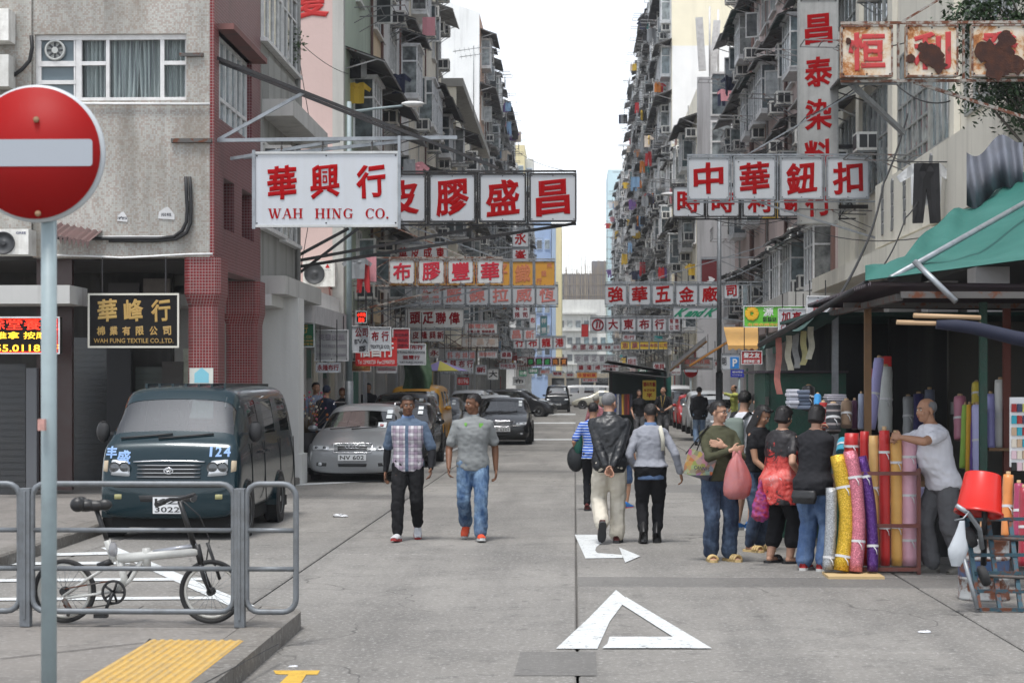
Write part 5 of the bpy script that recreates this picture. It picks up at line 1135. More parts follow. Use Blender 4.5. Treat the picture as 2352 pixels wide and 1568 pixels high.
    ib = MB(); ib.box((-W*.43,yc+.05,zc-.35), (W*.43,yc+.45,zc-.06)); ib.build('dashboard', m_trim, root)
    for s in (1,-1):
        ib = MB(); x = s*W*.21; y = yc+1.15+(zr-zc)*.4; ib.box((x-.23,y-.45,zc-.5), (x+.23,y+.1,zc-.35)); ib.box((x-.23,y,zc-.45), (x+.23,y+.14,zc+.18)); ib.box((x-.11,y+.02,zc+.2), (x+.11,y+.11,zc+.38)); ib.build('front_seat', m_seat, root)
    ib = MB(); ib.tube([(-W*.21+.18*math.cos(a),yc+.62+.08*math.sin(a),zc-.02+.16*math.sin(a)) for a in [2*math.pi*k/16 for k in range(17)]], .014, 6, caps=False); ib.build('steering_wheel', m_trim, root)
    ub = MB(); ub.box((-W*.42,-L_*.46,.14), (W*.42,L_*.46,zsill+.08)); ub.build('underbody', m_under, root)
    return root, bvh, L_
def proj(bvh, x, z, off=.006, L_=5, back=False):
    o = Vector((x, L_ if back else -L_, z)); h = bvh.ray_cast(o, Vector((0,-1 if back else 1,0)))
    if h[0] is None: return Vector((x, (L_/2-.1)*(1 if back else -1), z))
    return h[0]+h[1]*off*(1 if h[1].y*(1 if back else -1) > 0 else -1)
def decal(root, nm, bvh, q, mats, off=.008, nu=8, nv=5, L_=5, back=False, bulge=0):
    """patch of the nose/tail: quad q = 4 (x,z) corners bl, br, tr, tl laid on the body with a rim"""
    b = MB()
    def f(u, v):
        a = Vector((q[0][0]+(q[1][0]-q[0][0])*u, q[0][1]+(q[1][1]-q[0][1])*u)); c = Vector((q[3][0]+(q[2][0]-q[3][0])*u, q[3][1]+(q[2][1]-q[3][1])*u)); p = a.lerp(c, v)
        e = bulge*min(1, 4*u*(1-u)*1.6)*min(1, 4*v*(1-v)*1.6); r_ = proj(bvh, p.x, p.y, 0, L_, back)
        edge = -.03 if (u in (0,1) or v in (0,1)) else off+e
        return r_+Vector((0, (1 if back else -1)*edge, 0))
    b.grid(f if not back else (lambda u,v: f(1-u,v)), nu, nv); return b.build(nm, mats, root)
def plate(root, bvh, txt, x, z, L_, w_=.52, h=.115, back=False):
    p = proj(bvh, x, z, 0, L_, back); b = MB(); b.cbox((x,p.y-.03,z), (w_,.025,h)); b.prism([(x-w_/2,z-h/2-.006),(x+w_/2,z-h/2-.006),(x+w_/2,z+h/2+.006),(x-w_/2,z+h/2+.006)], p.y-.034, p.y-.018, 2) if False else None
    for i, ln in enumerate(txt.split('/')):
        k = len(txt.split('/')); put_text(b, ln, x, z+(h/k*(k/2-.5-i)), w_*.86, h/k*.66, p.y-.043, .012, 0, 1, .003)
    return b.build('number_plate', [m_plate, m_plink], root)
def proj_text(root, bvh, items, mat, L_, off=.008):
    for s, x, z, w_, h, bd in items:
        b = MB(); put_text(b, s, x, z, w_, h, 0, bd, 0, 0, .003); b.v = [(q[0], proj(bvh,q[0],q[2],0,L_).y-off+q[1], q[2]) for q in b.v]; b.build('lettering', mat, root)
def mirror(root, x, y, z, mat, s, sz=(.2,.12,.13)):
    b = MB(); b.ball((s*(x+sz[0]/2+.03),y,z), (sz[0]/2,sz[1]/2,sz[2]/2), 10, 8); b.bar((s*(x-.06),y+.02,z-.03), (s*(x+.08),y+.01,z-.02), .035); return b.build('wing_mirror', mat, root)
def headlights(root, bvh, L_, q, bulge=.02, inner=True):
    for s in (1,-1):
        qq = [(s*x,z) for x,z in q]; qq = qq if s > 0 else [qq[1],qq[0],qq[3],qq[2]]
        h = decal(root, 'headlight', bvh, qq, m_lens, .006, 8, 6, L_, bulge=bulge)
        if inner:
            cx = sum(p[0] for p in qq)/4; cz = sum(p[1] for p in qq)/4; wd = abs(qq[1][0]-qq[0][0])
            for k in (-.22,.2):
                pp = proj(bvh, cx+k*wd, cz, 0, L_); b = MB(); rr = abs(qq[3][1]-qq[0][1])*.33; b.lathe([(rr,0),(rr*.9,-.01),(rr*.5,.01),(.001,.012)], 14, 0, Matrix.Translation(pp+Vector((0,-.012-bulge,0))) @ Matrix.Rotation(R(90),4,'X'), caps=False); b.build('lamp_bowl', m_lensd, h)
def stickers(root, bvh, pts, L_):
    for x, z, w_, h in pts:
        p = proj(bvh, x, z, .006, L_); b = MB()
        q = [proj(bvh, x+sx*w_/2, z+sz*h/2, .01, L_) for sx, sz in ((-1,-1),(1,-1),(1,1),(-1,1))]; b.add(q, [(0,1,2,3)]); b.build('permit_sticker', m_sticker, root)
def wipers(root, bvh, L_, z, W):
    b = MB()
    for xa, xb in ((-.1*W,.30*W),(-.38*W,.0)):
        b.tube([proj(bvh, xa+(xb-xa)*t, z+.05*t, .018, L_) for t in (0,.25,.5,.75,1)], .011, 5)
    b.build('wiper', m_trim, root)
TS = bpy.data.scenes.new('workshop'); TC = TS.collection      # scratch scene for evaluating modifiers
def stations(L_, hood, cowl, roof0, roof1, tail, zn, zh, zc, zr, zd, zt, bw=.80, plump=1.0):
    """generic: nose height zn, hood zh, cowl zc, roof zr, deck zd, tail zt"""
    zb = zc-.02
    return [(0,.80,zn*.86,.62,zn*.90,'b'),(.06,.90,zn*.93,.70,zn,'b'),(.22,.96,zn,.74,zn+.05,'b'),(hood,.99,zh-.05,.78,zh,'b'),(cowl-.08,1.0,zb-.03,.80,zc-.01,'b'),(cowl,1.0,zb,.80,zc+.01,'w'),(roof0,1.0,zb+.01,bw*.93,zr-.06,'b'),(roof0+.12,1.0,zb+.02,bw,zr-.015,'g'),(roof0+(roof1-roof0)*.40,1.0,zb+.03,bw,zr,'g'),(roof0+(roof1-roof0)*.43,1.0,zb+.03,bw,zr,'g'),(roof1-.2,1.0,zb+.05,bw*.97,zr-.03,'b'),(roof1,.99,zb+.06,bw*.93,zr-.06,'r'),(tail,.97,zd-.03,.74,zd,'b'),(L_-.12,.93,zd*.92,.72,zt,'b'),(L_-.03,.88,zt*.8,.66,zt*.86,'b'),(L_,.80,zt*.72,.6,zt*.74,'b')]
# ---- the dark teal van by the arcade
c_teal = m_carpaint('paint_dark_teal', (.004,.019,.026), .15, .2)
VL = 4.6
vst = [(0,.90,.56,.80,.60,'b'),(.05,.96,.72,.84,.78,'b'),(.12,.985,.98,.86,1.05,'b'),(.20,1.0,1.08,.86,1.14,'b'),(.25,1.0,1.11,.86,1.165,'w'),(.72,1.0,1.13,.79,1.70,'b'),(.84,1.0,1.13,.82,1.76,'b'),(.95,1.0,1.13,.83,1.78,'g'),(1.80,1.0,1.14,.84,1.80,'b'),(1.95,1.0,1.14,.84,1.80,'g'),(3.05,1.0,1.14,.84,1.81,'b'),(3.15,1.0,1.14,.84,1.81,'g'),(4.2,1.0,1.14,.83,1.80,'b'),(4.36,.99,1.13,.82,1.76,'r'),(4.54,.97,1.05,.80,1.12,'b'),(VL,.93,.7,.78,.8,'b')]
root, bv, _ = car('dark teal delivery van parked beside the red tiled column', (-4.72,21.35+VL/2,0), 0, vst, VL, 1.66, c_teal, (.62,3.0), 'delivery_van', 'van', .27, wr=.31)
headlights(root, bv, VL, [(.43,.72),(.70,.74),(.70,.96),(.47,.94)], .025)
for s in (1,-1):
    q = [(s*.705,.75),(s*.80,.77),(s*.80,.96),(s*.705,.965)]; decal(root, 'indicator', bv, q if s > 0 else [q[1],q[0],q[3],q[2]], m_amber, .012, 4, 4, VL)
    q = [(s*.52,.46),(s*.66,.46),(s*.66,.555),(s*.52,.555)]; decal(root, 'fog_lamp', bv, q if s > 0 else [q[1],q[0],q[3],q[2]], M('fog_yellow',(.32,.30,.14),.2), .008, 4, 4, VL)
    mirror(root, .80, -VL/2+.62, 1.25, m_trim, s, (.17,.10,.26))
gr = decal(root, 'grille', bv, [(-.36,.70),(.36,.70),(.42,.905),(-.42,.905)], m_trim, .01, 8, 6, VL)
for i in range(4):
    z = .73+i*.044; b = MB(); b.tube([proj(bv,-.37+.74*t/8,z,.02,VL) for t in range(9)], .010, 5); b.build('grille_slat', M('slat_grey',(.16,.17,.18),.3,.5), gr)
b = MB(); b.tube([proj(bv,-.42+.84*t/8,.905+.012*math.sin(t/8*math.pi),.022,VL) for t in range(9)], .010, 6); b.build('chrome_bar', m_chrome, gr)
def ellipse(b, c, rx, rz, r, n=24, y=0): b.tube([(c[0]+rx*math.cos(2*math.pi*i/n),c[1]+y,c[2]+rz*math.sin(2*math.pi*i/n)) for i in range(n+1)], r, 5, caps=False)
p = proj(bv,0,.80,.03,VL); b = MB(); ellipse(b,p,.052,.036,.007); ellipse(b,p,.018,.034,.006); ellipse(b,(p.x,p.y,p.z+.012),.036,.016,.006); b.build('badge', m_chrome, gr)
decal(root, 'bumper_intake', bv, [(-.40,.42),(.40,.42),(.46,.555),(-.46,.555)], m_trim, .004, 8, 4, VL)
decal(root, 'bumper_strip', bv, [(-.76,.60),(.76,.60),(.76,.655),(-.76,.655)], M('bumper_black',(.02,.022,.024),.4), .012, 10, 3, VL)
plate(root, bv, 'KZ/3022', .0, .41, VL, .34, .19); wipers(root, bv, VL, 1.17, 1.6); stickers(root, bv, [(.62,1.60,.14,.12)], VL)
vm = M('van_letter_blue',(.22,.36,.62),.5); proj_text(root, bv, [('丰',-.69,1.02,.13,.14,.04),('盛',-.54,.965,.16,.16,.03),('1',.48,1.03,.03,.12,.012),('2',.57,1.03,.075,.12,.03),('4',.67,1.03,.08,.12,.03)], vm, VL)
for y in (.95,1.87,3.1,4.25):
    for s in (1,-1): b = MB(); b.bar((s*.837,y-VL/2,.36), (s*.812,y-VL/2,1.10), .006, .012); b.build('door_seam', m_under, root)
for s in (1,-1):
    for y in (1.62,2.12): b = MB(); b.cbox((s*.838,y-VL/2,.98), (.03,.14,.03)); b.build('door_handle', m_trim, root)
for i in range(7):
    b = MB(); b.box((-.5+i*.16,-VL/2+1.0,1.77), (-.47+i*.16,VL/2-.5,1.823)); b.build('roof_rib', c_teal, root)
# ---- silver estate car
c_silver = m_carpaint('paint_grey_silver', (.27,.28,.29), .35, .3)
AL = 4.54
ast = [(0,.80,.52,.66,.56,'b'),(.05,.90,.60,.72,.64,'b'),(.20,.97,.68,.76,.72,'b'),(.65,.995,.80,.78,.84,'b'),(1.10,1.0,.88,.80,.91,'b'),(1.18,1.0,.89,.80,.925,'w'),(1.95,1.0,.92,.68,1.36,'b'),(2.1,1.0,.92,.70,1.41,'g'),(2.85,1.0,.93,.71,1.43,'b'),(2.93,1.0,.93,.71,1.43,'g'),(4.0,.99,.95,.68,1.39,'b'),(4.15,.97,.95,.66,1.35,'r'),(4.42,.95,.92,.68,.98,'b'),(AL-.04,.90,.6,.66,.7,'b'),(AL,.84,.5,.6,.55,'b')]
def estate(label, loc, col, txt, rings=True, name='parked_car', rz=0, estate_=True):
    root, bv, _ = car(label, loc, rz, ast if estate_ else stations(4.4,.7,1.15,1.9,3.1,3.7,.62,.84,.92,1.42,.98,.95), AL if estate_ else 4.4, 1.76, col, (.82,3.45), name, 'car', .19, wr=.315)
    LL = AL if estate_ else 4.4
    headlights(root, bv, LL, [(.40,.585),(.76,.60),(.80,.70),(.42,.68)], .015)
    g_ = decal(root, 'grille', bv, [(-.34,.56),(.34,.56),(.36,.70),(-.36,.70)], m_trim, .006, 8, 5, LL)
    b = MB(); b.tube([proj(bv,x,z,.014,LL) for x,z in ((-.35,.555),(-.17,.553),(0,.552),(.17,.553),(.35,.555),(.37,.70),(.18,.712),(0,.714),(-.18,.712),(-.37,.70),(-.35,.555))], .012, 5, caps=False); b.build('grille_frame', m_chrome, g_)
    for i in range(3): b = MB(); b.tube([proj(bv,-.34+.68*t/6,.59+i*.035,.012,LL) for t in range(7)], .006, 4); b.build('grille_slat', M('slat_grey',(.16,.17,.18),.3,.5), g_)
    if rings:
        b = MB(); p = proj(bv,0,.655,.03,LL)
        for i in range(4): ellipse(b, (-.096+.064*i,p.y-.004*(i%2),p.z), .042, .042, .007, 18)
        b.build('badge', m_chrome, g_)
    decal(root, 'lower_intake', bv, [(-.32,.27),(.32,.27),(.36,.375),(-.36,.375)], m_trim, .004, 8, 4, LL)
    for s in (1,-1):
        q = [(s*.44,.27),(s*.72,.29),(s*.72,.40),(s*.42,.39)]; q = q if s > 0 else [q[1],q[0],q[3],q[2]]; fl = decal(root, 'side_intake', bv, q, m_trim, .004, 5, 4, LL)
        p = proj(bv,s*.60,.345,.012,LL); b = MB(); b.ball(p, (.04,.015,.035), 10, 6); b.build('fog_lamp', m_lens, fl); mirror(root, .83, -LL/2+1.62, .97, col, s)
    plate(root, bv, txt, 0, .465, LL); wipers(root, bv, LL, .95, 1.5); stickers(root, bv, [(.52,1.28,.10,.07),(.52,1.19,.10,.07)], LL)
    if estate_:
        for s in (1,-1): b = MB(); b.tube([(s*.60,-LL/2+2.0,1.42),(s*.61,-LL/2+2.1,1.465),(s*.62,-LL/2+3.9,1.455),(s*.60,-LL/2+4.0,1.40)], .014, 6); b.build('roof_rail', m_chrome, root)
    return root, bv
r_, bv = estate('silver grey estate car with chrome ring badge parked by the white column', (-4.12,34.2+AL/2,0), c_silver, 'NV 602')
b = MB(); p = proj(bv,.42,1.03,.012,AL); q = [proj(bv,.42+a*.08,1.03+c*.05,.012,AL) for a,c in ((-1,-1),(1,-1),(1,1),(-1,1))]; b.add(q, [(0,1,2,3)]); put_text(b, 'P', .42, 1.03, .07, .06, p.y-.03, .03, 0, 1, .003); b.build('probation_plate', [m_sticker, m_sgred], r_)
c_black = m_carpaint('paint_black', (.005,.0055,.0065), .1, .22); c_white = m_carpaint('paint_white', (.60,.61,.62), .0, .3); c_dgrey = m_carpaint('paint_dark_grey', (.05,.052,.056), .6, .25); c_lsil = m_carpaint('paint_light_silver', (.48,.50,.51), .35, .3); c_yel = m_carpaint('paint_yellow', (.62,.30,.02), .0, .35); c_beige = m_carpaint('paint_beige', (.50,.48,.40), .3, .3); c_tred = m_carpaint('paint_taxi_red', (.35,.015,.015), .1, .3)
estate('black hatchback with ring badge driving towards the camera in the left lane', (-2.2,55.9+2.2,0), c_black, 'PE 6343', True, 'moving_car', 0, False)
def simple(label, loc, col, kind, txt='', rz=0, name='parked_car', cat='car'):
    if kind == 'sedan': LL, W, st, wh, wr = 4.45, 1.75, stations(4.45,.7,1.2,1.95,3.25,3.75,.62,.86,.93,1.43,1.0,.96), (.85,3.5), .31
    if kind == 'mpv': LL, W, st, wh, wr = 4.6, 1.78, stations(4.6,.55,.95,1.75,4.05,4.42,.72,.92,1.0,1.60,1.05,.95,.82), (.85,3.6), .32
    if kind == 'bigmpv': LL, W, st, wh, wr = 4.85, 1.83, stations(4.85,.5,.85,1.55,4.4,4.72,.84,1.04,1.12,1.78,1.1,.98,.84), (.85,3.75), .34
    if kind == 'van': LL, W, st, wh, wr = VL, 1.69, vst, (.62,3.0), .31
    root, bv, _ = car(label, loc, rz, st, LL, W, col, wh, name, cat, .22, wr=wr, subd=2)
    h = {'sedan':0,'mpv':.10,'bigmpv':.20,'van':.22}[kind]
    headlights(root, bv, LL, [(.42,.56+h),(.78,.58+h),(.80,.70+h),(.46,.67+h)], .02, False)
    decal(root, 'grille', bv, [(-.34,.54+h),(.34,.54+h),(.38,.65+h),(-.38,.65+h)], m_trim, .006, 6, 4, LL)
    decal(root, 'lower_intake', bv, [(-.42,.28),(.42,.28),(.46,.38),(-.46,.38)], m_trim, .004, 6, 3, LL)
    if txt: plate(root, bv, txt, 0, .45+h*.3, LL)
    for s in (1,-1): mirror(root, W/2-.06, -LL/2+(1.7 if kind == 'sedan' else 1.3), .98+h*.7, col, s)
    zs = {'sedan':1.28,'mpv':1.42,'bigmpv':1.58,'van':1.6}[kind]; stickers(root, bv, [(.5,zs,.11,.07),(.5,zs-.1,.11,.07)], LL)
    zw = {'sedan':.96,'mpv':1.04,'bigmpv':1.16,'van':1.18}[kind]; wipers(root, bv, LL, zw, 1.5)
    return root
simple('black saloon parked directly behind the silver estate', (-4.0,40.4+2.2,0), c_black, 'sedan', 'LX 2071')
simple('dark people carrier with silver lower doors behind the black saloon', (-4.5,46.6+2.4,0), c_dgrey, 'mpv', 'RB 3341')
simple('bright yellow van in the left parked row', (-4.62,53.0+2.3,0), c_yel, 'van', 'JT 886', name='yellow_van', cat='van')
simple('black saloon parked behind the yellow van', (-4.55,60.5+2.2,0), c_black, 'sedan', 'SD 119')
simple('light silver saloon behind the black hatchback', (-3.1,68+2.2,0), c_lsil, 'sedan', 'TN 4408')
simple('dark grey people carrier turning across the street', (-3.35,107,0), c_dgrey, 'mpv', '', R(82), 'turning_car')
simple('black van beyond the turning people carrier', (-1.15,127,0), c_black, 'van', 'GM 7250', 0, 'moving_van', 'van')
simple('white van standing sideways at the far junction', (1.4,152,0), c_white, 'van', '', R(90), 'crossing_van', 'van')
simple('beige saloon crossing at the far junction', (2.0,143,0), c_beige, 'sedan', '', R(-90), 'crossing_car')
for k, (y, c, l, kd) in enumerate(((80,c_white,'white people carrier far back in the left parked row','mpv'),(87,c_black,'black people carrier far back in the left parked row','mpv'),(94,c_lsil,'silver saloon farthest back in the left parked row','sedan'))): simple(l, (-4.55,y,0), c, kd)
simple('silver saloon nearest in the right parked row', (5.05,62.6+2.2,0), c_lsil, 'sedan', 'NA 5512'); simple('silver people carrier second in the right parked row', (5.1,68.8+2.3,0), c_lsil, 'mpv', 'MW 908')
tx = simple('red taxi with silver roof and roof sign in the right parked row', (5.1,75.6+2.2,0), c_tred, 'sedan', 'TB 3390', name='taxi'); b = MB(); b.prism([(-.2,1.44),(.2,1.44),(.17,1.56),(-.17,1.56)], -.25, -.12); put_text(b, 'TAXI', 0, 1.50, .27, .07, -.251, .02, 0, 1, .003); b.build('roof_sign', [m_plate, m_sgred], tx)
simple('dark people carrier behind the taxi on the right', (5.15,82+2.3,0), c_dgrey, 'mpv'); simple('tall white van at the back of the right parked row', (5.15,89+2.3,0), c_white, 'van', name='parked_van', cat='van'); simple('silver saloon behind the tall white van', (5.1,97,0), c_lsil, 'sedan')
# ---- far coach
bs = empty('coach', (2.2,196,0), 0, 'cream coach standing sideways at the far end of the street', 'bus'); b = MB(); b.box((-5,0,.4), (5,2.5,3.1)); b.build('body', M('coach_cream',(.55,.50,.40),.4), bs)
for i in range(6): b = MB(); b.box((-4.6+i*1.55,-.02,1.6), (-3.25+i*1.55,-.004,2.6)); b.build('window', m_cglass, bs)
b = MB(); b.box((-5,-.025,.9), (5,-.006,1.2)); b.build('stripe', m_sgred, bs)
for x in (-3.2,3.0): ty, ri = wheel_meshes(.48,.28); wo_ = link('wheel', ty, bs, (x,.1,.48), (0,0,R(-90))); link('rim', ri, wo_)
# ---------------------------------------------------------------- people (facing -y, metres, feet on z=0)
def remeshed(mb, voxel, smooth=3, disp=0, dsc=9, seed=0, fac=.5):
    me = mb.mesh('figure', m_trim); o = bpy.data.objects.new('figure', me); TC.objects.link(o)
    a = o.modifiers.new('r','REMESH'); a.mode = 'VOXEL'; a.voxel_size = voxel; a.use_smooth_shade = True
    if smooth: s = o.modifiers.new('s','SMOOTH'); s.factor = fac; s.iterations = smooth
    TS.view_layers[0].update(); dg = TS.view_layers[0].depsgraph
    ev = bpy.data.meshes.new_from_object(o.evaluated_get(dg)); bpy.data.objects.remove(o); bpy.data.meshes.remove(me)
    if disp:
        n = len(ev.vertices); co = np.empty(n*3); no = np.empty(n*3); ev.vertices.foreach_get('co', co); ev.vertices.foreach_get('normal', no); co = co.reshape(-1,3); no = no.reshape(-1,3)
        s_ = Vector((seed*3.1,seed*1.7,seed)); d = np.array([noise.noise(Vector((c[0]*dsc,c[1]*dsc,c[2]*dsc*1.5+c[0]*dsc*.8))+s_)+.5*noise.noise(Vector((c[0]*dsc*2.3,c[1]*dsc*2.3,c[2]*dsc*3))+s_) for c in co])
        co += no*(d*disp)[:,None]; ev.vertices.foreach_set('co', co.ravel()); ev.update()
    ev.materials.clear(); return ev
def caps(b, p0, r0, p1, r1, n=10):
    p0, p1 = Vector(p0), Vector(p1); d = p1-p0; L_ = d.length
    if L_ < 1e-5: b.ball(p0, r0, 10, 6); return
    q = d.to_track_quat('Z','Y').to_matrix().to_4x4(); q.translation = p0
    pr = [(r0*math.sin(a), -r0*math.cos(a)) for a in (.25,.7,1.2)] + [(r0,0),(r1,L_)] + [(r1*math.cos(a), L_+r1*math.sin(a)) for a in (.4,.9,1.35)]
    b.lathe([(max(r,.001),z) for r,z in pr], n, 0, q)
def limb(b, pts, rads, n=10):
    for i in range(len(pts)-1): caps(b, pts[i], rads[i], pts[i+1], rads[i+1], n)
def ik(a, c, l1, l2, pole):
    a, c = Vector(a), Vector(c); d = c-a; L_ = min(d.length, (l1+l2)*.999); d.normalize(); c = a+d*L_
    x = (l1*l1-l2*l2+L_*L_)/(2*L_); h = math.sqrt(max(0,l1*l1-x*x)); p = Vector(pole); p -= d*p.dot(d); p.normalize()
    return a+d*x+p*h, c
def torso_rings(b, rings, n=18):
    vs = []
    for (z, y, rx, ry, *ox) in rings:
        x0 = ox[0] if ox else 0
        for j in range(n): a = 2*math.pi*j/n; c, s = math.cos(a), math.sin(a); vs.append((x0+rx*abs(c)**.85*(1 if c > 0 else -1), y+ry*abs(s)**.9*(1 if s > 0 else -1), z))
    k = len(rings); b.add(vs, [(i*n+j,i*n+(j+1)%n,(i+1)*n+(j+1)%n,(i+1)*n+j) for i in range(k-1) for j in range(n)] + [tuple(range(n-1,-1,-1)), tuple((k-1)*n+j for j in range(n))])
SK = {'brown':(.16,.075,.042),'tan':(.34,.18,.11),'light':(.44,.25,.17),'old':(.40,.22,.15)}
def m_skin(k): 
    return M('skin_'+k, SK[k], .55, spec=.35, dirt=.25, dirtcol=tuple(c*.7 for c in SK[k]), dscale=14)
def cloth(name, col, rough=.85, **kw): return M('cloth_'+name, col, rough, spec=.2, bump=.25, bscale=26, **kw)
def hand(b, w_, d, n, s, curl=.5, sp=1.0):
    """palm and five fingers from wrist w_, direction d, palm normal n; s=+1 thumb on +side"""
    d = Vector(d).normalized(); n = Vector(n); n = (n-d*n.dot(d)).normalized(); x = d.cross(n)*s
    p = Vector(w_); T = Matrix((x,n,d)).transposed().to_4x4(); T.translation = p+d*.045; b.ball((0,0,0), (.040,.016,.052), 12, 8, T=T)
    for i, (o, l) in enumerate(((.030,.070),(.010,.078),(-.011,.073),(-.030,.058))):
        k = p+d*.085+x*o*sp; a = curl*(.55+.12*i); d1 = (d*math.cos(a)+n*math.sin(a)); d2 = (d*math.cos(a*2.2)+n*math.sin(a*2.2)); limb(b, [k, k+d1*l*.5, k+d1*l*.5+d2*l*.5], [.0095,.009,.0075], 7)
    k = p+d*.03+x*.034; t1 = (d*.75+x*.6+n*.3).normalized(); t2 = (d*.95+x*.15+n*.35).normalized(); limb(b, [k, k+t1*.035, k+t1*.035+t2*.03], [.012,.0105,.009], 7)
def shoe(root, ank, yaw, pitch, up, sole, kind, L_=.27):
    b = MB(); w_ = .046
    T = Matrix.Translation(ank) @ Matrix.Rotation(yaw,4,'Z') @ Matrix.Rotation(pitch,4,'X') @ Matrix.Translation((0,0,-.085))
    prof = [(-.19,.030,.038),(-.175,.040,.052),(-.12,.048,.064),(-.06,.044,.084),(0,.040,.112),(.05,.038,.115),(.072,.030,.09)] if kind != 'boot' else [(-.19,.030,.042),(-.175,.042,.06),(-.12,.048,.074),(-.06,.046,.105),(-.02,.046,.24),(.05,.048,.24),(.075,.036,.12)]
    n = 10; vs = []
    for y, w2, h in prof:
        for j in range(n): a = math.pi*j/(n-1); vs.append(T @ Vector((w2*math.cos(a)*(1.06 if 0 < j < n-1 else 1), y, .022+(h-.022)*math.sin(a)**.75)))
    fs = [(i*n+j,i*n+j+1,(i+1)*n+j+1,(i+1)*n+j) for i in range(len(prof)-1) for j in range(n-1)] + [tuple(range(n)), tuple((len(prof)-1)*n+j for j in range(n-1,-1,-1))]
    if kind in ('shoe','boot'): b.add(vs, fs, 0, True)
    else:
        for y in (-.15,-.115,-.085) if kind == 'sandal' else (-.13,-.10): b.tube([T @ Vector((.048*math.cos(a),y,.02+.05*math.sin(a))) for a in [math.pi*i/8 for i in range(9)]], .013 if kind == 'sandal' else .017, 6)
        fb = MB(); fb.add(vs, fs, 0, True)
    pts = [(.03*math.cos(a),-.175+.03*-abs(math.sin(a))) for a in (0,math.pi)] ; out = [(.044,-.15),(.030,-.19),(0,-.205),(-.030,-.19),(-.044,-.15),(-.048,-.10),(-.040,-.03),(-.042,.04),(-.030,.075),(0,.085),(.030,.075),(.042,.04),(.040,-.03),(.048,-.10)]
    k = len(out); vs = [T @ Vector((x*1.06,y,0)) for x,y in out] + [T @ Vector((x*1.03,y,.03)) for x,y in out]
    b.add(vs, [tuple(range(k-1,-1,-1)), tuple(range(k,2*k))] + [(i,(i+1)%k,k+(i+1)%k,k+i) for i in range(k)], 1)
    return b.build('shoe' if kind != 'sandal' else 'sandal', [up, sole], root)
def hair(root, hc, hs, Rm, style, mat, seed=0, size=1.0):
    """shell round the skull with tufts; hc head centre, Rm head rotation"""
    b = MB(); nu, nv = 40, 26; rr = random.Random(seed)
    T = Matrix.Translation(hc) @ Rm.to_4x4() @ Matrix.Scale(hs,4)
    vol = {'short':1.06,'crop':1.03,'bob':1.13,'long':1.10,'bun':1.11,'bald':1.03,'cap':1.08,'wavy':1.14}[style]
    P_ = {}
    def pt(i, j):
        t = math.pi*j/nv; a = 2*math.pi*i/nu; d = Vector((math.sin(t)*math.cos(a), math.sin(t)*math.sin(a), math.cos(t)))
        k = vol+.035*noise.noise(d*5+Vector((seed,0,0)))+.02*noise.noise(d*14+Vector((0,seed,0)))
        z = d.z*.088*k+.036
        q = Vector((d.x*.078*k, d.y*.099*k+.012, z))
        if style in ('bob','long','wavy') and d.z < .1 and d.y > -.45:
            dn = {'bob':.12,'long':.34,'wavy':.22}[style]; f = max(0,(.1-d.z))/1.1; q = Vector((d.x*.080*vol*(1-.1*f) if abs(d.z) < .98 else d.x*.08, (d.y*.10*vol+.012)*(1+.06*f), .036+.009-f*dn*1.1))
            rad = math.sqrt(d.x*d.x+d.y*d.y); g_ = 1/max(rad,.35); q.x *= min(g_,1.7); q.y = .012+(q.y-.012)*min(g_,1.6)
            q += Vector((noise.noise(Vector((i*.5,q.z*20,seed))),noise.noise(Vector((i*.5,q.z*20,seed+9))),0))*.006
        return T @ q, d
    vs, ds = [], []
    for j in range(nv+1):
        for i in range(nu): q, d = pt(i,j); vs.append(q); ds.append(d)
    fs = []
    for j in range(nv):
        for i in range(nu):
            ids = (j*nu+i, j*nu+(i+1)%nu, (j+1)*nu+(i+1)%nu, (j+1)*nu+i); d = sum((ds[k] for k in ids), Vector())/4
            face = d.y < -.30 and d.z < (.42 if style not in ('bob','cap') else .30) + .10*noise.noise(d*8) and abs(d.x) < .93
            low = d.z < (-.62 if d.y > .35 else (-.30 if d.y > .0 else -.02)) if style in ('short','crop','bun','bald','cap') else (d.y < .02 and d.z < -.05 and abs(d.x) < (.7 if style != 'long' else .55))
            if style == 'bald' and d.z > .55 and d.y < .75: continue
            if style == 'bald' and d.z > .3 and d.y < -.1: continue
            if face or low: continue
            fs.append(ids)
    b.add(vs, fs, 0, True)
    if style in ('short','wavy','bob','long','bun'):
        for k in range(260):
            d = Vector((rr.gauss(0,1),rr.gauss(0,1),abs(rr.gauss(0,1))+.15)).normalized()
            if d.y < -.35 and d.z < .5: continue
            q = Vector((d.x*.079*vol,d.y*.100*vol+.012,d.z*.089*vol+.036)); tg = Vector((rr.uniform(-.6,.6),rr.uniform(-.8,.6),rr.uniform(-.8,.1))); tg -= d*tg.dot(d); u = d.cross(tg).normalized()*.004; l = rr.uniform(.012,.024)
            e = q+d*.006+tg.normalized()*l; b.add([T @ (q+u),T @ (q-u),T @ e], [(0,1,2)])
    if style == 'bun': b.ball((0,0,0), (.042,.036,.042), 12, 8, T=T @ Matrix.Translation((0,.118,.05)))
    return b.build('hair', mat, root)
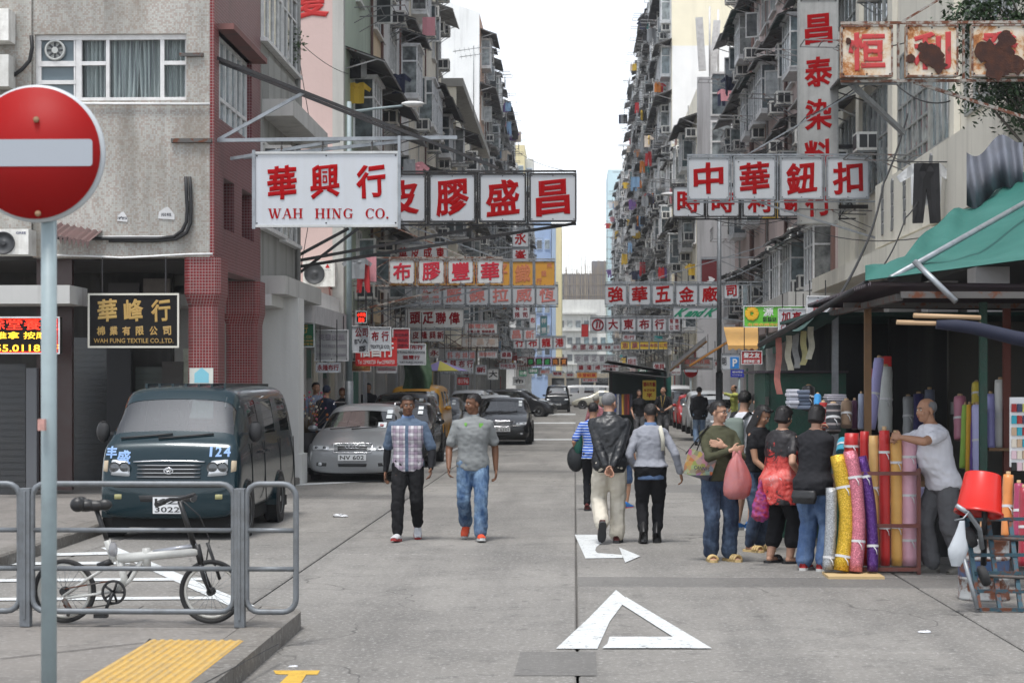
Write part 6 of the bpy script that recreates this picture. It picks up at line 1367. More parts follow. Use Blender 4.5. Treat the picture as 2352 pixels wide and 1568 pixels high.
def person(label, loc, rz, H=1.72, sex='m', skin='tan', top=None, bottom=None, hairst='short', hairm=None, feetp=None, lean=0, hands=None, look=(0,0), build=1.0, sleeve=.35, toplen=.50, legw=1.0, pant=1.0, belly=0, shoes=None, vox=.0075, sole=None, skirt=None, hemflare=0, elbow=None, glasses=False, stoop=0, palm=None, undersleeve=None, curls=(.5,.5), collar=None, lod=1):
    """feetp: two (x,y,z,yaw,pitch) ankles as fractions; hands: two wrist points in metres; look: head yaw,pitch"""
    root = empty('person', loc, rz, label, 'person'); h = H; fe = sex == 'f'; bd = build
    sw = (.108 if not fe else .094)*h*(.6+.4*bd); hipx = .052*h; sk = m_skin(skin)
    def sp(z):                            # spine offset (lean forward = -y)
        t = max(0,(z/h-.52)/.33); return -lean*t*h*.33 - stoop*max(0,t-.5)*.12
    zsh = .812*h; zn = .845*h
    k = bd*(1 if not fe else .95)
    tr = [(.455*h,0,.070*h*k,.050*h*k),(.50*h,.006,.090*h*k,.066*h*k),(.54*h,.008,.094*h*k*(1.03 if fe else 1),.068*h*k),(.60*h,-.004-belly*.5,(.080 if not fe else .072)*h*k+belly*.3,.056*h*k+belly*.55),(.66*h,-.004-belly*.5,(.083 if not fe else .074)*h*k+belly*.25,.058*h*k+belly*.5),(.72*h,-.006-(.012 if fe else 0),(.091 if not fe else .081)*h*k,.064*h*k+(.010 if fe else 0)),(.77*h,.0,.100*h*k if not fe else .088*h*k,.058*h*k),(.800*h,.006,.098*h*k if not fe else .088*h*k,.047*h*k),(.819*h,.010,.076*h*k,.038*h*k),(.834*h,.012,.048*h*k,.034*h*k),(.855*h,.012,.034*h,.033*h)]
    tr = [(z, y+sp(z), rx, ry) for z,y,rx,ry in tr]
    hy = sp(.86*h)-.01-stoop*.05; hc = Vector((0, hy-lean*.05*h, .925*h-abs(lean)*.03*h-stoop*.03)); hs = h/1.72*(1.0 if not fe else .96)
    Rm = Matrix.Rotation(look[0],3,'Z') @ Matrix.Rotation(look[1],3,'X'); HT = Matrix.Translation(hc) @ Rm.to_4x4() @ Matrix.Scale(hs,4)
    # legs
    fp = feetp or [(.055,.0,.05,.12,0),(-.055,.0,.05,-.12,0)]
    legs = []
    for s, f in zip((1,-1), fp):
        an = Vector((f[0]*h, f[1]*h, f[2]*h)); hp = Vector((s*hipx, .0, .515*h)); kn, an2 = ik(hp, an, .245*h, .235*h, (s*.12,-1,0)); legs.append((hp,kn,an2,f))
    # arms
    hd = hands or [(.16*h,-.02*h,.47*h),(-.16*h,-.02*h,.47*h)]; arms = []
    for i, s in enumerate((1,-1)):
        sh = Vector((s*(sw-.004*h), sp(zsh)+.008, .787*h)); pl = (elbow[i] if elbow else (s*.5,1,-.3)); el, wr = ik(sh, hd[i], .175*h, .150*h, pl); arms.append((sh,el,wr))
    b = MB(); torso_rings(b, tr)
    ar = .0285*h*(.55+.45*bd)*(1 if not fe else .86)
    for i, (sh, el, wr) in enumerate(arms):
        limb(b, [sh, sh.lerp(el,.45), el, el.lerp(wr,.3), wr], [ar*1.0,ar*1.0,ar*.80,ar*.80,ar*.50])
        d = (wr-el).normalized(); pn = palm[i] if palm else (-(1,-1)[i]*1.0,-.15,0); hand(b, wr, d if not (palm and len(palm[i]) > 3) else Vector(palm[i][3:6]), pn[:3], (1,-1)[i]*-1 if True else 1, curls[i])
    lr = .047*h*(.55+.45*bd)*(1.02 if fe else 1)
    for hp, kn, an, f in legs: limb(b, [hp, hp.lerp(kn,.4), kn, kn.lerp(an,.32), an], [lr*1.12,lr*1.08,lr*.74,lr*.74,lr*.46])
    bare = shoes in ('sandal','flip')
    if bare:
        for hp, kn, an, f in legs:
            Tf = Matrix.Translation(an) @ Matrix.Rotation(f[3],4,'Z') @ Matrix.Rotation(f[4],4,'X'); caps(b, Tf @ Vector((0,.02,-.04)), .032, Tf @ Vector((0,-.13,-.052)), .026); 
            for t in range(5): x = -.03+.015*t; caps(b, Tf @ Vector((x,-.13,-.052)), .011, Tf @ Vector((x,-.175+abs(t-1)*.006,-.056)), .009, 6)
    # head
    b.ball((0,.012,.036), (.074,.094,.084), 16, 12, T=HT); b.ball((0,-.022,-.028), (.058,.068,.084), 14, 10, T=HT); b.ball((0,-.040,-.078), (.038,.040,.034), 10, 8, T=HT)
    b.ball((0,-.030,.03), (.060,.062,.045), 12, 8, T=HT)
    for s in (1,-1): b.ball((s*.078,.012,-.008), (.010,.020,.032), 8, 6, T=HT); b.ball((s*.034,-.060,-.028), (.026,.024,.028), 8, 6, T=HT)
    limb(b, [HT @ Vector(p) for p in ((0,-.080,.012),(0,-.100,-.022))], [.0075*hs,.0125*hs], 7); b.ball((0,-.092,-.028), (.017,.013,.010), 8, 6, T=HT); b.ball((0,-.078,-.058), (.023,.012,.010), 8, 6, T=HT)
    caps(b, (0,sp(.84*h)+.012,.83*h), .034*h*(1 if not fe else .86), HT @ Vector((0,.018,-.05)), .032*h*(1 if not fe else .84))
    me = remeshed(b, vox, 2, 0, fac=.45); me.materials.append(sk); body_ = link('body', me, root)
    # face details
    if lod:
        for s in (1,-1):
            e = MB(); e.ball((s*.030,-.080,.006), (.0125,.008,.0075), 8, 6, 0, HT); e.ball((s*.030,-.0865,.006), (.0052,.003,.0058), 8, 6, 1, HT); e.build('eye', [M('eye_white',(.55,.53,.50),.3), M('eye_dark',(.015,.01,.008),.2)], body_)
            e = MB(); e.tube([HT @ Vector((s*x,y,z)) for x,y,z in ((.013,-.0905,.024),(.030,-.0895,.030),(.046,-.078,.025))], [.003,.0042,.0025], 5); e.build('eyebrow', hairm if hairst not in ('bald',) else M('brow_grey',(.08,.08,.08),.8), body_)
        e = MB(); e.ball((0,-.0885,-.0535), (.021,.0055,.0042), 10, 6, 0, HT); e.ball((0,-.0875,-.0615), (.019,.0060,.0050), 10, 6, 0, HT); e.build('lips', M('lips_'+skin, tuple(c*f for c,f in zip(SK[skin],(.82,.52,.55))), .45), body_)
    if glasses:
        e = MB()
        for s in (1,-1): e.tube([HT @ Vector((s*.031+.022*math.cos(a),-.098,.004+.016*math.sin(a))) for a in [2*math.pi*i/14 for i in range(15)]], .0018, 5, caps=False); e.tube([HT @ Vector(p) for p in ((s*.053,-.096,.008),(s*.078,-.05,.008),(s*.082,.015,.004))], .0018, 5)
        e.tube([HT @ Vector(p) for p in ((-.009,-.1,.006),(.009,-.1,.006))], .0018, 5); e.build('glasses', m_trim, root)
    hair(root, hc, hs, Rm, hairst, hairm, int(H*1000)%17, 1)
    ex = .0095+belly*.12
    # top garment
    if top:
        b = MB(); rings = [r_ for r_ in tr if r_[0] > max(toplen*h-.01,.49*h) and r_[0] < .838*h]
        z0 = toplen*h; base = min(tr, key=lambda q: abs(q[0]-z0)); fl = hemflare
        rr = [(z0, base[1] if z0 > .45*h else 0, base[2]+.027+fl, base[3]+.030+fl) if z0 > .44*h else (z0, .004, .100*h*k+fl, .078*h*k+fl)] + [(z, y, rx+ex+.006+fl*max(0,(.62*h-z)/(.62*h-z0+1e-3)), ry+ex+.008+fl*max(0,(.62*h-z)/(.62*h-z0+1e-3))) for z,y,rx,ry in rings if z > z0+.015] + [(.846*h, sp(.846*h)+.012, .041*h, .040*h)]
        torso_rings(b, rr)
        for sh, el, wr in arms:
            if sleeve <= .02: caps(b, sh, ar*1.12, sh+(el-sh)*.05, ar*1.12); continue
            e = sh.lerp(el, min(1,sleeve/.5)); wd = 1.22
            if sleeve <= .5: limb(b, [sh, sh.lerp(e,.6), e], [ar*1.12,ar*1.24,ar*1.34])
            else: e2 = el.lerp(wr, (sleeve-.5)/.5); limb(b, [sh, sh.lerp(el,.5), el, el.lerp(e2,.4), e2], [ar*1.14,ar*1.2,ar*1.1,ar*1.03,ar*.86])
        me = remeshed(b, .010, 2, .0085, 10, H*7); me.materials.append(top); link('top', me, root)
        if collar:
            c = MB(); vs = []; n = 20
            for z_, r1 in ((.832*h,.050*h),(.862*h,.040*h),(.864*h,.036*h)): vs += [(r1*math.cos(2*math.pi*i/n)*1.02, sp(.84*h)+.012+r1*math.sin(2*math.pi*i/n)*.98, z_-(.014 if math.sin(2*math.pi*i/n) < -.7 else 0)) for i in range(n)]
            c.add(vs, [(r*n+j,r*n+(j+1)%n,(r+1)*n+(j+1)%n,(r+1)*n+j) for r in range(2) for j in range(n)], 0, True); c.build('collar', collar, root)
    if undersleeve:
        for sh, el, wr in arms:
            b = MB(); limb(b, [sh.lerp(el,.5), el, el.lerp(wr,.35), el.lerp(wr,.97)], [ar*1.1,ar*.92,ar*.92,ar*.64])
            me = remeshed(b, .010, 2, .002, 14, 3); me.materials.append(undersleeve); link('undersleeve', me, root)
    if bottom:
        b = MB(); zt = .585*h; rr = [(r_[0], r_[1], r_[2]+.010, r_[3]+.010) for r_ in tr if r_[0] < zt]; rr.append((zt, tr[3][1], tr[3][2]+.006, tr[3][3]+.006)); torso_rings(b, rr)
        for hp, kn, an, f in legs:
            lw = lr*legw
            if pant <= .55: e = hp.lerp(kn, pant/.5); limb(b, [hp, hp.lerp(e,.5), e], [lr*1.22,lr*1.18*legw,lr*1.1*legw])
            else: e2 = kn.lerp(an, (pant-.5)/.5); limb(b, [hp, hp.lerp(kn,.45), kn, kn.lerp(e2,.4), e2], [lr*1.22,lr*1.16*max(1,legw*.95),lw*.94,lw*.92,lw*(.78 if legw < 1.02 else .92)])
        me = remeshed(b, .011, 2, .010, 9, H*3+1); me.materials.append(bottom); link('trousers' if not skirt else 'leggings', me, root)
    if shoes:
        up, so2 = sole if isinstance(sole,(list,tuple)) else (sole, m_trim)
        for hp, kn, an, f in legs: shoe(root, an, f[3], f[4], up, so2, shoes)
    return root, dict(arms=arms, hc=hc, HT=HT, legs=legs)
# ---- clothing patterns
def mat_plaid():
    m = bpy.data.materials.new('cloth_plaid'); m.use_nodes = True; t = NT(m); b = t.n['Principled BSDF']; b.inputs['Roughness'].default_value = .9
    v = t.coord(); s = t.new('SeparateXYZ'); t.link(v, s.inputs[0])
    def st(o, f, ph, th): return t.math('GREATER_THAN', t.math('SINE', t.math('ADD', t.math('MULTIPLY', o, f), ph)), th)
    c = (.52,.50,.52)
    for o, f, ph, th, col, a in ((s.outputs[0],75,0,.1,(.20,.13,.20),.55),(s.outputs[2],75,.6,.1,(.20,.13,.20),.55),(s.outputs[0],150,1,.86,(.07,.06,.09),.6),(s.outputs[2],150,2,.86,(.07,.06,.09),.6)):
        c = t.mix(t.math('MULTIPLY', st(o,f,ph,th), a), c, col)
    den = t.mix(t.noise(v, 30, 4), (.055,.085,.135), (.10,.14,.20))
    yo = t.math('GREATER_THAN', s.outputs[2], 1.335); sl = t.math('GREATER_THAN', t.math('ABSOLUTE', s.outputs[0]), .185); pl = t.math('LESS_THAN', t.math('ABSOLUTE', t.math('ADD', s.outputs[0], -.005)), .020)
    c = t.mix(t.math('MAXIMUM', t.math('MAXIMUM', yo, sl), pl), c, den); t.link(c, b.inputs['Base Color']); t.bump(t.noise(v, 24, 4), .35, .01, b); return m
def mat_denim(name, dark, light, fade=.6):
    m = bpy.data.materials.new('denim_'+name); m.use_nodes = True; t = NT(m); b = t.n['Principled BSDF']; b.inputs['Roughness'].default_value = .9
    v = t.coord(); s = t.new('SeparateXYZ'); t.link(v, s.inputs[0])
    f = t.ramp(t.noise(t.coord((1,1,.45)), 9, 5, .6), (.38,0), (.68,fade)); c = t.mix(f, dark, light)
    f2 = t.ramp(t.noise(v, 48, 4, .7), (.4,0), (.7,.35)); c = t.mix(f2, c, [x*.6 for x in dark]); t.link(c, b.inputs['Base Color']); t.bump(t.noise(v, 22, 5), .45, .012, b); return m
def mat_dress():
    m = bpy.data.materials.new('cloth_dress'); m.use_nodes = True; t = NT(m); b = t.n['Principled BSDF']; b.inputs['Roughness'].default_value = .6; v = t.coord()
    s = t.new('SeparateXYZ'); t.link(v, s.inputs[0]); zt = t.math('MULTIPLY', t.math('ABSOLUTE', t.math('ADD', s.outputs[2], -.86)), .9)
    n = t.math('SUBTRACT', t.noise(v, 6.5, 8, .75, 1.2), zt)
    c = t.ramp(n, (.18,(.012,.010,.012)), (.29,(.013,.010,.012)), (.31,(.36,.02,.015)), (.40,(.55,.06,.05)), (.55,(.60,.16,.14)), (.66,(.48,.30,.33)))
    sp = t.ramp(t.noise(t.coord((1,1,.55)), 15, 7, .75, .9), (.60,0), (.62,1)); up = t.ramp(t.noise(v, 4, 2), (.48,0), (.6,.9)); c = t.mix(t.math('MULTIPLY', sp, up), c, (.55,.55,.57))
    t.link(c, b.inputs['Base Color']); t.bump(t.noise(v, 20, 3), .2, .01, b); return m
def mat_stripe(name, a, b_, f):
    m = bpy.data.materials.new('cloth_'+name); m.use_nodes = True; t = NT(m); b = t.n['Principled BSDF']; b.inputs['Roughness'].default_value = .9
    s = t.new('SeparateXYZ'); t.link(t.coord(), s.inputs[0]); k = t.math('GREATER_THAN', t.math('SINE', t.math('MULTIPLY', s.outputs[2], f)), .55); t.link(t.mix(k, a, b_), b.inputs['Base Color']); return m
hb = M('hair_black',(.010,.008,.008),.5,spec=.4); hg = M('hair_grey',(.16,.16,.165),.7,dirt=.6,dirtcol=(.04,.04,.04),dscale=30); hbr = M('hair_brown',(.03,.017,.012),.55); hdk = M('hair_dark',(.016,.013,.012),.55)
k_blk = cloth('black',(.012,.012,.014)); k_blk2 = cloth('black_soft',(.018,.018,.021)); k_grey = cloth('grey_polo',(.21,.22,.22)); k_card = cloth('grey_cardigan',(.27,.28,.315)); k_olive = cloth('olive',(.062,.062,.036)); k_white = cloth('white_tee',(.60,.60,.64)); k_cream = cloth('cream',(.55,.51,.43)); k_gtrs = cloth('grey_trousers',(.10,.10,.105)); k_jack = M('jacket_nylon',(.010,.011,.013),.42,bump=.5,bscale=18); k_dgreen = cloth('dark_green',(.03,.035,.02)); k_teal = cloth('teal',(.03,.22,.30)); k_blue = cloth('blue_shirt',(.03,.09,.36)); k_red = cloth('red_shirt',(.42,.02,.02)); k_navy = cloth('navy',(.02,.025,.045)); k_lblue = cloth('light_blue',(.20,.25,.36)); k_pinkf = cloth('pink_floral',(.40,.16,.18),dirt=.8,dirtcol=(.06,.05,.05),dscale=30); k_lime = cloth('lime',(.42,.45,.12)); k_khaki = cloth('khaki',(.20,.18,.13))
d_blue = mat_denim('blue',(.022,.062,.15),(.20,.30,.42),.9); d_dark = mat_denim('dark',(.012,.022,.05),(.09,.14,.22),.65); d_mid = mat_denim('mid',(.05,.10,.22),(.20,.28,.40),.5); d_light = mat_denim('light',(.14,.22,.36),(.36,.44,.52),.6); k_denimshirt = mat_denim('shirt',(.08,.14,.27),(.16,.23,.36),.5)
s_white = M('shoe_white',(.55,.55,.56),.5,dirt=.35,dirtcol=(.25,.25,.27),dscale=22); s_orange = M('shoe_orange',(.62,.07,.02),.5); s_red = M('shoe_red',(.40,.02,.025),.6); s_black = M('shoe_black',(.015,.015,.016),.45); s_maroon = M('shoe_maroon',(.10,.02,.018),.5); s_tan = M('sandal_tan',(.50,.36,.16),.6); s_solew = M('sole_white',(.52,.52,.51),.6); s_soler = M('sole_red',(.30,.03,.03),.6); s_blue = M('shoe_blue',(.02,.14,.42),.5); s_clog = M('clog_grey',(.08,.075,.065),.6)
def at(x, y): p = G(x, y); return (p.x, p.y, 0)
# 1 man in plaid shirt
o, d = person('man in plaid and denim short sleeved shirt walking towards the camera', at(937,1240), R(-3), 1.69, 'm', 'brown', mat_plaid(), cloth('track_black',(.010,.010,.011)), 'short', hb, [(.050,.13,.10,.15,.55),(-.055,-.11,.052,-.1,-.1)], .02, [(.285,-.12,.84),(-.27,.06,.80)], (.30,.0), 1.12, .42, .475, 1.0, .97, 0, 'shoe', .0065, (s_white, s_soler), undersleeve=k_blk, curls=(.6,.6), collar=k_denimshirt)
# 2 man in grey polo
o, d = person('man in grey polo shirt and ripped blue jeans looking sideways', at(1086,1240), R(4), 1.71, 'm', 'brown', k_grey, d_blue, 'short', hb, [(.050,-.10,.052,.1,-.1),(-.045,.14,.11,-.2,.6)], .02, [(.27,.06,.82),(-.28,-.14,.85)], (-1.0,.0), 1.14, .36, .475, 1.03, .97, 0, 'shoe', .0065, (s_orange, s_solew), curls=(.7,.7), collar=k_grey)
lm_ = M('emblem_lime',(.16,.40,.07),.8)
for x, z, s_ in ((.095,1.335,.042),(-.085,1.35,.026)):
    b = MB(); b.prism([(-s_*.6,s_*.7),(s_*.6,s_*.7),(s_*.65,-.1*s_),(0,-s_),(-s_*.65,-.1*s_)], -.001, .003, T=Matrix.Translation((x,-.119,z)) @ Matrix.Rotation(R(-6),4,'X') @ Matrix.Rotation(R(25 if x > 0 else -25),4,'Z')); b.build('shirt_emblem', lm_, o)
# 3 old man in black jacket
o, d = person('grey haired man in black jacket and cream trousers walking away with hands clasped behind', at(1400,1247), R(180), 1.74, 'm', 'old', k_jack, k_cream, 'crop', hg, [(.052,.10,.135,.1,1.0),(-.05,-.03,.05,-.2,0)], .08, [(.035,.185,.865),(-.035,.20,.88)], (-.55,.05), 1.16, .97, .465, 1.12, .97, .02, 'shoe', .0065, (s_maroon, M('sole_dark',(.03,.03,.032),.7)), glasses=True, stoop=.35, elbow=[(1,.35,-.2),(-1,.35,-.2)], palm=[(0,.5,-.8,-.7,.1,-.7),(0,.6,-.6,.7,.1,-.6)], curls=(.9,.9), collar=k_jack)
# 4 woman in grey cardigan
o, d = person('woman in grey cardigan over denim shirt with black trousers walking away', at(1494,1247), R(177), 1.60, 'f', 'tan', k_card, k_blk, 'short', hdk, [(.05,.03,.06,.1,.15),(-.045,-.06,.054,-.05,0)], .03, [(.19,-.10,.86),(-.34,-.02,.80)], (.25,.1), 1.24, .96, .545, .92, .9, .02, 'boot', .0065, (s_black, s_black), curls=(.6,.7), collar=k_denimshirt)
b = MB(); torso_rings(b, [(.455*1.6,.0,.165,.125),(.5*1.6,.0,.162,.125),(.55*1.6,-.005,.15,.118)]); b2_ = link('shirt_hem', remeshed(b,.011,2,.004), o); b2_.data.materials.append(k_denimshirt)
b = MB(); b.tube([(-.145,.10,1.06),(-.14,.125,1.2),(-.115,.10,1.31),(-.105,.02,1.335),(-.115,-.10,1.28),(-.15,-.12,1.0)], .017, 6, sq=(1.6,.4)); b.build('bag_strap', M('strap_cream',(.52,.50,.42),.8), o)
# 5 boy in blue striped shirt and child beyond
o, d = person('person in blue striped polo carrying dark bags partly hidden by the old man', at(1362,1172), R(170), 1.56, 'm', 'tan', mat_stripe('blue_stripe',(.02,.09,.42),(.50,.55,.65),160), k_blk, 'short', hb, None, .05, [(.25,-.12,.82),(-.2,-.1,.8)], (0,.1), 1.0, .38, .48, .9, .95, 0, 'shoe', .009, (s_maroon, m_trim))
b = MB(); b.ball((.26,-.05,.74), (.13,.10,.19), 12, 8); b.build('shoulder_bag', M('bag_dark',(.012,.014,.016),.6,bump=.5,bscale=20), o); b = MB(); b.ball((.22,-.02,.98), (.07,.09,.20), 12, 8); b.build('green_bag', M('bag_green',(.01,.10,.07),.6), o)
person('child in denim shorts beyond the walking couple', at(1428,1165), R(160), 1.30, 'm', 'tan', k_blk, d_mid, 'short', hb, None, 0, None, (0,0), 1.0, .4, .48, 1.1, .42, 0, 'shoe', .010, (s_blue, s_orange), lod=0)
# 6 woman in olive top with tote and pink bag
o, d = person('woman in olive top and jeans holding a pink plastic bag and tote', at(1650,1287), R(12), 1.645, 'f', 'light', k_olive, d_dark, 'bun', hb, [(.062,-.02,.05,.35,0),(-.052,-.01,.05,-.1,0)], .02, [(-.005,-.235,1.185),(.055,-.275,1.145)], (.72,.0), 1.14, .90, .50, 1.08, .97, .01, 'sandal', .0065, (s_tan, s_tan), glasses=True, elbow=[(1,.1,-.9),(-1,.1,-.9)], palm=[(0,1,-.1,-1,0,.25),(0,1,0,1,0,.1)], curls=(.35,.5))
b = MB(); q = Vector((.11,-.29,1.12))
pr = []
for i in range(13):
    t_ = i/12; pr.append((max(.006,.17*math.sin(min(1,t_*1.05)**.75*math.pi*.62)**1.1) if t_ < .92 else .10, -.47*t_))
vs = []; n = 26
for k_, (r_, z_) in enumerate(pr):
    for j in range(n): a = 2*math.pi*j/n; w_ = 1+.16*noise.noise(Vector((math.cos(a)*2.6,math.sin(a)*2.6,z_*7)))+.13*math.sin(a*8+z_*9)*max(0,1+z_*3.2); vs.append((q.x+r_*w_*math.cos(a)*.82, q.y+r_*w_*math.sin(a)*.55, q.z+z_))
b.add(vs, [(i*n+j,(i+1)*n+j,(i+1)*n+(j+1)%n,i*n+(j+1)%n) for i in range(12) for j in range(n)] + [tuple(12*n+j for j in range(n-1,-1,-1))], 0, True)
for s in (1,-1): b.tube([q+Vector((s*.035,0,-.10)), q+Vector((s*.03,.0,.0)), q+Vector((0,.02,.05))], [.02,.014,.01], 6, sq=(1.4,.4))
pb = bpy.data.objects.new('plastic_bag', b.mesh('plastic_bag', M('plastic_pink',(.62,.20,.19),.3,trans=.35,dirt=.5,dirtcol=(.45,.22,.28),dscale=14,bump=.6,bscale=24))); C.objects.link(pb); pb.matrix_basis = Matrix.Translation(o.location) @ Matrix.Rotation(o.rotation_euler.z,4,'Z'); tag(pb, 'pink plastic carrier bag hanging from the hand of the woman in olive', 'bag')
b = MB(); q = Vector((-.23,-.12,.99)); T_ = Matrix.Translation(q) @ Matrix.Rotation(R(18),4,'Y') @ Matrix.Rotation(R(-25),4,'Z')
def tote(u, v): x = -.15+.30*u; z = -.13+.26*v; y = -.045*math.sin(math.pi*u)*(1-.6*v)-.02; return T_ @ Vector((x*(1-.12*(v<.2)),y,z))
b.grid(tote, 10, 8); b.grid(lambda u,v: T_ @ Vector((.15-.30*u,.045*math.sin(math.pi*u)*(1-.6*v)+.02,-.13+.26*v)), 10, 8); b.grid(lambda u,v: T_ @ Vector((-.15+.30*u,-.02-.045*math.sin(math.pi*u)+(.04+.09*math.sin(math.pi*u))*v,-.13)), 10, 2)
mt = bpy.data.materials.new('tote_print'); mt.use_nodes = True; t = NT(mt); bb = t.n['Principled BSDF']; bb.inputs['Roughness'].default_value = .7
vo = t.new('TexVoronoi'); vo.inputs['Scale'].default_value = 22; t.link(t.coord(), vo.inputs['Vector']); sx = t.new('SeparateXYZ'); t.link(t.coord(), sx.inputs[0])
cc = t.mix(.55, vo.outputs['Color'], (.45,.28,.10)); dk = t.math('LESS_THAN', sx.outputs[2], .89); t.link(t.mix(dk, t.mix(1,cc,(.42,.38,.32),'MULTIPLY'), (.02,.02,.03)), bb.inputs['Base Color'])
tb = empty('tote_bag', label='colourful printed tote bag on the shoulder of the woman in olive', cat='bag'); tb.matrix_basis = pb.matrix_basis.copy(); link('bag_body', b.mesh('bag_body', mt), tb)
b = MB(); b.tube([(-.36,-.05,1.10),(-.22,-.06,1.28),(-.115,-.03,1.385),(-.10,.04,1.385),(-.16,.09,1.25),(-.24,.03,1.08)], .012, 6, sq=(1.7,.5)); b.build('handle', k_blk, tb)
b = MB(); put_text(b, 'CANNES', 0, 0, .16, .04, 0, .02, 0, 0, .002); lo = b.build('lettering', m_ink, tb); lo.matrix_basis = T_ @ Matrix.Translation((.04,-.075,-.03)) @ Matrix.Rotation(R(-8),4,'Y')
# 7 young man with backpack
o, d = person('young man in white tee with grey backpack and dark shorts', at(1708,1217), R(140), 1.74, 'm', 'light', k_white, k_dgreen, 'short', hb, None, .03, [(.2,-.12,.9),(-.2,-.1,.9)], (.35,.1), 1.0, .36, .49, 1.1, .47, 0, 'shoe', .008, (s_blue, s_solew), lod=0)
b = MB(); torso_rings(b, [(1.0,.20,.13,.06),(1.05,.22,.145,.085),(1.2,.22,.145,.085),(1.36,.20,.13,.06),(1.40,.18,.10,.04)]); bp_ = link('backpack', remeshed(b,.014,2,.004), None); bp_.data.materials.append(cloth('backpack',(.15,.18,.16))); bp_.matrix_basis = Matrix.Translation(o.location) @ Matrix.Rotation(o.rotation_euler.z,4,'Z'); tag(bp_, 'grey green backpack worn by the young man in white', 'backpack')
for s in (1,-1): b = MB(); b.tube([(s*.10,.16,1.38),(s*.11,.04,1.47),(s*.12,-.09,1.40),(s*.14,-.10,1.2)], .016, 6, sq=(1.7,.4)); b.build('strap', k_blk2, bp_)
# 8 woman with long hair
o, d = person('woman in black top with long black hair and sunglasses on her head looking down', at(1733,1265), R(48), 1.60, 'f', 'tan', k_blk, d_dark, 'long', hb, None, .16, [(.10,-.33,.86),(-.12,-.32,.84)], (.05,.5), 1.08, .22, .54, 1.0, .97, .01, 'sandal', .007, (s_tan, s_tan))
b = MB()
for s in (1,-1): b.ball((s*.034,-.080,.105), (.028,.007,.018), 10, 6, T=d['HT'])
b.tube([d['HT'] @ Vector(p) for p in ((-.07,-.02,.10),(-.06,-.075,.108),(.06,-.075,.108),(.07,-.02,.10))], .004, 5); b.build('sunglasses', m_cglass, o)
b = MB(); torso_rings(b, [(.535*1.6,.0,.150,.115),(.555*1.6,.0,.150,.115)]); b.build('belt', M('belt_brown',(.10,.03,.015),.5), o)
# 9 woman in dress
o, d = person('woman in red and black splash print dress with black leggings at the stall', at(1790,1293), R(128), 1.60, 'f', 'light', mat_dress(), k_blk, 'bob', hb, [(.06,.02,.05,.2,0),(-.055,-.04,.05,-.2,0)], .10, [(.14,-.30,.98),(-.22,-.10,.88)], (.0,.25), 1.34, .28, .375, 1.05, .80, .035, 'flip', .0068, (s_black, s_black), hemflare=.035, skirt=True)
b = MB(); torso_rings(b, [(.0,0,.04,.025),(.05,0,.09,.055),(.18,0,.08,.05),(.32,0,.035,.025),(.42,0,.012,.01)]); rb = link('red_bag', remeshed(b,.01,2,.012,14), None); rb.data.materials.append(M('bag_print',(.26,.015,.03),.4,dirt=.8,dirtcol=(.20,.05,.35),dscale=22)); rb.location = P(1747,1198,18.5); tag(rb, 'small red patterned bag hanging beside the printed dress', 'bag')
# 10 person in black jacket
o, d = person('person with black bob in black jacket and jeans with red shoes at the fabric rolls', at(1868,1310), R(142), 1.62, 'f', 'light', k_blk2, d_mid, 'bob', hb, [(.06,.0,.05,.25,0),(-.06,-.02,.05,-.25,0)], .10, [(.10,-.27,1.34),(.18,-.28,1.02)], (.1,.25), 1.22, .95, .455, 1.14, .97, .01, 'shoe', .0068, (s_red, s_solew), hemflare=.02, elbow=[(.6,-.2,-1),(-1,.2,-.6)], curls=(1.3,.6))
b = MB(); torso_rings(b, [(.66,.17,.12,.035),(.72,.175,.14,.05),(.79,.17,.13,.04)]); wb = link('waist_bag', remeshed(b,.012,2,.003), o); wb.data.materials.append(s_black)
# 11 stall keeper
o, d = person('balding stall keeper in white tee and grey trousers leaning on the rolls', at(2166,1316), R(-72), 1.70, 'm', 'tan', k_white, k_gtrs, 'bald', hg, [(.055,.10,.055,.1,.1),(-.06,-.04,.05,-.1,0)], .26, [(.10,-.50,1.31),(-.14,-.46,1.27)], (.1,.0), 1.16, .30, .47, 1.16, .97, .055, 'shoe', .0068, (s_clog, s_clog), elbow=[(1,.3,-.2),(-1,.2,-.4)], curls=(.9,.9))
# -- farther people
FAR = dict(vox=.013, lod=0)
person('woman with glasses and hand at her chin between the backpack and the green cabinet', (P(1742,900,24.6).x,24.6,0), R(25), 1.71, 'f', 'light', k_white, k_dgreen, 'short', hb, None, 0, [(.05,-.19,1.42),(-.2,-.05,.85)], (.3,.1), 1, .4, .5, 1, .9, 0, 'shoe', .009, (s_black,s_black), glasses=True, curls=(1.2,.5))
person('person in teal top seen from behind by the green cabinet', (P(1770,900,25.5).x,25.5,0), R(180), 1.68, 'm', 'light', k_teal, d_dark, 'short', hb, None, 0, None, (0,0), 1, .3, .5, 1, .95, 0, 'shoe', .013, (s_black,s_black), lod=0)
person('man in black hooded jacket and light jeans walking away beside the silver cars', (P(1606,900,56).x,56,0), R(176), 1.76, 'm', 'tan', k_blk2, d_light, 'short', hb, [(.05,.06,.06,0,.3),(-.05,-.05,.05,0,0)], 0, [(.2,-.1,.86),(-.2,-.1,.86)], (0,0), 1.15, .95, .44, 1.05, .97, 0, 'shoe', .013, (s_black,s_black), lod=0)
o, d = person('tourist in black tee with camera at his waist looking up', (P(1524,900,60).x,60,0), R(-12), 1.77, 'm', 'light', k_blk, k_gtrs, 'short', hbr, [(.06,-.03,.05,.2,0),(-.05,.05,.06,0,.2)], 0, [(.08,-.24,1.0),(-.08,-.24,1.0)], (-.7,-.35), 1.05, .34, .5, 1.05, .97, 0, 'shoe', .011, (s_black,s_black), elbow=[(1,.3,-.4),(-1,.3,-.4)])
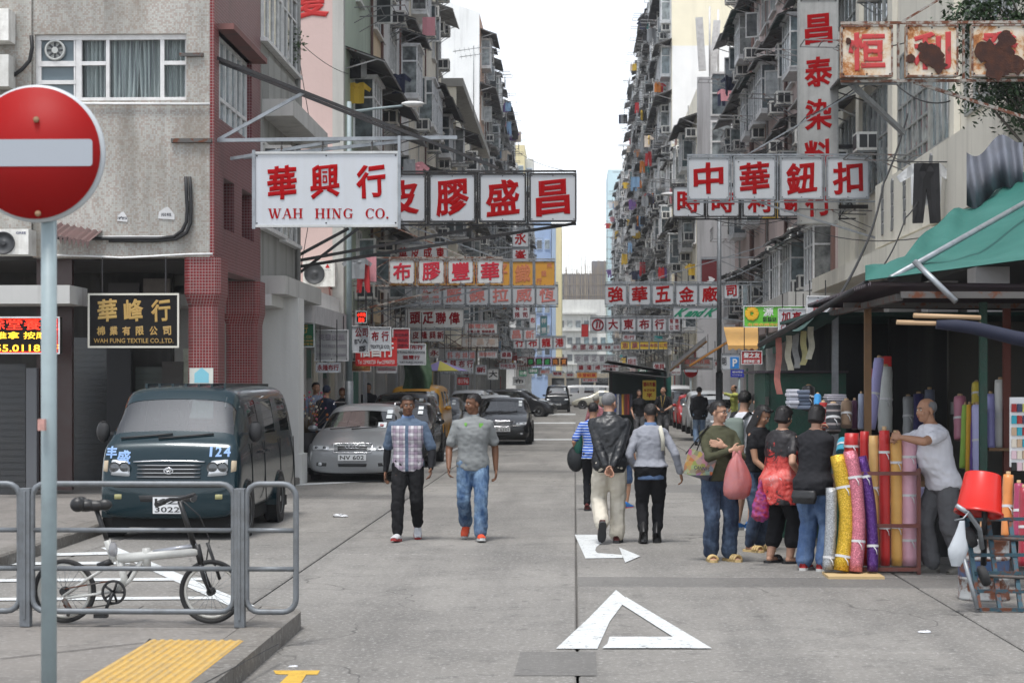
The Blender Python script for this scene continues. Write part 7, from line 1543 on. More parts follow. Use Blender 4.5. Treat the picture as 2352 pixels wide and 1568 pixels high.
b = MB(); b.cbox((0,0,0), (.14,.07,.10)); b.lathe([(.045,0),(.045,.09),(.038,.10)], 14, 0, Matrix.Translation((0,-.03,0)) @ Matrix.Rotation(R(90),4,'X')); b.cbox((0,0,.06), (.05,.06,.03)); cm = b.build('photo_camera', m_trim, None); cm.matrix_basis = Matrix.Translation(o.location) @ Matrix.Rotation(o.rotation_euler.z,4,'Z') @ Matrix.Translation((0,-.31,1.02)); tag(cm, 'black camera held by the tourist in black tee', 'camera')
b = MB(); b.tube([(x,y+.31,z-1.02) for x,y,z in ((-.07,-.10,1.48),(-.05,-.16,1.33),(0,-.28,1.08),(.05,-.16,1.33),(.07,-.10,1.48))], .008, 5); b.build('strap', M('strap_gold',(.35,.24,.05),.7), cm)
person('woman with long brown hair and beige cardigan beside the tourist', (P(1468,900,58).x,58,0), R(5), 1.68, 'f', 'light', k_blk, k_gtrs, 'long', hbr, None, 0, [(.19,-.1,.86),(-.2,-.1,.86)], (.1,0), 1.0, .3, .5, 1, .97, 0, 'shoe', .012, (s_black,s_black))
person('person in blue shirt behind the tourists', (P(1490,900,70).x,70,0), R(180), 1.68, 'm', 'tan', k_blue, k_blk, 'short', hb, None, 0, None, (0,0), 1.1, .4, .48, 1, .95, 0, 'shoe', **{**FAR,'sole':(s_black,s_black)})
person('person in black with pale shoulder bag behind the tourists', (P(1506,900,67).x,67,0), R(185), 1.66, 'f', 'tan', k_blk, k_khaki, 'short', hb, None, 0, None, (0,0), 1, .9, .48, 1, .95, 0, 'shoe', **{**FAR,'sole':(s_black,s_black)})
person('person in red top half hidden behind the tourist', (P(1514,900,73).x,73,0), R(180), 1.66, 'f', 'tan', k_red, k_blk, 'bob', hb, None, 0, None, (0,0), 1, .9, .48, 1, .95, 0, 'shoe', **{**FAR,'sole':(s_black,s_black)})
person('person in pink flowered shirt left of the old man', (P(1366,900,42).x,42,0), R(150), 1.60, 'f', 'tan', k_pinkf, k_blk, 'cap', M('cap_khaki',(.25,.24,.21),.8), None, .1, None, (0,0), 1.1, .9, .48, 1, .95, 0, 'shoe', **{**FAR,'sole':(s_black,s_black)})
person('man in blue grey shirt standing by the white column', (P(726,900,38.5).x,38.5,.13), R(20), 1.74, 'm', 'tan', k_lblue, k_navy, 'short', hb, None, 0, None, (.3,0), 1.05, .9, .48, 1, .97, 0, 'shoe', **{**FAR,'sole':(s_black,s_black)})
person('man in navy jacket and cap with his back turned by the silver estate', (P(748,900,37.4).x,37.4,.13), R(150), 1.68, 'm', 'tan', k_navy, k_navy, 'cap', k_navy, None, .04, None, (.4,0), 1.1, .95, .46, 1, .97, 0, 'shoe', **{**FAR,'sole':(s_black,s_black)})
person('woman with reddish hair behind the lamp post', (P(786,900,43.5).x,43.5,.13), R(10), 1.62, 'f', 'tan', k_blk, k_blk, 'bob', M('hair_red',(.09,.02,.012),.5), None, 0, None, (0,0), 1, .9, .48, 1, .95, 0, 'shoe', **{**FAR,'sole':(s_black,s_black)})
person('man with short hair on the left pavement behind the parked cars', (P(846,900,50).x,50,.13), R(10), 1.74, 'm', 'tan', k_blk, k_blk, 'short', hb, None, 0, None, (.2,0), 1, .9, .48, 1, .95, 0, 'shoe', **{**FAR,'sole':(s_black,s_black)})
person('man in lime and grey top raising his arm behind the right parked cars', (P(1690,900,60).x,60,.13), R(-70), 1.70, 'm', 'tan', k_lime, k_khaki, 'bald', hb, None, .1, [(.15,-.5,1.42),(-.2,-.1,.9)], (0,0), 1.1, .9, .48, 1, .95, 0, 'shoe', **{**FAR,'sole':(s_black,s_black)})
# ---------------------------------------------------------------- fabric stall on the right
m_stgreen = M('stall_green',(.015,.075,.05),.5,dirt=.5,dscale=8,bump=.8,bscale=30); m_wood = M('wood_brown',(.20,.11,.05),.7,dirt=.4,dscale=5); m_tarp = M('tarp_green',(.010,.105,.085),.75,dirt=.7,dirtcol=(.03,.15,.125),dscale=1.3,bump=.6,bscale=6); m_tarpd = M('tarp_dark',(.015,.06,.05),.7,dirt=.5,dscale=4); m_corr = M('corrugated_purple',(.045,.035,.045),.6,.2,dirt=.5,dscale=3,streak=.4); m_inner = mat_wall('stall_inner',(.018,.018,.018),.6); m_pale = mat_wall('stall_pale_wall',(.13,.125,.11),.6)  # tarp_green mottling is uneven shading put into its colour, not dirt
st = empty('fabric_stall', label='hawker fabric stall with dark corrugated roof and timber posts on the right', cat='stall')
def corr(b, x0, x1, y0, y1, z0, z1, n, amp=.018, along='x'):
    def f(u, v): k = amp*math.cos(v*n*2*math.pi); return (x0+(x1-x0)*u, y0+(y1-y0)*v, z0+(z1-z0)*u+k)
    b.grid(f, 2, n*6, smooth=False); b.grid(lambda u,v: Vector(f(1-u,v))-Vector((0,0,.006)), 2, n*6, smooth=False)
b = MB(); corr(b, 2.68, 6.3, 16.8, 21.4, 2.72, 2.66, 44); b.build('roof_sheet', m_corr, st)
b = MB(); b.box((2.72,21.3,2.60), (7.0,24.6,2.64)); b.box((6.3,16.8,2.60), (7.2,21.29,2.64)); b.build('added_shade_roof', m_tarpd, st)  # added roof extension that keeps open sky from brightening the stall interior
b = MB(); b.box((6.7,16.9,0), (6.8,24.2,2.59)); b.build('side_wall', m_inner, st)  # added wall out of view, blocks light entering the stall from the right
b = MB(); b.bar((2.95,16.85,2.62), (6.3,16.75,2.60), .06); b.bar((2.95,16.9,2.60), (2.95,21.3,2.62), .06); b.bar((2.75,19,2.62), (6.3,19,2.60), .05); b.build('roof_beam', m_rusty, st)
for x, y, mt in ((P(1993,0,19.5).x,19.5,m_wood),(P(2258,0,18.6).x,18.6,m_stgreen),(P(2312,0,19.2).x,19.2,M('wood_red',(.12,.03,.02),.7)),(5.6,17.2,m_wood),(P(1918,0,21.2).x,21.2,m_steel)): b = MB(); b.cbox((x,y,1.32), (.07,.07,2.62)); b.build('post', mt, st)
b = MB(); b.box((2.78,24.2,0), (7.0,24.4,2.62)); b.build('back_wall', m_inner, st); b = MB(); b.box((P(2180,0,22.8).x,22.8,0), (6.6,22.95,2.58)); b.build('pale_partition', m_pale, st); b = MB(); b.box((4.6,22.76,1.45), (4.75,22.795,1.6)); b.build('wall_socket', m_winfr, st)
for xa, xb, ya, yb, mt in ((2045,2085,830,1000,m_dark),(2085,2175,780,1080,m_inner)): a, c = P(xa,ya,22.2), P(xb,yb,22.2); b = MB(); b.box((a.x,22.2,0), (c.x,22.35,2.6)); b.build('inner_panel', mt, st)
b = MB(); b.box((P(2262,0,19.3).x,19.1,1.13), (P(2345,0,19.3).x,19.6,1.16)); b.build('shelf', m_wood, st)
b = MB(); b.box((2.75,19.5,.72), (4.1,21.2,.80)); b.build('table_top', m_wood, st); b = MB(); b.box((2.8,19.6,0), (4.0,21.1,.72)); b.build('table_base', m_inner, st)
b = MB(); b.box((4.15,19.2,.60), (5.8,21.2,.66)); b.build('table_top', m_wood, st); b = MB(); b.box((4.2,19.3,0), (5.8,21.1,.6)); b.build('table_base', m_inner, st)
for z, y, x0 in ((2.42,16.95,4.15),(2.38,17.3,4.5)): b = MB(); b.tube([(x0,y,z),(x0+1.4,y,z-.03)], .018, 8); b.build('light_tube', m_winfr, st)
gc = empty('green_cabinet', label='pebbled dark green steel cabinet at the left end of the stall', cat='cabinet'); A, B_ = P(1757,857,22), P(1846,857,22)
b = MB(); b.box((A.x,22,0), (B_.x+.5,23.3,A.z)); b.build('cabinet_body', m_stgreen, gc); b = MB(); b.box((A.x-.12,21.8,A.z+.003), (B_.x+.5,23.5,A.z+.03)); b.build('cabinet_roof', m_corr, gc); b = MB(); b.box((A.x+.02,21.985,.05), (A.x+.05,21.998,A.z-.02)); b.build('door_edge', m_stgreen, gc); b = MB(); b.cbox((A.x+.02,21.96,1.62), (.04,.05,.1)); b.build('latch', m_rusty, gc)
# tarpaulins
def sheet(label, fn, nu, nv, mat, name='tarpaulin', cat='tarpaulin', th=.008):
    b = MB(); b.grid(fn, nu, nv); b.grid(lambda u,v: Vector(fn(1-u,v))-Vector((0,0,th)), nu, nv); o = b.build(name, mat); tag(o, label, cat); return o
A, B_, C_, D_ = Vector((2.66,17.0,2.76)), Vector((4.9,17.0,3.05)), P(2400,370,24), P(2214,480,24)
E_ = Vector((2.75,17.6,2.86))
def tf(u, v):
    lo = A.lerp(B_, u); up = E_.lerp(D_, min(1,u*2)) if u < .5 else D_.lerp(C_+Vector((.6,0,.5)), (u-.5)*2); q = lo.lerp(up, v); q.z -= .28*math.sin(math.pi*v)*u+.07*math.sin(u*13+v*6)*v+.035*math.sin(u*31-v*9)*v; return q
sheet('large green tarpaulin stretched above the stall roof', tf, 30, 16, m_tarp)
sheet('dark green ragged tarpaulin over the green cabinet', lambda u,v: (2.15+.75*u+.15*v, 20.4+2.4*v, 2.32+.30*u+.05*math.sin(u*11+v*6)-.05*math.sin(math.pi*v)), 14, 10, m_tarpd)
sheet('grey blue cloth hanging from the upper right corner', lambda u,v: tuple(P(2220+130*u, 470-120*v-40*u+16*math.sin(u*8), 23.8-.2*math.sin(v*4)+.12*math.sin(u*22+v*3))), 40, 8, M('cloth_greyblue',(.13,.14,.17),.9,bump=.4,bscale=6,dirt=.5,dscale=2), 'hanging_cloth', 'cloth')
for k, (x, y0_, y1_, c) in enumerate(((1788,775,905,'faded red and white'),(1812,770,850,'dirty cream'),(1828,765,845,'torn grey'),(1846,760,838,'yellowed'),(1862,750,825,'pale straw'))):
    Y_ = 20.6; b = MB(); mt = M('ribbon%d'%k, ((.42,.15,.12),(.45,.42,.32),(.25,.25,.24),(.42,.38,.18),(.48,.46,.36))[k], .8, dirt=.5, dscale=9)
    b.grid(lambda u,v: tuple(P(x-7+14*u+5*math.sin(v*7+k)*v, y0_+(y1_-y0_)*v, Y_+.04*math.sin(v*5))), 2, 8); b.grid(lambda u,v: tuple(P(x+7-14*u+5*math.sin(v*7+k)*v, y0_+(y1_-y0_)*v, Y_+.008+.04*math.sin(v*5))), 2, 8); tag(b.build('hanging_strip', mt), c+' cloth strip hanging from the ragged tarpaulin', 'strip')
for k, (p, q, r_, c, nm) in enumerate((((2045,640),(2400,440),.030,m_steel,'long grey steel pole under the large green tarpaulin'),((2100,600),(2196,693),.028,m_steel,'short slanted steel pole tied to the long pole'),((1745,792),(1990,650),.03,m_black,'dark slanted pole along the ragged tarpaulin'))):
    Y0, Y1 = ((17.2,21.5),(16.9,16.7),(20.9,17.6))[k]; b = MB(); b.tube([P(*p,Y0), P(*q,Y1)], r_, 8); tag(b.build('tarp_pole', c), nm, 'pole')
b = MB(); A, B_ = P(2150,745,16.6), P(2420,785,16.6); b.tube([A.lerp(B_,t/6)+Vector((0,0,.02*math.sin(t))) for t in range(7)], [.04,.055,.06,.062,.065,.066,.066], 12); o = tag(b.build('rolled_cloth', M('cloth_navyroll',(.010,.013,.032),.8,bump=.5,bscale=9)), 'dark blue rolled awning cloth tied below the stall roof', 'cloth')
for dz, dx in ((0,-.35),(.06,-.2)): b = MB(); b.tube([A+Vector((dx,.0,dz+.02)), A+Vector((.4,.03,dz))], .022, 7); b.build('bamboo_stick', M('bamboo_pole',(.42,.28,.16),.6), o)
# ---- fabric rolls
FAB = {}
def fab(name, col, kind='plain'):
    if name in FAB: return FAB[name]
    if kind == 'sequin':
        m = bpy.data.materials.new('sequin_'+name); m.use_nodes = True; t = NT(m); b = t.n['Principled BSDF']; b.inputs['Roughness'].default_value = .3; b.inputs['Metallic'].default_value = .5
        vo = t.new('TexVoronoi'); vo.inputs['Scale'].default_value = 120; t.link(t.coord(), vo.inputs['Vector']); g_ = t.new('RGBToBW'); t.link(vo.outputs['Color'], g_.inputs[0])
        t.link(t.ramp(g_.outputs[0], (.1,[c*.6 for c in col]), (.6,col), (.95,[min(1,c*1.35+.08) for c in col])), b.inputs['Base Color']); t.bump(vo.outputs['Distance'], .8, .004, b)
    elif kind == 'plaid':
        m = mat_stripe('plaid_'+name, col, (.25,.22,.22), 90)
    else:
        m = M('fabric_'+name, col, .42 if kind == 'satin' else .75, sheen=.2, bump=.35, bscale=16, dirt=.3, dirtcol=tuple(c*.6 for c in col), dscale=7)
    FAB[name] = m; return m
m_core = M('card_core',(.40,.27,.15),.8)
m_tape = M('tie_tape',(.55,.55,.56),.6)
def roll(label, pb, pt, wpx, Yb, col, name, kind='plain', Yt=None, bend=0, core=0, ties=(), zb=None):
    Yt = Yt or Yb; a = P(*pb, Yb); c = P(*pt, Yt); r_ = wpx/2*Yb/FD
    if zb is not None: a.z = zb
    o = empty('fabric_roll', a, 0, label, 'fabric roll', 'fabric rolls on the stall'); n = 16; ks = 14; rr = random.Random(label); sd = rr.uniform(0,50)
    pts = []; rad = []
    for i in range(ks+1):
        t_ = i/ks; q = (a.lerp(c,t_)-a)+Vector((bend*math.sin(math.pi*t_),0,0)); pts.append(q); rad.append(r_*(1+.05*noise.noise(Vector((t_*5,sd,0))))*(.93 if i in (0,ks) else 1))
    b = MB(); b.tube(pts, rad, n); me = b.mesh('cloth', fab(name, col, kind))
    for v in me.vertices:
        d_ = noise.noise(Vector((v.co.x*22,v.co.y*22,v.co.z*9))+Vector((sd,0,0))); v.co += Vector((v.co.x-pts[0].x,v.co.y-pts[0].y,0)).normalized()*0 + v.normal*(d_*r_*.10)
    link('cloth', me, o)
    if core: b = MB(); u = (pts[-1]-pts[-2]).normalized(); b.tube([pts[-1]-u*.02, pts[-1]+u*core], r_*.42, 12); b.build('core', m_core, o)
    for t_ in ties:
        i = t_*ks; k = int(i); q = pts[k].lerp(pts[min(ks,k+1)], i-k); u = (pts[min(ks,k+1)]-pts[k]).normalized(); b = MB(); b.tube([q-u*.012, q+u*.012], r_*1.06, 16, caps=False); b.tube([q+Vector((0,-r_*1.05,0)), q+Vector((.02,-r_*1.5,-.03)), q+Vector((.03,-r_*1.45,-.07))], .005, 5); b.build('tie', m_tape, o)
    return o
RD, YW, PK = (.46,.010,.010), (.60,.36,.12), (.60,.33,.40)
roll('silver sequin roll leaning nearest the red shoes', (1902,1308), (1910,1120), 27, 17.65, (.35,.36,.37), 'silver', 'sequin', 17.75, .01, 0, (.15,))
roll('dark green sequin roll behind the silver one', (1922,1300), (1930,1090), 20, 17.85, (.01,.10,.05), 'bottle', 'sequin', 17.95)
roll('yellow sequin roll leaning beside the black jacket', (1932,1310), (1924,1045), 38, 17.62, (.58,.36,.02), 'yellowsq', 'sequin', 17.78, .07, 0, (.12,.72))
roll('pink knitted roll leaning right of the yellow sequin roll', (1964,1312), (1952,1036), 34, 17.6, (.56,.17,.22), 'pinkknit', 'sequin', 17.75, .05, 0, (.25,.78))
roll('purple sequin roll leaning right of the pink knitted one', (2004,1312), (1978,1048), 26, 17.6, (.075,.015,.16), 'purple', 'sequin', 17.78, .04, 0, (.22,.82))
ra = roll('wide red roll at the back left of the red rack', (1952,1296), (1956,994), 34, 18.15, RD, 'red', 'satin', None, 0, 0, (.9,))
roll('narrow red roll beside the wide red one', (1986,1298), (1986,990), 22, 18.1, RD, 'red', 'satin', None, 0, .0, (.3,))
roll('pleated pale yellow roll in the red rack', (2010,1298), (2007,1000), 23, 17.95, YW, 'straw', 'satin', None, 0, 0, (.6,))
roll('red satin roll tied with white tape in the red rack', (2033,1298), (2031,988), 25, 17.9, RD, 'red', 'satin', None, 0, .04, (.28,.84))
roll('golden satin roll with card core in the red rack', (2060,1298), (2058,1002), 27, 17.88, (.62,.34,.08), 'gold', 'satin', None, 0, .06, (.3,.8))
roll('pale pink roll at the right end of the red rack', (2089,1298), (2088,1004), 35, 17.88, PK, 'palepink', 'satin', None, 0, 0, (.2,.55,.85))
k_ = empty('red_rack', label='rust red slotted steel rack holding upright rolls', cat='rack'); m_rr = M('rack_red',(.13,.035,.025),.6,dirt=.4,dscale=9)
for x in (1942,2110):
    for Y_ in (17.76,18.35): b = MB(); a, c = P(x,1303,Y_), P(x,1075,Y_); b.bar((a.x,Y_,0), (a.x,Y_,c.z), .035); b.build('upright', m_rr, k_)
for y in (1083,1201,1299):
    for Y_ in (17.72,18.40): b = MB(); z = P(0,y,17.76).z; b.bar((P(1942,0,17.76).x,Y_,z), (P(2110,0,17.76).x,Y_,z), .035); b.build('rail', m_rr, k_)
    b = MB(); x = P(2110,0,17.76).x; b.bar((x,17.76,z), (x,18.35,z), .03); b.build('rail', m_rr, k_)
b = MB(); a, c = P(1903,1316,17.3), P(2032,1318,17.3); b.box((a.x,17.3,.0), (c.x,17.75,.025)); tag(b.build('timber_board', M('board_wood',(.50,.36,.18),.7)), 'thin timber board under the leaning rolls', 'board')
for lab, x, y0_, y1_, w_, c, nm, kd, Y_, x2 in (('tall lilac roll leaning in the middle of the stall',2000,985,823,23,(.36,.34,.60),'lilac','plain',19.7,2019),('thick white wrapped roll behind the lilac roll',2033,992,843,33,(.46,.48,.46),'white','satin',20.1,2033),('hot pink roll left of the lilac roll',1996,985,846,14,(.55,.08,.20),'hotpink','plain',20.2,1998),('brown paper roll with white bow',1944,980,922,25,(.20,.13,.08),'brown','plain',19.6,1944),('plum roll beside the brown paper roll',1963,985,920,14,(.06,.012,.04),'plum','plain',19.7,1963),('pale blue bolt beside the plum roll',1977,985,905,13,(.36,.40,.50),'paleblue','plain',19.8,1978),('slate bolt beside the pale blue one',1988,985,910,11,(.10,.13,.18),'slate','plain',19.9,1990),('black plastic wrapped roll above the slate stack',1857,940,890,30,(.012,.012,.014),'blackwrap','satin',20.6,1857),('dark plaid roll on the table',1914,992,930,33,(.03,.03,.035),'darkplaid','plaid',19.5,1914),('red checked roll behind the dark plaid',1890,985,926,20,(.30,.02,.02),'redcheck','plaid',20.0,1891),('bright blue roll standing on the stack',1878,935,908,17,(.02,.22,.50),'brightblue','plain',20.2,1878),('turquoise cloth roll between jacket and yellow roll',1935,1040,1012,30,(.03,.30,.42),'turquoise','plain',18.6,1940),
    ('silver roll with orange band behind the keeper',2086,1000,912,24,(.28,.29,.30),'silverplain','satin',21.0,2086),('indigo roll behind the keeper',2108,1100,905,26,(.03,.025,.12),'indigo','plain',21.2,2110),('grey blue roll behind the keeper head',2135,1100,895,24,(.14,.16,.22),'greyblue','plain',21.4,2135),
    ('dusty pink roll right of the keeper',2205,1010,911,28,(.40,.14,.20),'dustypink','satin',19.6,2205),('lime green roll right of the keeper',2211,1075,930,15,(.25,.42,.06),'limegreen','plain',19.3,2217),('marigold roll right of the lime one',2224,1085,929,14,(.60,.33,.02),'marigold','plain',19.25,2227),('deep purple roll right of the marigold one',2234,1088,931,14,(.07,.02,.22),'deeppurple','satin',19.2,2238),('wide lilac roll tied with white tape',2248,1092,930,26,(.42,.42,.66),'lilacwide','plain',19.1,2246),('yellow bagged roll above the lilac ones',2243,930,880,22,(.58,.46,.06),'yellowbag','satin',19.9,2243),('shiny lilac satin roll on the shelf',2275,1031,905,20,(.26,.25,.52),'lilacsatin','satin',19.3,2275),('white satin roll with green and red band on the shelf',2298,1031,873,27,(.58,.58,.55),'whitesatin','satin',19.3,2298),
    ('orange printed roll behind the red bucket',2312,1235,1090,25,(.62,.22,.05),'orangeprint','satin',16.6,2316),('magenta roll right of the orange printed one',2338,1235,1110,22,(.30,.02,.08),'magenta','satin',16.5,2340),('peach roll below the bucket',2262,1240,1150,24,(.62,.33,.14),'peach','satin',16.7,2264),('crimson roll at the right picture edge',2350,1300,1120,22,(.30,.012,.03),'crimson','satin',16.2,2352)):
    roll(lab, (x,y0_), (x2,y1_), w_, Y_, c, nm, kd, Y_+.1, 0, .03, (.5,) if w_ > 20 else ())
for k, (x0, x1, y0_, y1_, c, lab) in enumerate(((1812,1836,893,937,(.55,.56,.62),'white folded cloth stack by the green cabinet'),(1832,1862,895,940,(.12,.15,.21),'slate folded cloth stack by the green cabinet'),(1900,1945,905,930,(.52,.50,.55),'pale folded stack with printed top piece'),(2114,2150,1120,1180,(.36,.34,.55),'lilac crumpled bolt beside the red rack'),(2114,2150,1183,1205,(.10,.17,.30),'blue folded bolt beside the red rack'),(2114,2150,1207,1226,(.09,.05,.20),'purple folded bolt beside the red rack'),(2114,2150,1228,1262,(.07,.07,.09),'dark folded bolt at the bottom beside the red rack'),(2030,2050,815,900,(.45,.012,.012),'red board standing behind the white roll'))):
    Y_ = 20.3 if k < 3 else (18.6 if k < 7 else 20.6); a, c2 = P(x0,y1_,Y_), P(x1,y0_,Y_); b = MB(); n = 5 if k < 3 else 2
    for i in range(n): z0_ = a.z+(c2.z-a.z)*i/n; b.box((a.x+rnd.uniform(-.01,.01),Y_+rnd.uniform(-.02,.02),z0_), (c2.x+rnd.uniform(-.01,.01),Y_+.35,z0_+(c2.z-a.z)/n*.94))
    me = b.mesh('folded_cloth', fab('fold%d'%k, c)); o = bpy.data.objects.new('folded_cloth', me); C.objects.link(o); bv_ = o.modifiers.new('b','BEVEL'); bv_.width = .012; bv_.segments = 2; tag(o, lab, 'cloth')
# swatch board
o = empty('swatch_board', label='white board of colour swatches at the right picture edge', cat='swatch board'); b = MB(); A, B_ = P(2320,1072,17.2), P(2400,912,17.2); b.box((A.x,17.2,A.z), (B_.x,17.23,B_.z)); b.build('backing', m_plate, o)
sw = [(.30,.02,.02),(.55,.50,.42),(.05,.18,.40),(.04,.05,.10),(.42,.30,.20),(.01,.01,.01),(.50,.50,.12),(.02,.28,.36),(.55,.40,.44),(.10,.02,.20)]
for j in range(6):
    for i in range(8): b = MB(); x = A.x+.012+i*.05; z = B_.z-.06-j*.108; b.prism([(x,z),(x+.042,z),(x+.044,z-.075),(x-.002,z-.075)], 17.18, 17.197); b.build('swatch', M('swatch%d'%((i*3+j*7)%10), sw[(i*3+j*7)%10], .7), o)
# hand trolley, drum, bucket
tr_ = empty('hand_trolley', label='blue steel hand trolley with small wheels leaning on its end', cat='trolley'); m_tb = M('trolley_blue',(.03,.075,.10),.5,.3,rust=.45,dscale=6)
def TP(x, y): t_ = (1398-y)/206; p = P(x, y, 14.85+.35*t_); return p
c00, c10, c01, c11 = TP(2249,1398), TP(2440,1400), TP(2219,1192), TP(2420,1190)
for i in range(5): u = i/4; b = MB(); b.bar(c00.lerp(c10,u), c01.lerp(c11,u), .035); b.build('upright', m_tb, tr_)
for j in range(6): v = j/5; b = MB(); b.bar(c00.lerp(c01,v)+Vector((0,-.02,0)), c10.lerp(c11,v)+Vector((0,-.02,0)), .028); b.build('cross_bar', m_tb, tr_)
for x, y in ((2226,1232),(2256,1320)):
    q = TP(x,y)+Vector((0,-.06,0)); b = MB(); b.lathe([(.03,-.03),(.075,-.03),(.085,-.015),(.085,.015),(.075,.03),(.03,.03)], 18, 0, Matrix.Translation(q) @ Matrix.Rotation(R(70),4,'Y')); b.tube([q,q+Vector((.5,.02,-.02))], .014, 6, 1); b.build('wheel', [m_tyre, m_rusty], tr_)
b = MB(); b.tube([P(2196,1160,14.9), P(2225,1178,14.9), P(2250,1215,14.95), P(2256,1260,15)], .02, 8); b.build('handle', m_steel, tr_); b = MB(); b.tube([P(2206,1250,15), P(2245,1398,14.8)], .018, 8); b.build('side_tube', m_steel, tr_)
dr = empty('oil_drum', label='rusty white and blue oil drum behind the hand trolley', cat='drum'); q = G(2278,1384); b = MB(); H_ = .52; b.lathe([(.215,0),(.215,.02),(.21,.03),(.21,.17),(.218,.18),(.21,.19),(.21,.34),(.218,.35),(.21,.36),(.21,H_-.03),(.218,H_-.015),(.21,H_),(.195,H_),(.19,H_-.02),(.001,H_-.02)], 28); b.build('shell', M('drum_white',(.34,.35,.35),.6,rust=.55,dscale=4), dr, (q.x,15.75,0)); b = MB(); b.lathe([(.2115,.195),(.2115,.335)], 28, caps=False); b.build('blue_band', M('drum_blue',(.03,.07,.16),.5,rust=.4,dscale=5), dr, (q.x,15.75,0))
bk = empty('red_bucket', label='red plastic bucket upside down on a pole above the trolley', cat='bucket'); q = P(2258,1088,15.1); T_ = Matrix.Translation(q) @ Matrix.Rotation(R(9),4,'Y') @ Matrix.Rotation(R(-12),4,'X'); b = MB()
b.lathe([(.001,0),(.135,0),(.145,-.008),(.183,-.31),(.196,-.312),(.198,-.335),(.188,-.335),(.178,-.315),(.140,-.012),(.001,-.01)], 32, 0, T_, caps=False); b.build('shell', M('bucket_red',(.52,.018,.012),.25,spec=.5), bk)
b = MB(); b.tube([T_ @ Vector((-.19,-.05,-.31)), T_ @ Vector((-.12,-.18,-.36)), T_ @ Vector((-.16,-.2,-.42)), T_ @ Vector((-.22,-.16,-.44))], .007, 6); b.build('bail_handle', m_steel, bk); b = MB(); b.tube([q+Vector((.03,.05,-.05)), q+Vector((.03,.12,-.75))], .025, 8); b.build('pole', m_black, bk)
b = MB(); q = P(2210,1195,14.75); vs = []
for i in range(9):
    t_ = i/8
    for j in range(12): a = 2*math.pi*j/12; r_ = (.02+.055*math.sin(t_**1.5*math.pi*.9))*(1+.2*noise.noise(Vector((math.cos(a)*2,math.sin(a)*2,t_*4)))); vs.append((q.x-.05*t_+r_*math.cos(a), q.y+r_*.6*math.sin(a), q.z-.36*t_))
b.add(vs, [(i*12+j,(i+1)*12+j,(i+1)*12+(j+1)%12,i*12+(j+1)%12) for i in range(8) for j in range(12)], 0, True); tag(b.build('white_bag', M('plastic_white',(.62,.66,.70),.3,trans=.3,bump=.5,bscale=20)), 'thin white plastic bag hanging from the trolley handle', 'bag')
# ---------------------------------------------------------------- street furniture
m_nered = M('noentry_red',(.30,.005,.005),.55,spec=.2); m_newht = M('noentry_bar',(.36,.39,.43),.6); m_neback = M('sign_rim',(.50,.53,.55),.5)
def noentry(label, x, y, r_, Y, px=None, ground=0, pr=.035, polem=None):
    o = empty('no_entry_sign', label=label, cat='road sign'); c = P(x,y,Y); T_ = Matrix.Translation(c) @ Matrix.Rotation(R(90),4,'X')
    b = MB(); b.lathe([(.001,-.01),(r_*.94,-.01),(r_,.0),(r_,.02),(.001,.02)][::-1], 64, 0, Matrix.Translation(c) @ Matrix.Rotation(R(-90),4,'X'), caps=False); b.build('plate', m_neback, o)
    b = MB(); b.lathe([(r_*.955,0),(r_*.955,.004),(.001,.004)], 64, 0, Matrix.Translation((c.x,c.y-.022,c.z)) @ Matrix.Rotation(R(90),4,'X'), caps=False); b.build('red_disc', m_nered, o)
    b = MB(); w_, h, k = r_*.845, r_*.195, r_*.045; pts = [(c.x+sx*(w_-k)+k*math.cos(a), c.z+sz*(h-k)+k*math.sin(a)) for sx,sz,a0 in ((1,1,0),(-1,1,90),(-1,-1,180),(1,-1,270)) for a in [R(a0+t) for t in (0,30,60,90)]]
    b.prism(pts, c.y-.0305, c.y-.0268); b.build('white_bar', m_newht, o)
    p = P(px if px else x, y, Y); b = MB(); b.tube([(p.x,Y+.05,ground), (p.x,Y+.05,c.z+(r_*.6 if Y > 20 else 0))], pr, 14); b.build('pole', polem or m_pole, o)
    if Y < 20:
        for yy in (277,492): q = P(88 if yy < 300 else 92,yy,Y); b = MB(); b.ball((q.x,Y-.032,q.z), (.014,.008,.014), 8, 6); b.build('bolt', M('bolt_rust',(.30,.18,.10),.6), o)
    return o
o = noentry('large red no entry sign on a pale grey pole in the left foreground', 84, 353, .300, 8.0, 105, KZ, .034)
b = MB(); q = P(97,975,7.99); b.cbox((q.x,7.985,q.z), (.03,.03,.05)); b.build('torn_sticker', M('sticker_torn',(.55,.30,.26),.7,dirt=.5,dscale=40), o)
noentry('far no entry sign above the parked cars on the left', 1072, 847, .30, 84); noentry('far no entry sign in front of the grey boards on the right', 1587, 851, .30, 78)
# railings
def railing(label, xs, xe, loop=False):
    Y_ = 12.72; o = empty('railing', label=label, cat='railing'); z0 = KZ
    zs = [P(0,y,Y_).z for y in (1110,1216,1304,1402)]; a, c = P(xs,0,Y_).x, P(xe,0,Y_).x; r_ = .021; k = .09
    pts = [(a,Y_,zs[3]+k),(a,Y_,zs[0]-k)] + [(a+k-k*math.cos(t),Y_,zs[0]-k+k*math.sin(t)) for t in (.4,.8,1.2,1.57)] + [(c-k+k*math.sin(t),Y_,zs[0]-k+k*math.cos(t)) for t in (0,.4,.8,1.2,1.57)] + [(c,Y_,zs[3]+k)] + [(c-k+k*math.cos(t),Y_,zs[3]+k-k*math.sin(t)) for t in (.4,.8,1.2,1.57)] + [(a+k-k*math.sin(t),Y_,zs[3]+k-k*math.cos(t)) for t in (0,.4,.8,1.2,1.57)]
    b = MB(); b.tube(pts, r_, 8, caps=False); b.build('frame', m_rail, o)
    for z in zs[1:3]: b = MB(); b.tube([(a,Y_,z),(c,Y_,z)], r_*.85, 8); b.build('rail', m_rail, o)
    return o
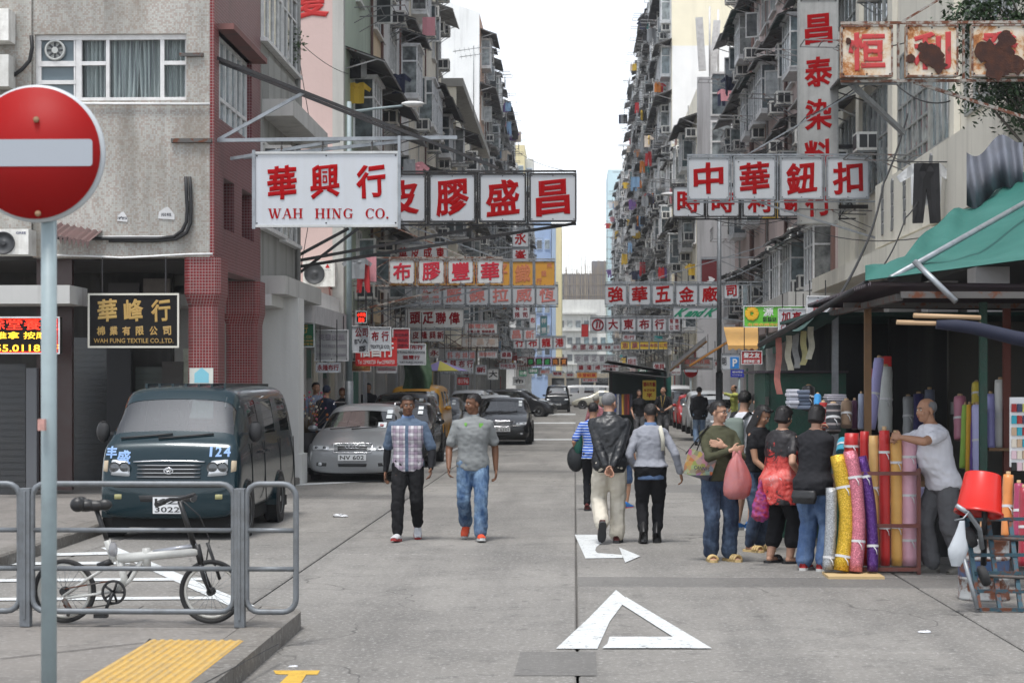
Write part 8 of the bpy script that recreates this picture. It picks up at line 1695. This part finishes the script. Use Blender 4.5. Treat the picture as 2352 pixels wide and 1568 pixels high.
railing('left railing panel cut by the picture edge', -140, 45); railing('middle railing panel in front of the bicycle', 74, 537); railing('short right railing panel with rounded corners', 566, 680)
for x, l in ((59,'left square railing post behind the sign pole'),(551,'right square railing post at the bicycle front wheel')):
    q = P(x,0,12.72); b = MB(); zt = P(0,1120,12.72).z; b.box((q.x-.036,12.69,KZ), (q.x+.036,12.76,zt)); b.box((q.x-.009,12.682,KZ+.05), (q.x+.009,12.689,zt-.02)); o = b.build('railing_post', m_rail); tag(o, l, 'post')
    bv_ = o.modifiers.new('b','BEVEL'); bv_.width = .006; bv_.segments = 2
# bicycle
BY = 12.90; bi = empty('folding_bicycle', label='white folding bicycle with black saddle parked behind the railing', cat='bicycle'); bw_m = M('bike_white',(.60,.60,.57),.35,dirt=.25,dscale=8); bk_m = M('bike_black',(.015,.015,.016),.45)
def BP(x, y, dy=0): p = P(x,y,BY); p.y += dy; return p
def bwheel(x, y):
    r_ = .226; c = BP(x,y); c.z = KZ+r_; T_ = Matrix.Translation(c) @ Matrix.Rotation(R(90),4,'X'); b = MB(); n = 40; pt = [(c.x+(r_-.017)*math.cos(2*math.pi*i/n), BY, c.z+(r_-.017)*math.sin(2*math.pi*i/n)) for i in range(n+1)]
    b.tube(pt, .017, 8, caps=False); w_ = b.build('wheel', m_tyre, bi); b = MB(); pt = [(c.x+(r_-.045)*math.cos(2*math.pi*i/n), BY, c.z+(r_-.045)*math.sin(2*math.pi*i/n)) for i in range(n+1)]; b.tube(pt, .012, 6, caps=False); b.build('rim', M('bike_rim',(.52,.51,.47),.4), w_)
    b = MB()
    for i in range(20): a = 2*math.pi*i/20; b.tube([(c.x,BY+(.03 if i%2 else -.03),c.z), (c.x+(r_-.05)*math.cos(a),BY,c.z+(r_-.05)*math.sin(a))], .0016, 4)
    b.build('spokes', m_steel, w_); b = MB(); b.lathe([(.022,-.045),(.03,-.03),(.015,-.02),(.015,.02),(.03,.03),(.022,.045)], 12, 0, T_); b.build('hub', bk_m, w_)
bwheel(148,1365); bwheel(485,1361)
def btube(nm, pts, r_, mt, dys=None): b = MB(); b.tube([BP(x,y,(dys[i] if dys else 0)) for i,(x,y) in enumerate(pts)], r_, 10); return b.build(nm, mt, bi)
btube('main_tube', [(272,1283),(340,1276),(455,1266)], [.036,.034,.03], bw_m); btube('main_tube_top', [(352,1268),(452,1252)], .018, M('bike_silver',(.42,.43,.46),.3,.6)); btube('down_tube', [(275,1285),(286,1330),(268,1358)], [.03,.024,.024], bw_m); btube('brace_tube', [(328,1282),(300,1330),(270,1357)], [.02,.016,.016], bw_m); btube('fold_hinge', [(336,1258),(338,1300)], .028, bw_m)
btube('seat_tube', [(246,1240),(262,1290)], .024, bw_m); btube('seat_post', [(218,1160),(252,1258)], .017, bk_m)
for s in (-1,1): btube('chain_stay', [(262,1357),(150,1372)], .010, bw_m, (s*.03,s*.05)); btube('rear_stay', [(235,1308),(200,1330),(150,1366)], .010, bw_m, (s*.03,s*.04,s*.05)); btube('fork', [(462,1295),(470,1325),(486,1361)], [.014,.012,.009], bk_m, (s*.04,s*.045,s*.05))
btube('shock_spring', [(225,1300),(258,1288)], .024, bk_m); btube('head_tube', [(452,1250),(463,1298)], .024, bk_m); btube('handle_stem', [(448,1258),(424,1185),(412,1150)], [.021,.018,.016], bk_m)
b = MB(); b.tube([BP(384,1152,-.26), BP(398,1144,-.10), BP(410,1146,0), BP(418,1144,.10), BP(428,1140,.26)], .014, 8); b.build('handlebar', bk_m, bi)
for dx, dy in ((384,-.24),(428,.24)): b = MB(); b.tube([BP(dx-4,1152,dy*1.15), BP(dx+6,1148,dy*.75)], .020, 8); b.build('grip', bk_m, bi)
btube('brake_cable', [(420,1150),(455,1185),(476,1240),(470,1300)], .005, m_cable, (0,.05,.08,.04)); btube('mud_guard', [(476,1245),(492,1290),(505,1330)], .012, bk_m)
b = MB(); c = BP(210,1160)
for x, y, z, rx, ry, rz in ((-.085,-.045,.008,.055,.05,.052),(-.085,.045,.008,.055,.05,.052),(-.04,0,0,.08,.065,.046),(.02,0,-.002,.085,.045,.04),(.09,0,.004,.058,.034,.04)): b.ball((c.x+x,BY+y,c.z+z), (rx,ry,rz), 14, 10)
b.build('saddle', bk_m, bi)
cc = BP(266,1357,-.06); b = MB(); n = 28; pt = [(cc.x+.078*math.cos(2*math.pi*i/n),cc.y,cc.z+.078*math.sin(2*math.pi*i/n)) for i in range(n+1)]; b.tube(pt, .010, 6, caps=False)
for i in range(5): a = 2*math.pi*i/5; b.tube([cc, (cc.x+.075*math.cos(a),cc.y,cc.z+.075*math.sin(a))], .009, 5)
b.build('chainring', bk_m, bi); btube('crank', [(266,1357),(247,1405)], .012, bk_m, (-.08,-.09)); b = MB(); b.cbox(BP(243,1408,-.13), (.09,.07,.025)); b.build('pedal', bk_m, bi); btube('crank', [(266,1357),(300,1310)], .012, bk_m, (.06,.07)); b = MB(); b.cbox(BP(330,1275,.12), (.09,.07,.025)) if False else b.cbox(BP(303,1306,.12), (.09,.07,.025)); b.build('pedal', bk_m, bi)
btube('chain', [(266,1330),(150,1350)], .005, m_rusty, (-.06,-.05)); btube('chain', [(266,1384),(160,1400),(150,1385)], .005, m_rusty, (-.06,-.05,-.05)); b = MB(); b.tube([BP(150,1372,-.05), BP(165,1395,-.05), BP(160,1412,-.05)], [.02,.016,.012], 7); b.build('derailleur', m_rusty, bi)
b = MB(); b.ball(BP(259,1262), (.035,.035,.06), 10, 8); me_ = b.build('plastic_wrap', M('wrap_clear',(.6,.6,.62),.2,trans=.5,bump=.8,bscale=40), bi)
# lamp posts
lp_ = empty('street_lamp', label='tall grey street lamp with curved arm on the left pavement', cat='street lamp'); LY = 41.6; q = P(802,0,LY); zt = P(0,238,LY).z
b = MB(); b.tube([(q.x,LY,KZ),(q.x,LY,1.9)], .095, 14); b.build('base_sleeve', m_rail, lp_); b = MB(); b.tube([(q.x,LY,1.9),(q.x,LY,zt)], [.068,.05], 12); b.build('pole', m_pole, lp_)
b = MB(); b.tube([(q.x,LY,P(0,262,LY).z), P(860,250,LY-.1), P(925,243,LY-.2)], [.035,.028,.024], 8); b.build('arm', m_pole, lp_)
b = MB(); c = P(948,238,LY-.25); b.ball(c, (.26,.10,.055), 16, 8); b.ball((c.x+.02,c.y,c.z-.03), (.20,.085,.06), 14, 8, 1); b.build('lamp_head', [m_winfr, M('lamp_glass',(.55,.52,.50),.2)], lp_)
lp2 = empty('street_lamp', label='grey lamp pole standing behind the right no entry sign', cat='street lamp'); LY = 57; q = P(1652,0,LY); b = MB(); b.tube([(q.x,LY,0),(q.x,LY,2.2)], .11, 12); b.build('base_sleeve', m_rail, lp2); b = MB(); b.tube([(q.x,LY,2.2),(q.x,LY,P(0,470,LY).z)], [.08,.06], 12); b.build('pole', m_rail, lp2); z = P(0,470,LY).z; b = MB(); b.tube([(q.x,LY,z-.1),(q.x-1.3,LY,z+.25)], .03, 8); b.build('arm', m_rail, lp2); b = MB(); b.ball((q.x-1.5,LY,z+.25), (.3,.11,.06), 12, 8); b.build('lamp_head', m_winfr, lp2)
ps = empty('parking_notice', label='blue notice plate on a thin pole on the right', cat='road sign'); Y_ = 52; a, c = P(1678,866,Y_), P(1709,849,Y_); b = MB(); b.box((a.x,Y_,a.z), (c.x,Y_+.02,c.z)); b.build('plate', m_blu, ps); b = MB(); q = a.lerp(c,.5); put_text(b, '電單車停車處', q.x, q.z+.04, .28, .05, Y_-.002, .02, 0, 0, .003); put_text(b, 'MOTOR CYCLES ONLY', q.x, q.z-.04, .28, .035, Y_-.002, .01, 0, 0, .003); b.build('lettering', m_wht, ps); b = MB(); b.tube([(q.x+.06,Y_+.05,0),(q.x+.06,Y_+.05,c.z)], .035, 8); b.build('pole', m_pole, ps)
# ---------------------------------------------------------------- mid distance: second stall, awnings, tarps
s2 = empty('market_stall', label='dark corrugated roofed stall in the middle distance with hanging cloth', cat='stall'); Y_ = 63; z0 = P(0,852,Y_).z
b = MB(); b.grid(lambda u,v: (P(1395,0,Y_).x+(P(1532,0,Y_).x-P(1395,0,Y_).x)*u, Y_+6*v, z0+.35-.35*u+.02*math.sin(v*60)), 6, 40, smooth=False); b.grid(lambda u,v: (P(1385,0,Y_).x+2.2*u, Y_-.6+7*v, z0+.02-.25*u+.02*math.sin(v*60)), 6, 40, smooth=False); b.build('roof_sheet', m_awn[3], s2)
for x in (1404,1528): q = P(x,0,Y_); b = MB(); b.cbox((q.x,Y_+.3,1.2), (.08,.08,2.4)); b.build('post', m_black, s2)
b = MB(); b.box((P(1404,0,Y_).x,Y_+4,0), (P(1545,0,Y_).x,Y_+4.2,2.3)); b.build('back_panel', M('stall_dark_green',(.012,.03,.028),.6), s2); b = MB(); b.box((P(1510,0,Y_).x,Y_+1,1.2), (P(1545,0,Y_).x,Y_+1.1,2.1)); b.build('side_cloth', m_tarp, s2)
for i, (x, c) in enumerate(((1410,(.04,.08,.30)),(1416,(.45,.45,.47)),(1422,(.05,.06,.12)),(1428,(.55,.30,.03)),(1434,(.20,.02,.02)),(1440,(.30,.03,.02)),(1447,(.03,.035,.06)))):
    a = P(x,952,Y_-.3); c2 = P(x+5.5,905,Y_-.3); b = MB(); b.grid(lambda u,v: (a.x+(c2.x-a.x)*u, Y_-.3+.05*math.sin(u*3+v*2+i), a.z+(c2.z-a.z)*v), 3, 6); b.grid(lambda u,v: (c2.x-(c2.x-a.x)*u, Y_-.28+.05*math.sin(3-u*3+v*2+i), a.z+(c2.z-a.z)*v), 3, 6); b.build('hanging_cloth', fab('strip%d'%i, c), s2)
ys = empty('yellow_poster', label='yellow poster with red characters on the middle distance stall', cat='poster'); b = MB(); a, c2 = P(1476,918,Y_-.1), P(1507,873,Y_-.1); b.box((a.x,Y_-.1,a.z), (c2.x,Y_-.08,c2.z)); b.build('sheet', m_sgyel, ys); b = MB(); q = a.lerp(c2,.5); put_text(b, '德利布藝', q.x, c2.z-.14, .42, .16, Y_-.102, .03, 0, 0, .003); put_text(b, '布疋批發', q.x, c2.z-.34, .38, .1, Y_-.102, .02, 0, 0, .003); put_text(b, '平', q.x, c2.z-.52, .2, .16, Y_-.102, .03, 0, 0, .003); b.build('lettering', m_red, ys)
o = sheet('ochre yellow shop awning on the right', lambda u,v: tuple(P(1662+10*v+(1742-1672*0-1662-10*v)*u, 751+42*v, 47-1.0*v)), 10, 6, M('awning_ochre',(.58,.33,.10),.7,dirt=.2), 'shop_awning', 'awning'); b = MB(); b.grid(lambda u,v: tuple(P(1672+70*u, 793+(9+2*math.sin(u*30))*v, 46)), 30, 2); b.build('valance', M('awning_ochre',(.5,.3,.1)), o)
for k, (x0, y0_, x1, y1_, Y0, Y1, lab, mt) in enumerate(((1540,850,1660,770,60,52,'dark sloping canopy above the grey boards on the right',m_awn[3]),(1585,838,1720,770,55,47,'striped sloping canopy with orange edge on the right',m_awn[0]))):
    A = P(x0,y0_,Y0); B_ = P(x1,y1_,Y1); o = sheet(lab, lambda u,v: (A.x+(B_.x-A.x)*u+.6*v*(k+1)*.4, A.y+(B_.y-A.y)*u*.2+3.5*v, A.z+(B_.z-A.z)*u+.25*v), 8, 6, mt, 'sloping_canopy', 'awning')
    b = MB(); b.bar(A+Vector((0,-.03,-.02)), Vector((B_.x,A.y+(B_.y-A.y)*.2-.03,B_.z-.02)), .05); b.build('edge_bar', M('edge_orange',(.50,.22,.05),.5) if k else m_wood, o)
sheet('green printed tarpaulin hanging beside the yellow van', lambda u,v: tuple(P(924+63*u+6*math.sin(v*5), 892-103*v, 48+.5*math.sin(u*5+v*3))), 12, 10, M('tarp_bottle',(.035,.085,.04),.6,dirt=.6,dirtcol=(.15,.2,.13),dscale=3,bump=.4,bscale=4))
um = empty('parasol', label='yellow and lilac parasol beyond the yellow van', cat='parasol'); q = P(1010,828,58); b = MB(); n = 8
for i in range(n): a0, a1 = 2*math.pi*i/n, 2*math.pi*(i+1)/n; b.add([q, q+Vector((.9*math.cos(a0),.9*math.sin(a0),-.32)), q+Vector((.9*math.cos(a1),.9*math.sin(a1),-.32))], [(0,1,2)], i%2); b.add([q-Vector((0,0,.01)), q+Vector((.9*math.cos(a0),.9*math.sin(a0),-.33)), q+Vector((.9*math.cos(a1),.9*math.sin(a1),-.33))], [(0,2,1)], i%2)
b.build('canopy', [M('parasol_yellow',(.55,.50,.08),.7), M('parasol_lilac',(.30,.25,.52),.7)], um); b = MB(); b.tube([q,(q.x,q.y,.05)], .02, 6); b.build('pole', m_steel, um)
fl = empty('flower_stand', label='bunches of orange and pink dried flowers beside the white column', cat='flowers'); q = P(704,1000,36.0); r_ = random.Random(5); b = MB(); b.lathe([(.14,0),(.2,.75),(.17,.75)], 14); b.build('tub', m_black, fl, (q.x,36.0,KZ)); b = MB()
for i in range(90):
    a = r_.uniform(0,6.28); t_ = r_.uniform(.1,.42); e = Vector((q.x+t_*math.cos(a),36+t_*math.sin(a)*.6,KZ+.8+r_.uniform(.1,.75))); b.tube([(q.x,36,KZ+.7),e], .004, 3, 0); b.ball(e, r_.uniform(.012,.03), 5, 4, r_.choice((1,2,3)))
fo = b.build('flower_sprigs', [M('stem_brown',(.15,.10,.05),.8), M('bloom_orange',(.55,.18,.04),.7), M('bloom_pink',(.55,.15,.22),.7), M('bloom_white',(.6,.55,.45),.7)], fl); fo['kind'] = 'stuff'
# small litter
for x, y, s_, lab in ((784,1187,.11,'crumpled clear plastic bag lying on the road'),(2122,1452,.05,'scrap of white paper on the road near the trolley'),(672,1530,.03,'white paper scrap near the yellow marking')):
    q = G(x,y, KZ if y == 1530 else 0); b = MB(); b.ball((0,0,s_*.22), (s_,s_*.7,s_*.25), 14, 8); me = b.mesh('litter', M('litter_white',(.6,.61,.63),.35,bump=.7,bscale=20))
    for v in me.vertices: v.co += v.normal*(noise.noise(v.co*14)*s_*.25)
    tag(link('litter', me, None, (q.x,q.y,q.z-.005)), lab, 'litter')
# overhead cables
def cable(label, pts, r_=.009, sag=.3):
    b = MB(); out = []
    for (a, c) in zip(pts[:-1], pts[1:]):
        for i in range(12): t_ = i/12; q = a.lerp(c,t_); q.z -= sag*4*t_*(1-t_); out.append(q)
    out.append(pts[-1]); b.tube(out, r_, 5); tag(b.build('overhead_cable', m_cable), label, 'cable', 'overhead cables')
cable('cable from the front sign row up to the vertical sign on the right', [P(1695,372,43), P(1850,270,43.6), P(2060,110,44)], .014, .2)
cable('cable crossing in front of the rusty sign row', [P(1925,105,35.8), P(2100,92,35.7), P(2360,108,35.6)], .012, .1)
cable('slack cable under the rusty sign row', [P(2060,195,35), P(2200,225,34), P(2380,240,33)], .016, .2)
cable('long dark cable falling from the rusty sign to the stall', [P(2085,262,38), P(2030,420,34), P(1990,560,28), P(1870,760,22)], .02, .1)
cable('second cable falling beside the black leggings', [P(2140,380,36), P(2080,500,30), P(2000,640,25)], .012, .15)
cable('thin cable from the left towers to the four panel row', [P(1160,318,90), P(1323,396,37)], .008, .3)
cable('thin cable across the pink wall', [P(600,40,36), P(690,98,40), P(800,170,45.5)], .008, .1)
cable('cable along the lower edge of the front right sign row', [P(1560,470,43), P(1800,505,40), P(2150,540,33)], .010, .25)
cable('cable hanging between grey building and lamp post', [P(690,150,36.6), P(730,380,37), P(690,620,36.6)], .008, .05)
for k, (x, y, z) in enumerate(((1165,548,0),(1180,590,0),(1160,620,0))): pass
# ---------------------------------------------------------------- washing on the racks
def gar(kind):
    b = MB(); th = .02
    shp = {'shirt':[(-.22,0),(.22,0),(.24,.45),(.40,.36),(.46,.46),(.22,.66),(.08,.66),(0,.62),(-.08,.66),(-.22,.66),(-.46,.46),(-.40,.36),(-.24,.45)],'trousers':[(-.22,0),(-.06,0),(0,.55),(.06,0),(.22,0),(.19,.95),(-.19,.95)],'towel':[(-.26,0),(.26,0),(.26,.75),(-.26,.75)],'vest':[(-.2,0),(.2,0),(.2,.42),(.14,.62),(.06,.62),(0,.5),(-.06,.62),(-.14,.62),(-.2,.42)]}[kind]
    zt = max(z for _, z in shp); b.prism([(x,z-zt) for x,z in shp], -th, th); me = b.mesh('garment', m_trim); bm = bmesh.new(); bm.from_mesh(me); bmesh.ops.triangulate(bm, faces=bm.faces); bmesh.ops.subdivide_edges(bm, edges=bm.edges, cuts=2, use_grid_fill=True)
    for v in bm.verts: v.co.y += .03*noise.noise(Vector((v.co.x*6,0,v.co.z*3)))+.02*math.sin(v.co.x*24)
    bm.to_mesh(me); bm.free(); me.materials.clear(); me.materials.append(m_trim); return me
GK = {k: gar(k) for k in ('shirt','trousers','towel','vest')}
WC = [('navy',(.02,.025,.06)),('white',(.58,.59,.60)),('red',(.42,.02,.025)),('black',(.015,.015,.017)),('pink',(.56,.25,.28)),('yellow',(.58,.38,.04)),('grey',(.20,.21,.22)),('sky blue',(.20,.34,.52)),('purple',(.16,.08,.28)),('striped cream',(.52,.45,.38)),('teal',(.02,.26,.26)),('orange',(.55,.18,.03))]
FLR = ['lowest','second','third','fourth','fifth','sixth','seventh','eighth','ninth']
BN = {'pink_walled_tenement':'pink walled tenement','cream_tenement':'cream left tenement','low_cream_tenement':'low left tenement','white_end_wall_tenement':'white ended left tenement','pinkish_tenement':'pinkish right tenement','grey_end_wall_tenement':'grey ended right tenement','tall_cream_tenement':'tall cream right tenement','far_pink_tenement':'far pink right tenement'}
used = set(); rg = random.Random(12); GM = {}
rg.shuffle(CL)
def garment(p, kind, cn, col, label, rz, s=1.0):
    k = (kind, cn)
    if k not in GM: me = GK[kind].copy(); me.materials[0] = M('wash_'+cn.replace(' ','_'), col, .85, bump=.3, bscale=14, vary=.2); GM[k] = me
    o = link(kind if kind != 'towel' else 'towel', GM[k], None, p, (0,0,rz), s); tag(o, label, 'laundry', 'washing hung out to dry'); return o
cnt = 0
for (p, j, i, bld) in CL:
    for q in range(rg.choice((1,2,3))):
        if cnt >= 150: break
        cn, col = rg.choice(WC); kind = rg.choice(('shirt','shirt','trousers','towel','vest')); b_ = BN.get(bld.name.split('.')[0], 'far tenement')
        lab = f"{cn} {kind} drying at the {FLR[min(j,8)]} window row of the {b_}"
        if lab in used: lab = f"{cn} {kind} in bay {i+1}, {FLR[min(j,8)]} row, {b_}"
        if lab in used: continue
        used.add(lab); cnt += 1; sd = 1 if p.x < 0 else -1
        garment(p+Vector((sd*q*.16,rg.uniform(-.35,.35),0)), kind, cn, col, lab, rg.choice((0,0,R(20),R(-25),R(80))), rg.uniform(.8,1.1))
q = P(2128,375,32.5); cable('taut clothes line holding the black leggings', [P(2060,372,32.5), P(2250,372,32.5)], .012, .0); garment(q+Vector((0,.05,0)), 'shirt', 'white', (.58,.59,.60), 'white shirt hanging behind the black leggings on the right', 0, 1.1); garment(q, 'trousers', 'black', (.015,.015,.017), 'black leggings hanging on a line in front of the cream building', 0, 1.1)
for x, y, Y_, kd, cn, lab in ((735+180,170,50,'shirt','navy','navy shirt with red yoke on the green street front'),(820,190,46.5,'shirt','yellow','mustard yellow shirt below a peg ring'),(815,135,46.4,'vest','black','black vest on the blue peg ring'),(828,132,46.6,'vest','white','white vest on the blue peg ring'),(985,40,60,'towel','pink','pink towel high on the left tenement'),(1590,606,86,'shirt','yellow','yellow orange shirt above the five character row'),(1597,615,86.4,'shirt','navy','navy shirt under the yellow orange one'),(1665,205,83,'shirt','pink','pink flowered shirt hanging at the grey end wall'),(1657,205,83.2,'trousers','navy','navy trousers beside the pink flowered shirt'),(820,590,44.5,'shirt','grey','grey child shirt hanging beside the lamp post'),(835,600,44.6,'trousers','red','red trousers hanging beside the lamp post'),(845,590,44.7,'towel','pink','pink towel hanging beside the lamp post'),(940,366,48,'trousers','grey','grey trousers above the four panel row'),(955,372,48.2,'shirt','pink','pink shirt above the four panel row')):
    c = dict(WC)[cn]; garment(P(x,y,Y_), kd, cn, c, lab, R(rg.uniform(-15,15)), .8)
# ---------------------------------------------------------------- greenery
def leaves(b, pts, n, sp, size, r_, m=0):
    for p in pts:
        for _ in range(n):
            q = p+Vector((r_.gauss(0,sp),r_.gauss(0,sp),r_.gauss(0,sp*.7))); d = Vector((r_.uniform(-1,1),r_.uniform(-1,1),r_.uniform(-1,.2))).normalized(); u = d.cross(Vector((r_.uniform(-1,1),r_.uniform(-1,1),1))).normalized(); s = size*r_.uniform(.6,1.3)
            b.add([q, q+d*s*.5+u*s*.22, q+d*s, q+d*s*.5-u*s*.22], [(0,1,2,3)], m)
m_leaf = M('leaf_dark',(.022,.05,.018),.45,dirt=.5,dirtcol=(.05,.09,.02),dscale=3); m_bark = M('bark',(.10,.085,.07),.9,bump=.6)
tr2 = empty('street_tree', label='dark leaved tree reaching in from the top right corner', cat='tree'); TB = Vector((7.45,26.95,.13)); r_ = random.Random(8); b = MB(); tips = []
b.tube([TB, TB+Vector((-.05,.05,2)), TB+Vector((-.1,0,4.2)), TB+Vector((-.3,-.1,5.6))], [.16,.13,.11,.08], 10)
for k in range(22):
    z = r_.uniform(3.6,5.8); a = TB+Vector((-.15,0,z)); e = Vector((r_.uniform(5.75,7.8), r_.uniform(26.95,27.65), r_.uniform(6.1,8.3))); mid = a.lerp(e,.5)+Vector((0,0,.25)); b.tube([a,mid,e], [.035,.02,.008], 5); tips += [a.lerp(e,.65)+Vector((0,0,.15)), mid.lerp(e,.6), e, e+Vector((r_.uniform(-.25,.25),0,r_.uniform(-.25,.1)))]
for x, y in ((2240,205),(2300,215),(2335,205),(2270,235),(2330,240),(2225,30),(2345,290),(2350,270),(2215,60)): e = P(x,y,27.2); tips.append(e); b.tube([TB+Vector((-.2,0,4.4)), TB.lerp(e,.6)+Vector((0,0,1.6)), e], [.03,.015,.006], 5)
b.build('trunk', m_bark, tr2); b = MB(); leaves(b, tips, 120, .19, .10, r_); o = b.build('crown', m_leaf, tr2); o['kind'] = 'stuff'
pl = empty('wall_plant', label='wild leafy shrub growing from the grey concrete balcony', cat='plant'); r_ = random.Random(3); b = MB(); base = P(655,160,36.3); tp = []
for k in range(9): e = P(648+r_.uniform(-8,40), 60+r_.uniform(0,85), 36.2); b.tube([base, base.lerp(e,.5)+Vector((0,0,.05)), e], [.012,.008,.004], 4); tp += [e, base.lerp(e,.75)]
b.build('stem', m_bark, pl); b = MB(); leaves(b, tp, 20, .09, .10, r_); o = b.build('foliage', M('leaf_mid',(.05,.09,.03),.5,dirt=.4,dirtcol=(.10,.12,.03),dscale=4), pl); o['kind'] = 'stuff'
ft = empty('far_tree', label='small green tree at the far end of the street', cat='tree'); q = P(1306,893,205); b = MB(); b.tube([(q.x,q.y,0),(q.x,q.y,1.8)], .12, 6); b.build('trunk', m_bark, ft); b = MB(); r_ = random.Random(6); leaves(b, [q+Vector((r_.gauss(0,.8),r_.gauss(0,.8),r_.uniform(.3,1.6))) for _ in range(14)], 40, .35, .28, r_); o = b.build('crown', MATS['leaf_mid'], ft); o['kind'] = 'stuff'
# ---------------------------------------------------------------- the air itself: thin even haze
b = MB(); b.box((-155,-40,-1.5), (155,710,62)); hz = b.build('haze', []); hz['kind'] = 'stuff'
hm_ = bpy.data.materials.new('haze'); hm_.use_nodes = True; t = NT(hm_); t.n.clear(); pv = t.new('VolumePrincipled'); mo = t.new('OutputMaterial'); t.link(pv.outputs[0], mo.inputs['Volume'])
pv.inputs['Color'].default_value = (.92,.95,1,1); pv.inputs['Density'].default_value = .0004; pv.inputs['Anisotropy'].default_value = .2
hz.data.materials.append(hm_)
# ---------------------------------------------------------------- settle every thing's origin on its base, drop the scratch scene
bpy.context.view_layer.update()
for o in list(C.objects):
    if o.type == 'EMPTY' and o.parent is None and o.location.length < 1e-6 and abs(o.rotation_euler.z) < 1e-6 and len(o.children):
        lo = Vector((1e9,)*3); hi = Vector((-1e9,)*3)
        for c in o.children:
            if c.type == 'MESH':
                for v in c.bound_box: q = c.matrix_basis @ Vector(v); lo = Vector(map(min,lo,q)); hi = Vector(map(max,hi,q))
        if lo.x > 1e8: continue
        d = Vector(((lo.x+hi.x)/2,(lo.y+hi.y)/2,lo.z)); o.location = d
        for c in o.children: c.matrix_basis = Matrix.Translation(-d) @ c.matrix_basis
bpy.data.scenes.remove(TS)
